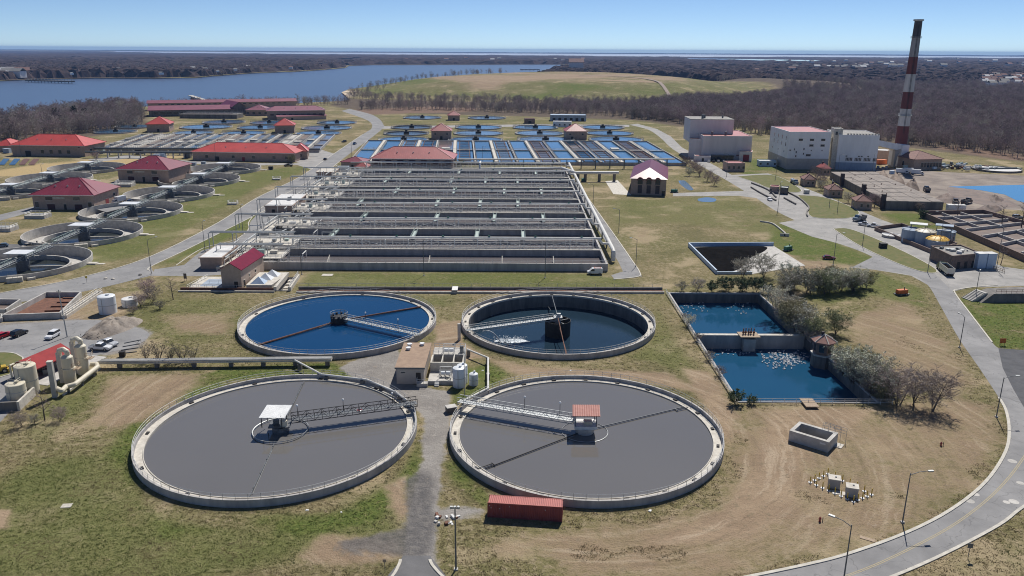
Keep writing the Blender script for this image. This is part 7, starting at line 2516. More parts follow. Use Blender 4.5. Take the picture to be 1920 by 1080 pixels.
dome_tank('round tank with bright yellow dome behind the brown flat-roofed building', (1755, 466), 4.1, 3.6, 'tank_bluegrey', 'dome_yellow', 1.3)
dome_tank('blue-grey tank with dull yellow dome in the tank group', (1732, 459), 3.7, 5.4, 'tank_bluegrey', 'beige_frp', .9)
dome_tank('blue-grey tank at the left end of the tank group', (1708, 453), 3.9, 5.0, 'tank_bluegrey', 'tank_bluegrey', .5)
dome_tank('blue-grey tank behind the yellow dome under a flat canopy', (1772, 452), 3.4, 4.0, 'tank_bluegrey', 'tank_bluegrey', .5)
dome_tank('low white round basin tank at the left of the tank group', (1671, 444), 3.6, .8, 'block_pale', 'roof_white', .3)
for px, lb, m_ in (((1766, 455), 'flat grey canopy on posts above the rear tank', 'tank_bluegrey'), ((1718, 452), 'flat grey canopy on posts above orange pipework', 'galv')):
    t = thing('pipe_canopy', lb, 'canopy', (*G(*px), 0), -.5)
    for x in (-2.6, 2.6):
        for y in (-1.6, 1.6):
            MB().bar((x, y, 0), (x, y, 7.0), .22).build('post', 'galv_dark', t)
    MB().box(-3.2, 3.2, -2.2, 2.2, 7.0, 7.25).build('roof', m_, t)
    MB().box(-2.6, 2.6, -1.6, 1.6, 4.8, 5.0).build('platform', 'galv', t)
    for i in range(5):
        x = -2 + i
        MB().path([(x, -1.9, .1), (x, -1.9, 3.0), (x, -.9, 3.6)], .14, 6).build('pipe', 'orange' if (i == 2 and 'orange' in lb) else 'tank_bluegrey', t)
t, q = open_basin('brown retaining wall round the tank group', [(1640, 432), (1752, 478), (1792, 462), (1690, 425)], 1.6, .1, 'asphalt_pale', 'brick_brown', 'retaining_wall', .4)
# brown flat-roofed building
bp = [np.array(G(*p, 5.0)) for p in ((1746, 461), (1786, 480), (1841, 475), (1801, 459))]
t = thing('brown_building', 'brown flat-roofed building with parapet and rooftop units beside the cream truck', 'building', (*bp[0], 0))
q = [tuple(p - bp[0]) for p in bp]
MB().prism(q, 0, 4.6).build('wall', 'brick_brown', t)
cen = np.mean(q, 0)
MB().prism([tuple(cen + (np.array(p) - cen) * .94) for p in q], 4.6, 4.7).build('roof', 'roof_grey', t)
for i in range(4):
    strip(MB(), [q[i], q[(i + 1) % 4]], .4, 4.605, 5.1 + .003 * i).build('parapet', 'brick_brown', t)
for i in range(9):
    s = rnd.uniform(.6, 2)
    p = cen + np.array((rnd.uniform(-4, 5), rnd.uniform(-4, 4)))
    MB().obox(p[0], p[1], 4.7, s, s * .8, rnd.uniform(.4, 1.0), rnd.uniform(0, 1)).build('rooftop_unit', rnd.choice(['roof_white', 'galv_dark', 'concrete', 'galv']), t)
e_ = np.array(q[2]) - np.array(q[1])
fa = math.atan2(e_[1], e_[0])
for f in (.25, .5, .75):
    p = np.array(q[1]) + e_ * f
    piece('door', 'door_dark', t, (p[0], p[1], 0), (1.3, .2, 2.5), fa)
for i, x in enumerate((1834.5, 1852.5)):
    t = box_thing('silo', ['pale blue box silo beside the brown building, left of two', 'pale blue box silo beside the brown building, right of two'][i], 'silo', (x, 502), (3.3, 3.0, 5.4), 'silo_blue', .1, 'roof_white')
    MB().tube((-1.9, 0, 0), (-1.9, 0, 5), .15, n=6).build('fill_pipe', 'roof_white', t)
mb = MB()
t = thing('pipe_barrier', 'row of short pipe posts with rail right of the silos', 'barrier', (*G(1862, 505), 0))
p = np.array(G(1883, 512)) - np.array(G(1862, 505))
railing(mb, [(0, 0, 0), (p[0], p[1], 0)], 1.2, .9, .08)
mb.build('rail', 'wood', t)
# old soil beds
bq = [np.array(G(*p)) for p in ((1726, 406), (1975, 515), (2080, 470), (1842, 403))]
t = thing('soil_beds', 'old walled soil beds divided by low concrete walls at the right edge', 'basin', (*bq[0], 0))
q = [tuple(p - bq[0]) for p in bq]
bl2 = lambda s, u: np.array(q[0]) * (1 - s) * (1 - u) + np.array(q[1]) * s * (1 - u) + np.array(q[2]) * s * u + np.array(q[3]) * (1 - s) * u
for i in range(4):
    strip(MB(), [q[i], q[(i + 1) % 4]], .6, 0, 2.6 + .004 * i).build('outer_wall', 'brick_brown', t)
MB().prism(q, 0, .9).build('soil', 'bed_soil', t)
for s in (.12, .26, .37, .50, .64, .78, .9):
    strip(MB(), [tuple(bl2(s, .06)), tuple(bl2(s, .94))], .5, .9, 2.2).build('cross_wall', 'concrete', t)
for u in (.3, .6):
    for s0, s1 in ((.02, .36), (.5, .98)):
        strip(MB(), [tuple(bl2(s0, u)), tuple(bl2(s1, u))], .45, .9, 2.1).build('cross_wall', 'concrete', t)
# lagoon, round thickener and scrap yard
lg = MB().sheet(PX([(1778, 350), (1860, 348), (2040, 344), (2040, 392), (1945, 386), (1908, 377), (1884, 365), (1840, 357)]), .06)
structure(lg, 'lagoon', 'lagoon_blue')
mound('mud_bank', 'dark muddy bank along the near side of the blue lagoon', [(1775, 352), (1800, 352), (1850, 362), (1890, 374), (1905, 388), (1850, 386), (1790, 370)], 1.2, 'bed_soil', 'bank', 31, .6)
for i, p in enumerate(([(1750, 372), (1775, 366), (1800, 372), (1785, 380), (1760, 380)], [(1830, 392), (1858, 386), (1880, 392), (1860, 400), (1838, 399)], [(1845, 372), (1870, 370), (1885, 378), (1862, 383)])):
    mound('mud_heap', ['dark mud heap in the muddy yard, left of three', 'dark mud heap behind the soil beds, nearest of three', 'dark mud heap beside the blue lagoon bank'][i], p, 2.2, 'bed_soil', 'heap', 50 + i, .8)
t = thing('thickener', 'low round white thickener beyond the scrap yard', 'tank', (*G(1868, 319), 0))
MB().lathe([(14.5, 0), (14.5, 1.2), (14, 1.2), (14, .6)], 48).build('outer_wall', 'concrete_dark', t, smooth=True)
MB().disc((0, 0), 14, .7, 48).build('sludge', 'roof_white', t)
MB().obox(0, 0, .7, 28, .7, 1.0, .1).build('bridge', 'galv_dark', t)
sy = random.Random(9)
t = thing('scrap_yard', 'heap of pale green and grey scrap metal before the wood', 'scrap', (*G(1798, 316), 0))
for i in range(70):
    MB().obox(sy.gauss(0, 11), sy.gauss(0, 7), sy.uniform(0, 1.5), sy.uniform(.8, 5), sy.uniform(.4, 1.6), sy.uniform(.3, 1.8), sy.uniform(0, 3)).build('scrap', sy.choice(['pale_green', 'galv', 'galv_dark', 'rust', 'roof_white', 'silo_blue']), t)
# sludge bunker
bw = [np.array(G(1291, 462)), np.array(G(1450, 461)), np.array(G(1343, 514)), np.array(G(1410, 514))]
t = thing('sludge_bunker', 'walled concrete bunker holding a heap of black sludge', 'bunker', (*bw[0], 0))
q = [tuple(p - bw[0]) for p in bw]
strip(MB(), [q[0], q[1]], .5, 0, 1.5).build('back_wall', 'silo_blue', t)
strip(MB(), [q[0], q[2]], .5, 0, 1.5).build('side_wall', 'silo_blue', t)
strip(MB(), [q[2], q[3]], .5, 0, .9).build('front_wall', 'silo_blue', t)
MB().prism([q[0], q[1], (q[1][0] + 2, q[1][1] - 30), q[3], q[2]], 0, .08).build('slab', 'concrete', t)
mound('sludge_heap', 'heap of black sludge inside the concrete bunker', [(1297, 464), (1360, 462), (1432, 462), (1436, 470), (1405, 486), (1385, 506), (1345, 512), (1320, 488)], 1.7, 'sludge', 'heap', 41, .35)
mound('ash_heap', 'flattened streak of pale grey ash on the bunker slab', [(1415, 482), (1440, 476), (1450, 482), (1425, 494), (1405, 494)], .3, 'concrete', 'heap', 42, .4)
# road-side ramp structure at the right edge
r0, r1, r2 = np.array(G(1822, 563)), np.array(G(1866, 541)), np.array(G(1840, 568))
t = thing('abutment', 'dark concrete abutment with a flight of steps at the right edge', 'abutment', (*r2, 0))
MB().add([(0, 0, 0), (18, 1, 0), (18, 9, 0), (-1, 7, 0), (4, 1.0, 2.6), (18, 1.6, 2.6), (18, 9, 2.6), (5, 7, 2.6)], [(0, 1, 5, 4), (1, 2, 6, 5), (2, 3, 7, 6), (3, 0, 4, 7), (4, 5, 6, 7)]).build('wall', 'concrete_dark', t)
for i in range(9):
    f = i / 9
    piece('step', 'concrete', t, (-2.2 + f * 4.8, 3.4 + f * 1.2, 0), (1.0, 4.2, .25 + f * 2.4), .25)
mb = MB()
railing(mb, [(5, 1.8, 2.6), (18, 2.2, 2.6)], 1.1, 1.5, .05)
mb.build('railing', 'rust', t)
# green machines and pumps
def machine(label, px, rz=0.0, m='machine_green'):
    t = thing('pump_unit', label, 'machine', (*G(*px), 0), rz)
    me = MB().box(-1.7, 1.7, -.8, .8, .5, 1.8).mesh('body', m)
    bevel(me, .08)
    o = bpy.data.objects.new('body', me)
    C.objects.link(o)
    o.parent = t
    MB().box(-2.2, 2.2, -1, 1, .25, .5).build('skid', 'galv_dark', t)
    MB().tube((.8, 0, 1.8), (.8, 0, 2.6), .15, n=8).build('exhaust', 'galv_dark', t)
    wheels(t, (-1.0, 1.0), 1.0, .35)


machine('green wheeled pump set right of the gabled brick house', (1264, 361), .1)
machine('green pump set under the overhead duct', (1094, 340), 1.2)
machine('green pump beside the lamp at the sludge bunker', (1477, 470), .6)
machine('red implement lying on the grass right of the ponds', (1690, 553), .2, 'orange')
o = structure(MB().sheet(smooth_line(PX([(1308, 373), (1325, 370), (1342, 373), (1340, 378), (1325, 379), (1310, 377), (1308, 373)]), 4)[:-1], .05), 'puddle', 'water_pool_pale')
o = structure(MB().sheet(smooth_line(PX([(1272, 339), (1284, 339), (1296, 350), (1300, 356), (1290, 356), (1276, 346), (1272, 339)]), 4)[:-1], .05), 'puddle', 'water_pool_pale')
for i, (x, y) in enumerate(((198, 523), (212, 524), (263, 516))):
    o = tag(MB().ball((0, 0, .2), .6, .35, n=9, m=5).build('boulder', 'concrete_light' if i < 2 else 'concrete_dark', smooth=True), ['pale boulder on the grass by the left road, left one', 'pale boulder on the grass by the left road, right one', 'dark boulder on the grass near the road junction'][i], 'boulder')
    o.location = (*G(x, y), 0)
# low retaining wall on the right lawn
o = tag(strip(MB(), smooth_line(PX([(1425, 416), (1447, 420), (1462, 430), (1473, 440)]), 5), .5, 0, .6).build('lawn_wall', 'concrete'), 'low crooked concrete gutter wall on the right lawn by the road', 'wall')
t = thing('headwall', 'small concrete headwall at the end of the lawn gutter', 'wall', (*G(1471, 443), 0), -.2)
MB().box(-1.8, 1.8, 0, .4, 0, 1.2).build('face', 'concrete_light', t)
MB().tube((0, -.02, .5), (0, .1, .5), .35, n=12).build('pipe_mouth', 'steel_black', t)
# pier in the river and marina
pa, pb = np.array(G(357, 181, 0)), np.array(G(398, 194, 0))
t = thing('pier', 'grey pier reaching into the river behind the purple hall', 'pier', (*pa, 0))
d = pb - pa
strip(MB(), [(0, 0), tuple(d)], 7, .8, 2.0).build('deck', 'concrete', t)
for i in range(10):
    f = (i + .5) / 10
    MB().tube((*(d * f), -3), (*(d * f), .8), 1.0, n=8).build('pile', 'wood_pole', t)
for i, (x0, y0, x1, y1) in enumerate(((50, 152.5, 138, 155), (975, 131.3, 1012, 131.6))):
    pa, pb = np.array(G(x0, y0)), np.array(G(x1, y1))
    t = thing('jetty', ['long marina jetty off the far left shore', 'thin jetty off the wooded point'][i], 'jetty', (*pa, 0))
    d = pb - pa
    strip(MB(), [(0, 0), tuple(d)], 8, 1, 3.5).build('deck', 'wood_pole', t)
    n = 14 if i == 0 else 5
    for k in range(n):
        f = (k + .5) / n
        MB().tube((*(d * f), -3), (*(d * f), 7 if i == 0 else 4), .8, n=6).build('pile', 'galv' if i == 0 else 'wood_pole', t)

# ================================================================ VEGETATION
def rdir(r, up=0.3):
    while True:
        v = Vector((r.uniform(-1, 1), r.uniform(-1, 1), r.uniform(-1, 1)))
        if .05 < v.length < 1:
            break
    v.normalize()
    v.z = v.z * .7 + up
    return v.normalized()


def blade(mb, p, q, w, r):
    """thin two-sided twig: a narrow triangle"""
    d = (q - p)
    s = d.cross(rdir(r, 0)).normalized() * w * .5
    mb.add([p + s, p - s, q], [(0, 1, 2)])


def leaf(mb, p, s, r):
    a, b = rdir(r, .2) * s, rdir(r, .2) * s
    mb.add([p - a * .5, p + b * .5, p + a * .5, p - b * .5], [(0, 1, 2, 3)])


def tree_parts(seed, h, spread, limbs=7, subs=7, twigs=7, leaves=0, lsize=.3, trunk_f=.3, stems=1, tw=.05, lf_up=.2):
    """tapered trunk with limbs; crown of twigs (and leaves or blossom)"""
    r = random.Random(seed)
    tk, cr, lf = MB(), MB(), MB()
    for s_ in range(stems):
        lean = Vector((r.uniform(-.08, .08), r.uniform(-.08, .08), 0)) * (1 if stems == 1 else 5)
        base = Vector((0, 0, 0)) if stems == 1 else Vector((r.uniform(-.3, .3) * spread * .3, r.uniform(-.3, .3) * spread * .3, 0))
        hh = h * r.uniform(.8, 1.0) if stems > 1 else h
        r0 = h * .017 + .05 if stems == 1 else h * .012 + .02
        top = base + Vector((lean.x * hh, lean.y * hh, hh * .92))
        mid = base.lerp(top, .5) + Vector((r.uniform(-.3, .3), r.uniform(-.3, .3), 0)) * h * .04
        tk.tube(base - Vector((0, 0, .2)), mid, r0, r0 * .6, n=6, cap=False)
        tk.tube(mid, top, r0 * .6, r0 * .12, n=5, cap=False)
        for i in range(limbs):
            f = trunk_f + (1 - trunk_f) * (i + r.random()) / limbs
            p = base.lerp(mid, f * 2) if f < .5 else mid.lerp(top, f * 2 - 1)
            a = i * 2.4 + r.uniform(-.5, .5)
            reach = spread * (1.15 - .75 * abs(f - .45) - .25 * f) * r.uniform(.75, 1.1)
            q = p + Vector((math.cos(a) * reach, math.sin(a) * reach, reach * r.uniform(.45, .95)))
            q.z = min(q.z, h * 1.02)
            tk.tube(p, q, r0 * .38, r0 * .07, n=4, cap=False)
            for j in range(subs):
                g = .3 + .7 * (j + r.random()) / subs
                u = p.lerp(q, g)
                w = u + rdir(r, .35) * reach * r.uniform(.3, .6)
                blade(cr, u, w, tw * 1.6, r)
                for k in range(twigs):
                    x = u.lerp(w, r.uniform(.25, 1))
                    y = x + rdir(r, .3) * reach * r.uniform(.15, .34)
                    blade(cr, x, y, tw, r)
                for k in range(leaves):
                    leaf(lf, u.lerp(w, r.uniform(.1, 1.1)) + rdir(r, 0) * reach * .12, lsize * r.uniform(.6, 1.3), r)
    return tk, cr, lf


VEG = {}


def veg(kind, n, tm, cm, lm=None, **kw):
    VEG[kind] = []
    for i in range(n):
        tk, cr, lf = tree_parts(hash_seed(kind) + i * 17, **kw)
        VEG[kind].append((tk.mesh('trunk', tm, True), cr.mesh('crown', cm), lf.mesh('foliage', lm) if lm and lf.v else None))


def hash_seed(s):
    return sum(ord(c) * (i + 3) for i, c in enumerate(s))


veg('bare_tree', 5, 'bark_pale', 'twig_brown', h=13, spread=4.8, limbs=14, subs=7, twigs=9, tw=.09, trunk_f=.16)
veg('grey_tree', 3, 'bark_pale', 'twig_grey', h=12, spread=4.6, limbs=14, subs=7, twigs=9, tw=.09, trunk_f=.14)
veg('thin_tree', 2, 'bark', 'twig_brown', h=7, spread=2.3, limbs=10, subs=6, twigs=7, tw=.03)
veg('pine_tree', 2, 'bark', 'pine', 'pine', h=14, spread=3.4, limbs=22, subs=5, twigs=4, leaves=12, lsize=.7, trunk_f=.12, tw=.1)
veg('blossom_bush', 4, 'bark', 'twig_grey', 'blossom', h=6.6, spread=3.4, limbs=11, subs=7, twigs=8, leaves=12, lsize=.24, trunk_f=.1, stems=3, tw=.035)
veg('bramble', 3, 'bark', 'twig_grey', 'twig_green', h=3.2, spread=2.2, limbs=7, subs=6, twigs=10, leaves=2, lsize=.2, trunk_f=.05, stems=4, tw=.04)
veg('bare_bush', 3, 'bark', 'twig_brown', h=6.2, spread=3.1, limbs=12, subs=8, twigs=13, trunk_f=.08, stems=3, tw=.035)
veg('stem_bush', 2, 'bark', 'twig_grey', 'twig_green', h=6.0, spread=1.1, limbs=7, subs=5, twigs=5, leaves=2, lsize=.16, trunk_f=.3, stems=7, tw=.03)
veg('evergreen_bush', 2, 'bark', 'leaf_dark', 'leaf_dark', h=3.6, spread=2.4, limbs=8, subs=6, twigs=2, leaves=16, lsize=.28, trunk_f=.05, stems=3, tw=.04)
veg('green_bush', 2, 'bark', 'twig_green', 'twig_green', h=5.8, spread=3.2, limbs=11, subs=7, twigs=10, leaves=9, lsize=.22, trunk_f=.06, stems=4, tw=.04)
NAMES = {'bare_tree': ('bare_tree', 'tree'), 'grey_tree': ('bare_tree', 'tree'), 'thin_tree': ('bare_tree', 'tree'), 'pine_tree': ('pine_tree', 'tree')}
rv = random.Random(21)


def plant(kind, x, y, s, label, group=None, z=0.0, sz=None):
    nm, cat = NAMES.get(kind, (kind, 'shrub'))
    t = thing(nm, label, cat, (x, y, z), rv.uniform(0, 6.28), group)
    t.scale = (s, s, (sz or s))
    for n_, me in zip(('trunk', 'crown', 'foliage'), rv.choice(VEG[kind])):
        if me:
            o = bpy.data.objects.new(n_, me)
            C.objects.link(o)
            o.parent = t
    return t


BUSHES = [('blossom_bush', (1392, 521), 1.05, 'white-blossoming bush beside the black sludge heap, leftmost of the thicket'), ('blossom_bush', (1432, 520), 1.1, 'white-blossoming bush second from left in the thicket above the ponds'),
          ('blossom_bush', (1487, 540), 1.15, 'greyish blossoming bush in the middle of the thicket above the ponds'), ('blossom_bush', (1512, 550), 1.15, 'large grey blossoming bush in front of the thicket'),
          ('green_bush', (1545, 551), 1.2, 'olive bush in the thicket, below the dark red car'), ('blossom_bush', (1578, 546), 1.1, 'pale bush right of the olive one in the thicket'), ('green_bush', (1602, 546), 1.05, 'olive bush near the right end of the thicket'),
          ('green_bush', (1625, 540), .9, 'rightmost olive bush of the thicket'), ('blossom_bush', (1452, 578), 1.1, 'white-blossoming tree overhanging the far pond corner'), ('blossom_bush', (1472, 598), .95, 'grey blossoming bush below the white-blossoming tree at the pond'),
          ('evergreen_bush', (1335, 548), .9, 'dark evergreen shrub at the far pond wall, leftmost'), ('evergreen_bush', (1362, 546), 1.2, 'dark evergreen shrub at the far pond wall, second'), ('evergreen_bush', (1392, 547), 1.1, 'dark evergreen shrub at the far pond wall, third'),
          ('evergreen_bush', (1418, 548), 1.2, 'dark evergreen shrub at the far pond wall, fourth'), ('evergreen_bush', (1440, 552), .9, 'dark evergreen shrub at the pond corner'), ('bramble', (1308, 545), 1.2, 'bare bramble at the far left pond corner'), ('bramble', (1280, 546), .9, 'low bare bramble left of the pond corner'),
          ('green_bush', (1566, 626), 1.05, 'round lone bush on the dirt right of the far pond'), ('bramble', (1495, 600), 1.0, 'grey bramble on the east bank of the far pond'), ('bramble', (1507, 628), 1.1, 'grey bramble on the east bank beside the dividing wall'),
          ('bramble', (1530, 622), .9, 'grey bramble behind the pavilion tower'), ('bramble', (1575, 680), 1.1, 'grey bramble right of the pavilion tower'), ('bramble', (1592, 702), 1.2, 'grey bramble on the east bank of the near pond, upper'), ('bramble', (1612, 722), 1.2, 'grey bramble on the east bank of the near pond, middle'),
          ('bramble', (1632, 742), 1.2, 'grey bramble on the east bank of the near pond, lower'), ('green_bush', (1655, 752), .8, 'olive bush at the near right pond corner'), ('bare_bush', (1684, 760), 1.35, 'dark bare bush right of the near pond, left of three'), ('bare_bush', (1712, 760), 1.5, 'dark bare bush right of the near pond, middle of three'),
          ('bare_bush', (1748, 772), 1.4, 'dark bare bush right of the near pond, right of three'), ('green_bush', (1670, 735), .8, 'olive bush behind the dark bare bushes'), ('bramble', (1284, 600), .6, 'low bramble on the west pond fence, uppermost'), ('blossom_bush', (1290, 612), .5, 'small pale bush on the west pond fence'),
          ('bramble', (1308, 640), .7, 'low bramble on the west pond fence at the dividing wall'), ('bramble', (1330, 675), .7, 'low bramble on the west pond fence, middle'), ('bramble', (1350, 705), .7, 'low bramble on the west pond fence, lower'), ('evergreen_bush', (1378, 758), .8, 'dark shrub at the near left pond corner'), ('evergreen_bush', (1408, 758), .5, 'small dark shrub on the south pond fence'),
          ('stem_bush', (275, 678), .9, 'upright bare stems behind the pipe gallery, leftmost'), ('stem_bush', (298, 680), 1.0, 'upright bare stems behind the pipe gallery, second'), ('stem_bush', (322, 680), .9, 'upright bare stems behind the pipe gallery, third'), ('stem_bush', (343, 680), .9, 'upright bare stems behind the pipe gallery, fourth'),
          ('stem_bush', (362, 680), .8, 'upright bare stems behind the pipe gallery, rightmost'), ('thin_tree', (84, 788), .95, 'thin bare tree before the cream scrubber plant'), ('bare_bush', (42, 800), .55, 'dark brush at the left edge beside the thin tree'), ('bare_bush', (112, 790), .5, 'brown brush right of the thin tree'), ('bramble', (65, 795), .6, 'bramble under the thin tree'),
          ('bare_bush', (264, 574), .7, 'brown brush behind the white upright tank'), ('bare_bush', (285, 568), .8, 'brown brush right of the squat grey tank'), ('bramble', (300, 580), .8, 'low brush spreading on the rough lawn'), ('thin_tree', (325, 562), 1.0, 'thin bare tree beside the screen pad'), ('bare_bush', (277, 556), .9, 'tall brown brush behind the squat tank'), ('bramble', (250, 588), .7, 'low brush before the squat tank'),
          ('bare_bush', (1286, 312), 1.1, 'brown brush by the plant road, farthest of the strip'), ('bare_bush', (1300, 322), 1.2, 'brown brush by the plant road, second of the strip'), ('bare_bush', (1312, 330), 1.2, 'brown brush by the plant road, third of the strip'), ('bare_bush', (1325, 340), 1.1, 'brown brush by the plant road, fourth of the strip'), ('bare_bush', (1338, 348), 1.0, 'brown brush by the plant road, nearest of the strip'), ('blossom_bush', (1293, 330), .8, 'pale bush inside the brush strip by the plant road'),
          ('bare_bush', (1640, 388), 1.1, 'bare brush right of the nearest brick hut'), ('blossom_bush', (1590, 380), .8, 'pale bush between the near and middle brick huts'), ('bare_bush', (1538, 350), 1.2, 'bare brush right of the farthest brick hut'), ('blossom_bush', (1540, 357), .8, 'pale bush between the middle and far brick huts'), ('bare_bush', (1530, 335), 1.2, 'bare brush behind the farthest brick hut'),
          ('thin_tree', (1878, 428), 1.5, 'bare multi-stemmed tree beside the old soil beds'), ('thin_tree', (1914, 430), 1.7, 'bare tree at the right edge by the muddy yard'), ('thin_tree', (1795, 408), 1.2, 'small bare tree before the white box trailer'), ('evergreen_bush', (1730, 409), 1.0, 'dark shrub at the corner of the soil beds'), ('thin_tree', (1782, 470), .9, 'thin bare tree behind the yellow dome'), ('thin_tree', (1876, 497), 1.0, 'thin bare tree on the strip beside the soil beds'),
          ('thin_tree', (1736, 440), .9, 'thin bare tree beside the flat canopy'), ('green_bush', (860, 318), 1.0, 'olive bush at the right end of the rose hall'), ('green_bush', (548, 306), .9, 'small green tree at the right end of the long low hall'), ('bare_bush', (180, 300), .9, 'brown bush before the left basins'), ('bramble', (1720, 395), 1.2, 'scrub along the front wall of the derelict reservoir')]
rq = random.Random(77)
for i in range(52):
    f = rq.random()
    BUSHES.append((rq.choice(['bramble', 'bramble', 'bramble', 'blossom_bush', 'green_bush']), (1470 + 175 * f + rq.uniform(-9, 12), 596 + 154 * f + rq.uniform(-5, 3)), rq.uniform(.8, 1.25), 'low scrub bush in the tangle along the east bank of the ponds'))
for i in range(14):
    BUSHES.append((rq.choice(['blossom_bush', 'blossom_bush', 'green_bush']), (rq.uniform(1455, 1620), rq.uniform(535, 552)), rq.uniform(.8, 1.1), 'pale bush inside the dense thicket above the ponds'))
BUSHES = [b_ for b_ in BUSHES if not (math.hypot(b_[1][0] - 1545, b_[1][1] - 678) < 30)]
for k, p, s, lb in BUSHES:
    plant(k, *G(*p), s, lb, {'low s': 'scrub on the east bank', 'pale ': None}.get(lb[:5]) if 'tangle' in lb else 'bushes of the thicket' if 'inside the dense' in lb else None)


# ---- woods: nearest trees one by one, the mass behind as one scatter
def scatter_poly(poly, n, r, excl=()):
    xs, ys = [p[0] for p in poly], [p[1] for p in poly]
    out = []
    rs = np.random.RandomState(r)
    while len(out) < n:
        q = np.c_[rs.uniform(min(xs), max(xs), n * 2), rs.uniform(min(ys), max(ys), n * 2)]
        ok = in_poly(q, poly)
        for e in excl:
            ok &= ~in_poly(q, e)
        out.extend(q[ok].tolist())
    return np.array(out[:n])


HILL = [(-255, 1310), (-60, 1262), (120, 1235), (330, 1245), (480, 1410), (530, 1700), (430, 2070), (180, 2260), (-60, 2220), (-240, 1970), (-345, 1650)]
HILL2 = [(470, 1560), (640, 1470), (700, 1700), (600, 1960), (490, 1900)]
copse = PX([(-260, 292), (-80, 276), (10, 264), (60, 259), (120, 254), (190, 248), (262, 240), (270, 226), (266, 208), (190, 208), (120, 216), (50, 226), (-80, 232), (-260, 240)])
shore = PX([(180, 206), (300, 200), (440, 198), (560, 195), (640, 193), (660, 196), (600, 199), (440, 203), (280, 206)])
shore2 = PX([(655, 181), (700, 178), (760, 168), (860, 161), (960, 157), (960, 152), (850, 154), (740, 160), (690, 165), (655, 172), (650, 178)])
belt1 = PX([(645, 184), (700, 189), (780, 193), (860, 196), (980, 198), (1120, 201), (1290, 204), (1300, 196), (1150, 193), (990, 191), (860, 189), (760, 186), (690, 182), (650, 180)])
belt2 = PX([(660, 206), (760, 207), (860, 208), (960, 212), (1060, 214), (1160, 219), (1250, 228), (1330, 228), (1310, 204), (1150, 201), (1020, 200), (960, 203), (900, 205), (800, 203), (700, 201)])
wood = PX([(1180, 222), (1260, 229), (1310, 236), (1420, 254), (1560, 262), (1650, 270), (1720, 272), (1800, 282), (1930, 300), (2200, 316), (2300, 215), (2000, 188), (1700, 183), (1480, 182), (1300, 186), (1200, 205)])
wood2 = PX([(1300, 190), (1480, 184), (1700, 185), (2000, 190), (2300, 215), (2300, 176), (1900, 158), (1600, 155), (1290, 158), (1310, 175)])
edge_w = PX([(1180, 222), (1260, 229), (1310, 236), (1420, 254), (1560, 262), (1650, 270), (1720, 272), (1800, 282), (1930, 300), (1960, 288), (1800, 262), (1700, 258), (1560, 255), (1420, 246), (1310, 229), (1200, 217)])
edge_c = PX([(10, 264), (60, 259), (120, 254), (190, 248), (262, 240), (268, 224), (190, 238), (120, 245), (50, 252), (0, 256)])
for poly, n, seed, lb, grp in ((edge_w, 95, 1, 'bare brown tree along the near edge of the wood on the right', 'trees at the edge of the right wood'), (edge_c, 42, 2, 'bare tree along the near edge of the copse by the river at left', 'trees of the riverside copse'),
                               (belt2, 90, 3, 'bare tree in the belt between the pools and the grassy hill', 'trees of the belt before the hill'), (shore, 26, 4, 'bare tree on the river bank behind the purple-roofed halls', 'trees behind the purple halls')):
    for (x, y) in scatter_poly(poly, n, seed):
        plant('bare_tree' if rv.random() < .72 else 'grey_tree', x, y, rv.uniform(.7, 1.15), lb, grp)
for p, s, lb in (((108, 237), 1.25, 'dark pine rising above the riverside copse, leftmost'), ((142, 233), 1.3, 'dark pine in the riverside copse, second from left'), ((160, 236), 1.2, 'dark pine in the riverside copse, right one'), ((118, 244), 1.0, 'low dark pine inside the riverside copse')):
    plant('pine_tree', *G(*p), s, lb)

# prototypes of the mass: one joined mesh per variant, kept in a collection that only the scatter uses
pcol = bpy.data.collections.new('wood_tree_shapes')
for k in ('bare_tree', 'grey_tree'):
    for i, (tk, cr, lf) in enumerate(VEG[k]):
        bm = bmesh.new()
        bm.from_mesh(tk)
        nt_ = len(bm.faces)
        bm.from_mesh(cr)
        bm.faces.ensure_lookup_table()
        for f in bm.faces[nt_:]:
            f.material_index = 1
        me = bpy.data.meshes.new('wood_tree')
        bm.to_mesh(me)
        bm.free()
        me.materials.append(tk.materials[0])
        me.materials.append(cr.materials[0])
        pcol.objects.link(bpy.data.objects.new('wood_tree', me))


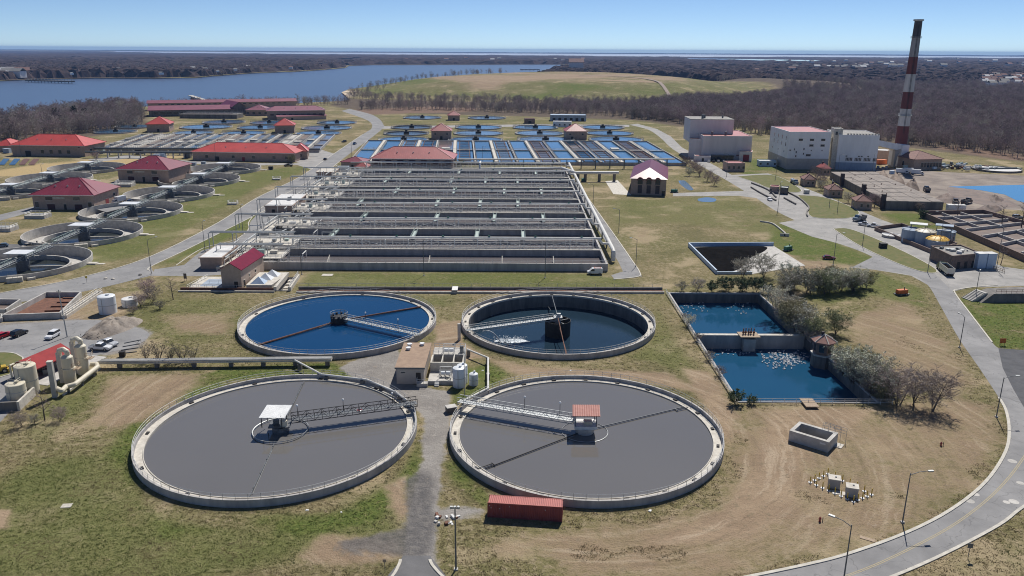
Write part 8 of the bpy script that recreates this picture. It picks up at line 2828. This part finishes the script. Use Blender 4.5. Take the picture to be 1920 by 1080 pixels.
def scatter_object(name, label, pts, smin, smax, seed, coll=None):
    rs = np.random.RandomState(seed)
    me = bpy.data.meshes.new(name)
    z = hill_z(pts)
    me.from_pydata(np.c_[pts, z].tolist(), [], [])
    for an, vals in (('size', rs.uniform(smin, smax, len(pts))), ('turn', rs.uniform(0, 6.28, len(pts)))):
        a = me.attributes.new(an, 'FLOAT', 'POINT')
        a.data.foreach_set('value', vals.astype(np.float32))
    o = bpy.data.objects.new(name, me)
    C.objects.link(o)
    tag(o, label, None, None, 'stuff')
    ng = bpy.data.node_groups.new(name, 'GeometryNodeTree')
    ng.interface.new_socket('Geometry', in_out='INPUT', socket_type='NodeSocketGeometry')
    ng.interface.new_socket('Geometry', in_out='OUTPUT', socket_type='NodeSocketGeometry')
    N, L = ng.nodes, ng.links
    gi, go = N.new('NodeGroupInput'), N.new('NodeGroupOutput')
    ci = N.new('GeometryNodeCollectionInfo')
    ci.inputs['Collection'].default_value = coll or pcol
    ci.inputs['Separate Children'].default_value = True
    ci.inputs['Reset Children'].default_value = True
    ip = N.new('GeometryNodeInstanceOnPoints')
    ip.inputs['Pick Instance'].default_value = True
    L.new(gi.outputs[0], ip.inputs['Points'])
    L.new(ci.outputs[0], ip.inputs['Instance'])
    a1, a2 = N.new('GeometryNodeInputNamedAttribute'), N.new('GeometryNodeInputNamedAttribute')
    a1.data_type = a2.data_type = 'FLOAT'
    a1.inputs[0].default_value, a2.inputs[0].default_value = 'size', 'turn'
    cx_ = N.new('ShaderNodeCombineXYZ')
    L.new(a2.outputs[0], cx_.inputs[2])
    L.new(cx_.outputs[0], ip.inputs['Rotation'])
    L.new(a1.outputs[0], ip.inputs['Scale'])
    L.new(ip.outputs[0], go.inputs[0])
    md = o.modifiers.new('scatter', 'NODES')
    md.node_group = ng
    return o


scatter_object('woodland', 'mass of bare brown trees filling the wood on the right', np.vstack([scatter_poly(wood, 10000, 11, (HILL, HILL2)), scatter_poly(wood2, 9000, 12, (HILL, HILL2))]), .7, 1.25, 1)
scatter_object('woodland', 'mass of bare trees filling the riverside copse at left', scatter_poly(copse, 1000, 13), .8, 1.4, 2)
scatter_object('woodland', 'belt of bare trees before the grassy hill', np.vstack([scatter_poly(belt1, 420, 14), scatter_poly(belt2, 900, 15, (HILL,)), scatter_poly(shore2, 130, 16)]), .5, 1.0, 3)
scatter_object('woodland', 'line of bare trees on the bank behind the purple halls', scatter_poly(shore, 130, 17), .55, .95, 4)

shore_w = PX([(-140, 151), (0, 149.5), (60, 147), (180, 145), (290, 145), (370, 143.5), (470, 136), (560, 132), (645, 125.5), (640, 118), (300, 124), (0, 130), (-140, 131)])
scatter_object('woodland', 'bare woods along the far shore of the river at left', scatter_poly(shore_w, 9000, 18, (RIVER,)), .8, 1.5, 10)
# tufts of grass on the near lawns
tcol = {}
for nm, m_ in (('dry', 'tuft_dry'), ('green', 'tuft_green')):
    mat(m_, (.38, .30, .175) if nm == 'dry' else (.19, .215, .07), (.24, .205, .10) if nm == 'dry' else (.125, .15, .048), scale=.3, rough=1, spec=.1)
    tcol[nm] = bpy.data.collections.new('tuft_shapes')
    for i in range(4):
        r_ = random.Random(60 + i)
        mb = MB()
        for k in range(11):
            p = Vector((r_.gauss(0, .16), r_.gauss(0, .16), -.02))
            blade(mb, p, p + rdir(r_, .55) * r_.uniform(.10, .24), .085, r_)
        tcol[nm].objects.link(bpy.data.objects.new('tuft', mb.mesh('tuft', m_)))
rs = np.random.RandomState(5)
yy = 74 + 190 * rs.beta(1.1, 2.0, 90000)
P = np.c_[(rs.uniform(-1, 1, len(yy))) * (.70 * yy + 8), yy]
ok = np.ones(len(P), bool)
for c_ in (TANK_FL, TANK_FR, TANK_BL, TANK_BR):
    ok &= np.hypot(P[:, 0] - c_[0], P[:, 1] - c_[1]) > TANK_R + .3
for poly in ROADS + [POND, FLUME, PX([(740, 722), (915, 728), (912, 655), (745, 650)]), PX([(0, 770), (150, 740), (200, 670), (0, 640)]), PX([(410, 545), (520, 545), (540, 480), (440, 470)])]:
    ok &= ~in_poly(P, poly)
P = P[ok]
A_, B_ = ground_zones(P)
pn = np.array([mnoise.noise(Vector((x * .12, y * .12, 0))) for x, y in P])
ok = (A_[:, 1] + .35 * pn < .42) & (A_[:, 2] < .25) & (A_[:, 3] < .3)
grn_ = A_[:, 0] + .5 * pn > .38
scatter_object('grass', 'dry tufted grass on the near lawns', P[ok & ~grn_], .6, 1.5, 8, tcol['dry'])
scatter_object('grass', 'green tufted grass on the near lawns', P[ok & grn_], .6, 1.4, 9, tcol['green'])

# far woods as a rough canopy
mat('canopy_far', (.095, .068, .064), (.035, .028, .029), scale=.02, bump=1.0, bscale=.08, rough=1, detail=10, spec=.05)


def canopy(name, label, poly_list, y0, y1, excl, seed, k=.0105, xl_=-1.0, xr_=1.0, hh=(4, 19)):
    rs = np.random.RandomState(seed)
    rows, y = [], y0
    while y < y1:
        rows.append(y)
        y *= 1 + k
    n = int(2 * 0.95 / (k * 1.15))
    us = np.linspace(xl_, xr_, n)
    V = np.array([[(u * yy * .95 + 0.0), yy] for yy in rows for u in us])
    V += rs.uniform(-.4, .4, V.shape) * (V[:, 1:2] * k)
    inside = np.zeros(len(V), bool)
    for p in poly_list:
        inside |= in_poly(V, p)
    for e in excl:
        inside &= poly_dist(V, e) < -V[:, 1] * .006
    z = rs.uniform(hh[0], hh[1], len(V)) * np.where(V[:, 1] > 8500, .6, 1.0) + 3 * np.sin(V[:, 0] * .004) * np.cos(V[:, 1] * .003) + hill_z(V) * .0
    z = np.where(inside, z, -3.5)
    M = len(us)
    idx = np.arange(len(rows) * M).reshape(len(rows), M)
    a, b, c, d = idx[:-1, :-1].ravel(), idx[:-1, 1:].ravel(), idx[1:, 1:].ravel(), idx[1:, :-1].ravel()
    keep = inside[a] | inside[b] | inside[c] | inside[d]
    F_ = np.c_[a, b, c, d][keep]
    used = np.unique(F_)
    rm = -np.ones(len(V), int)
    rm[used] = np.arange(len(used))
    me = bpy.data.meshes.new(name)
    me.from_pydata(np.c_[V, z][used].tolist(), [], rm[F_].tolist())
    me.materials.append(MATS['canopy_far'])
    o = bpy.data.objects.new(name, me)
    C.objects.link(o)
    return tag(o, label, None, None, 'stuff')


right_far = PX([(1310, 166), (1600, 160), (1930, 163), (2500, 185), (2500, 110), (1930, 105.5), (1500, 103.5), (1130, 102.5), (1126, 119.5), (1065, 126), (1035, 131), (1045, 136), (1020, 142), (1000, 146), (1140, 146), (1290, 148)])
left_far = PX([(-700, 151), (-160, 151), (0, 150), (60, 147.5), (180, 145), (290, 145.5), (370, 144), (400, 141), (470, 136), (560, 132.5), (600, 130), (645, 126), (652, 122.4), (700, 120.8), (820, 120.3), (1000, 119.8), (1120, 120.3), (1160, 104), (960, 102.7), (640, 100.8), (230, 97.6), (-700, 92.5)])
canopy('far_woodland', 'bare woods across the river and beyond the plant', [right_far, left_far], 1480, 5600, [RIVER, BAY1, BAY2, HILL, HILL2], 5, .0048)
canopy('far_woodland', 'bare woods rolling on to the horizon', [right_far, left_far], 5600, 19500, [RIVER, BAY1, BAY2], 7)
horizon = PX([(-700, 90.6), (960, 98.9), (2600, 109.0), (2600, 106.8), (960, 96.9), (-700, 89)])
canopy('far_shore', 'thin dark line of land along the horizon', [[(-24000, 21500), (24000, 21500), (24000, 23200), (-24000, 23200)]], 20800, 23400, [], 6, .02, hh=(14, 32))

# far houses dotted through the woods
hm = {}
rh = random.Random(31)
for key, (m_, rm_) in enumerate((('white_panel', 'roof_grey'), ('pink_panel', 'roof_tile'), ('white_panel', 'roof_white'))):
    hm[key] = (MB().box(-6, 6, -4, 4, 0, 6).mesh('wall', m_), roof_mesh('gable_side', 12, 8, 6, 3, .5).mesh('roof', rm_))


def far_house(px, s, label, group, z=8.0):
    x, y = G(*px)
    t = thing('house', label, 'house', (x, y, z), rh.uniform(-.5, .5), group)
    t.scale = (s, s, s)
    w, r_ = hm[rh.randrange(3)]
    for nm, me, l in (('wall', w, (0, 0, 0)), ('roof', r_, (-6, -4, 0))):
        o = bpy.data.objects.new(nm, me)
        C.objects.link(o)
        o.parent = t
        o.location = l


for i in range(34):
    far_house((rh.gauss(1590, 60), rh.gauss(130, 5)), rh.uniform(1.0, 2.2), 'pale house among the woods left of and behind the chimney', 'far houses behind the chimney', 9)
for i in range(60):
    far_house((rh.uniform(1840, 1960), rh.uniform(146, 172)), rh.uniform(.8, 1.4), 'house of the dense suburb at the right edge', 'houses of the suburb at right', 9)
for i in range(16):
    far_house((rh.uniform(1690, 1920), rh.uniform(112, 132)), rh.uniform(1.4, 2.6), 'pale building in the far woods at right', 'far buildings at right', 9)
for i in range(24):
    x = rh.uniform(0, 600)
    yb = 150 - max(0, x - 300) * .055
    far_house((x, yb - rh.uniform(2, 12)), rh.uniform(.5, 1.1), 'small pale house on the far wooded shore at left', 'houses on the far shore', 9)
for i in range(9):
    far_house((rh.uniform(8, 50), rh.uniform(143, 149)), rh.uniform(1.2, 2.6), 'white marina building by the jetty on the far left shore', 'marina buildings', 3)
for i in range(10):
    far_house((rh.uniform(690, 1100), rh.uniform(114, 119)), rh.uniform(1.2, 2.2), 'small pale house on the far shore in the middle distance', 'houses on the middle far shore', 9)
far_house((1080, 134.5), 4.2, 'long pale building among trees on the wooded point', None, 8)

# ================================================================ HAZE
hz = MB().box(-30000, 30000, -400, 26000, -9, 99)
o = hz.build('haze', None)
tag(o, kind='stuff')
m = bpy.data.materials.new('haze_air')
m.use_nodes = True
nt = m.node_tree
nt.nodes.clear()
ou = nt.nodes.new('ShaderNodeOutputMaterial')
pvn = nt.nodes.new('ShaderNodeVolumePrincipled')
pvn.inputs['Color'].default_value = (.30, .54, 1.0, 1)
pvn.inputs['Density'].default_value = 4.4e-5
pvn.inputs['Anisotropy'].default_value = 0.0
nt.links.new(pvn.outputs[0], ou.inputs['Volume'])
o.data.materials.append(m)
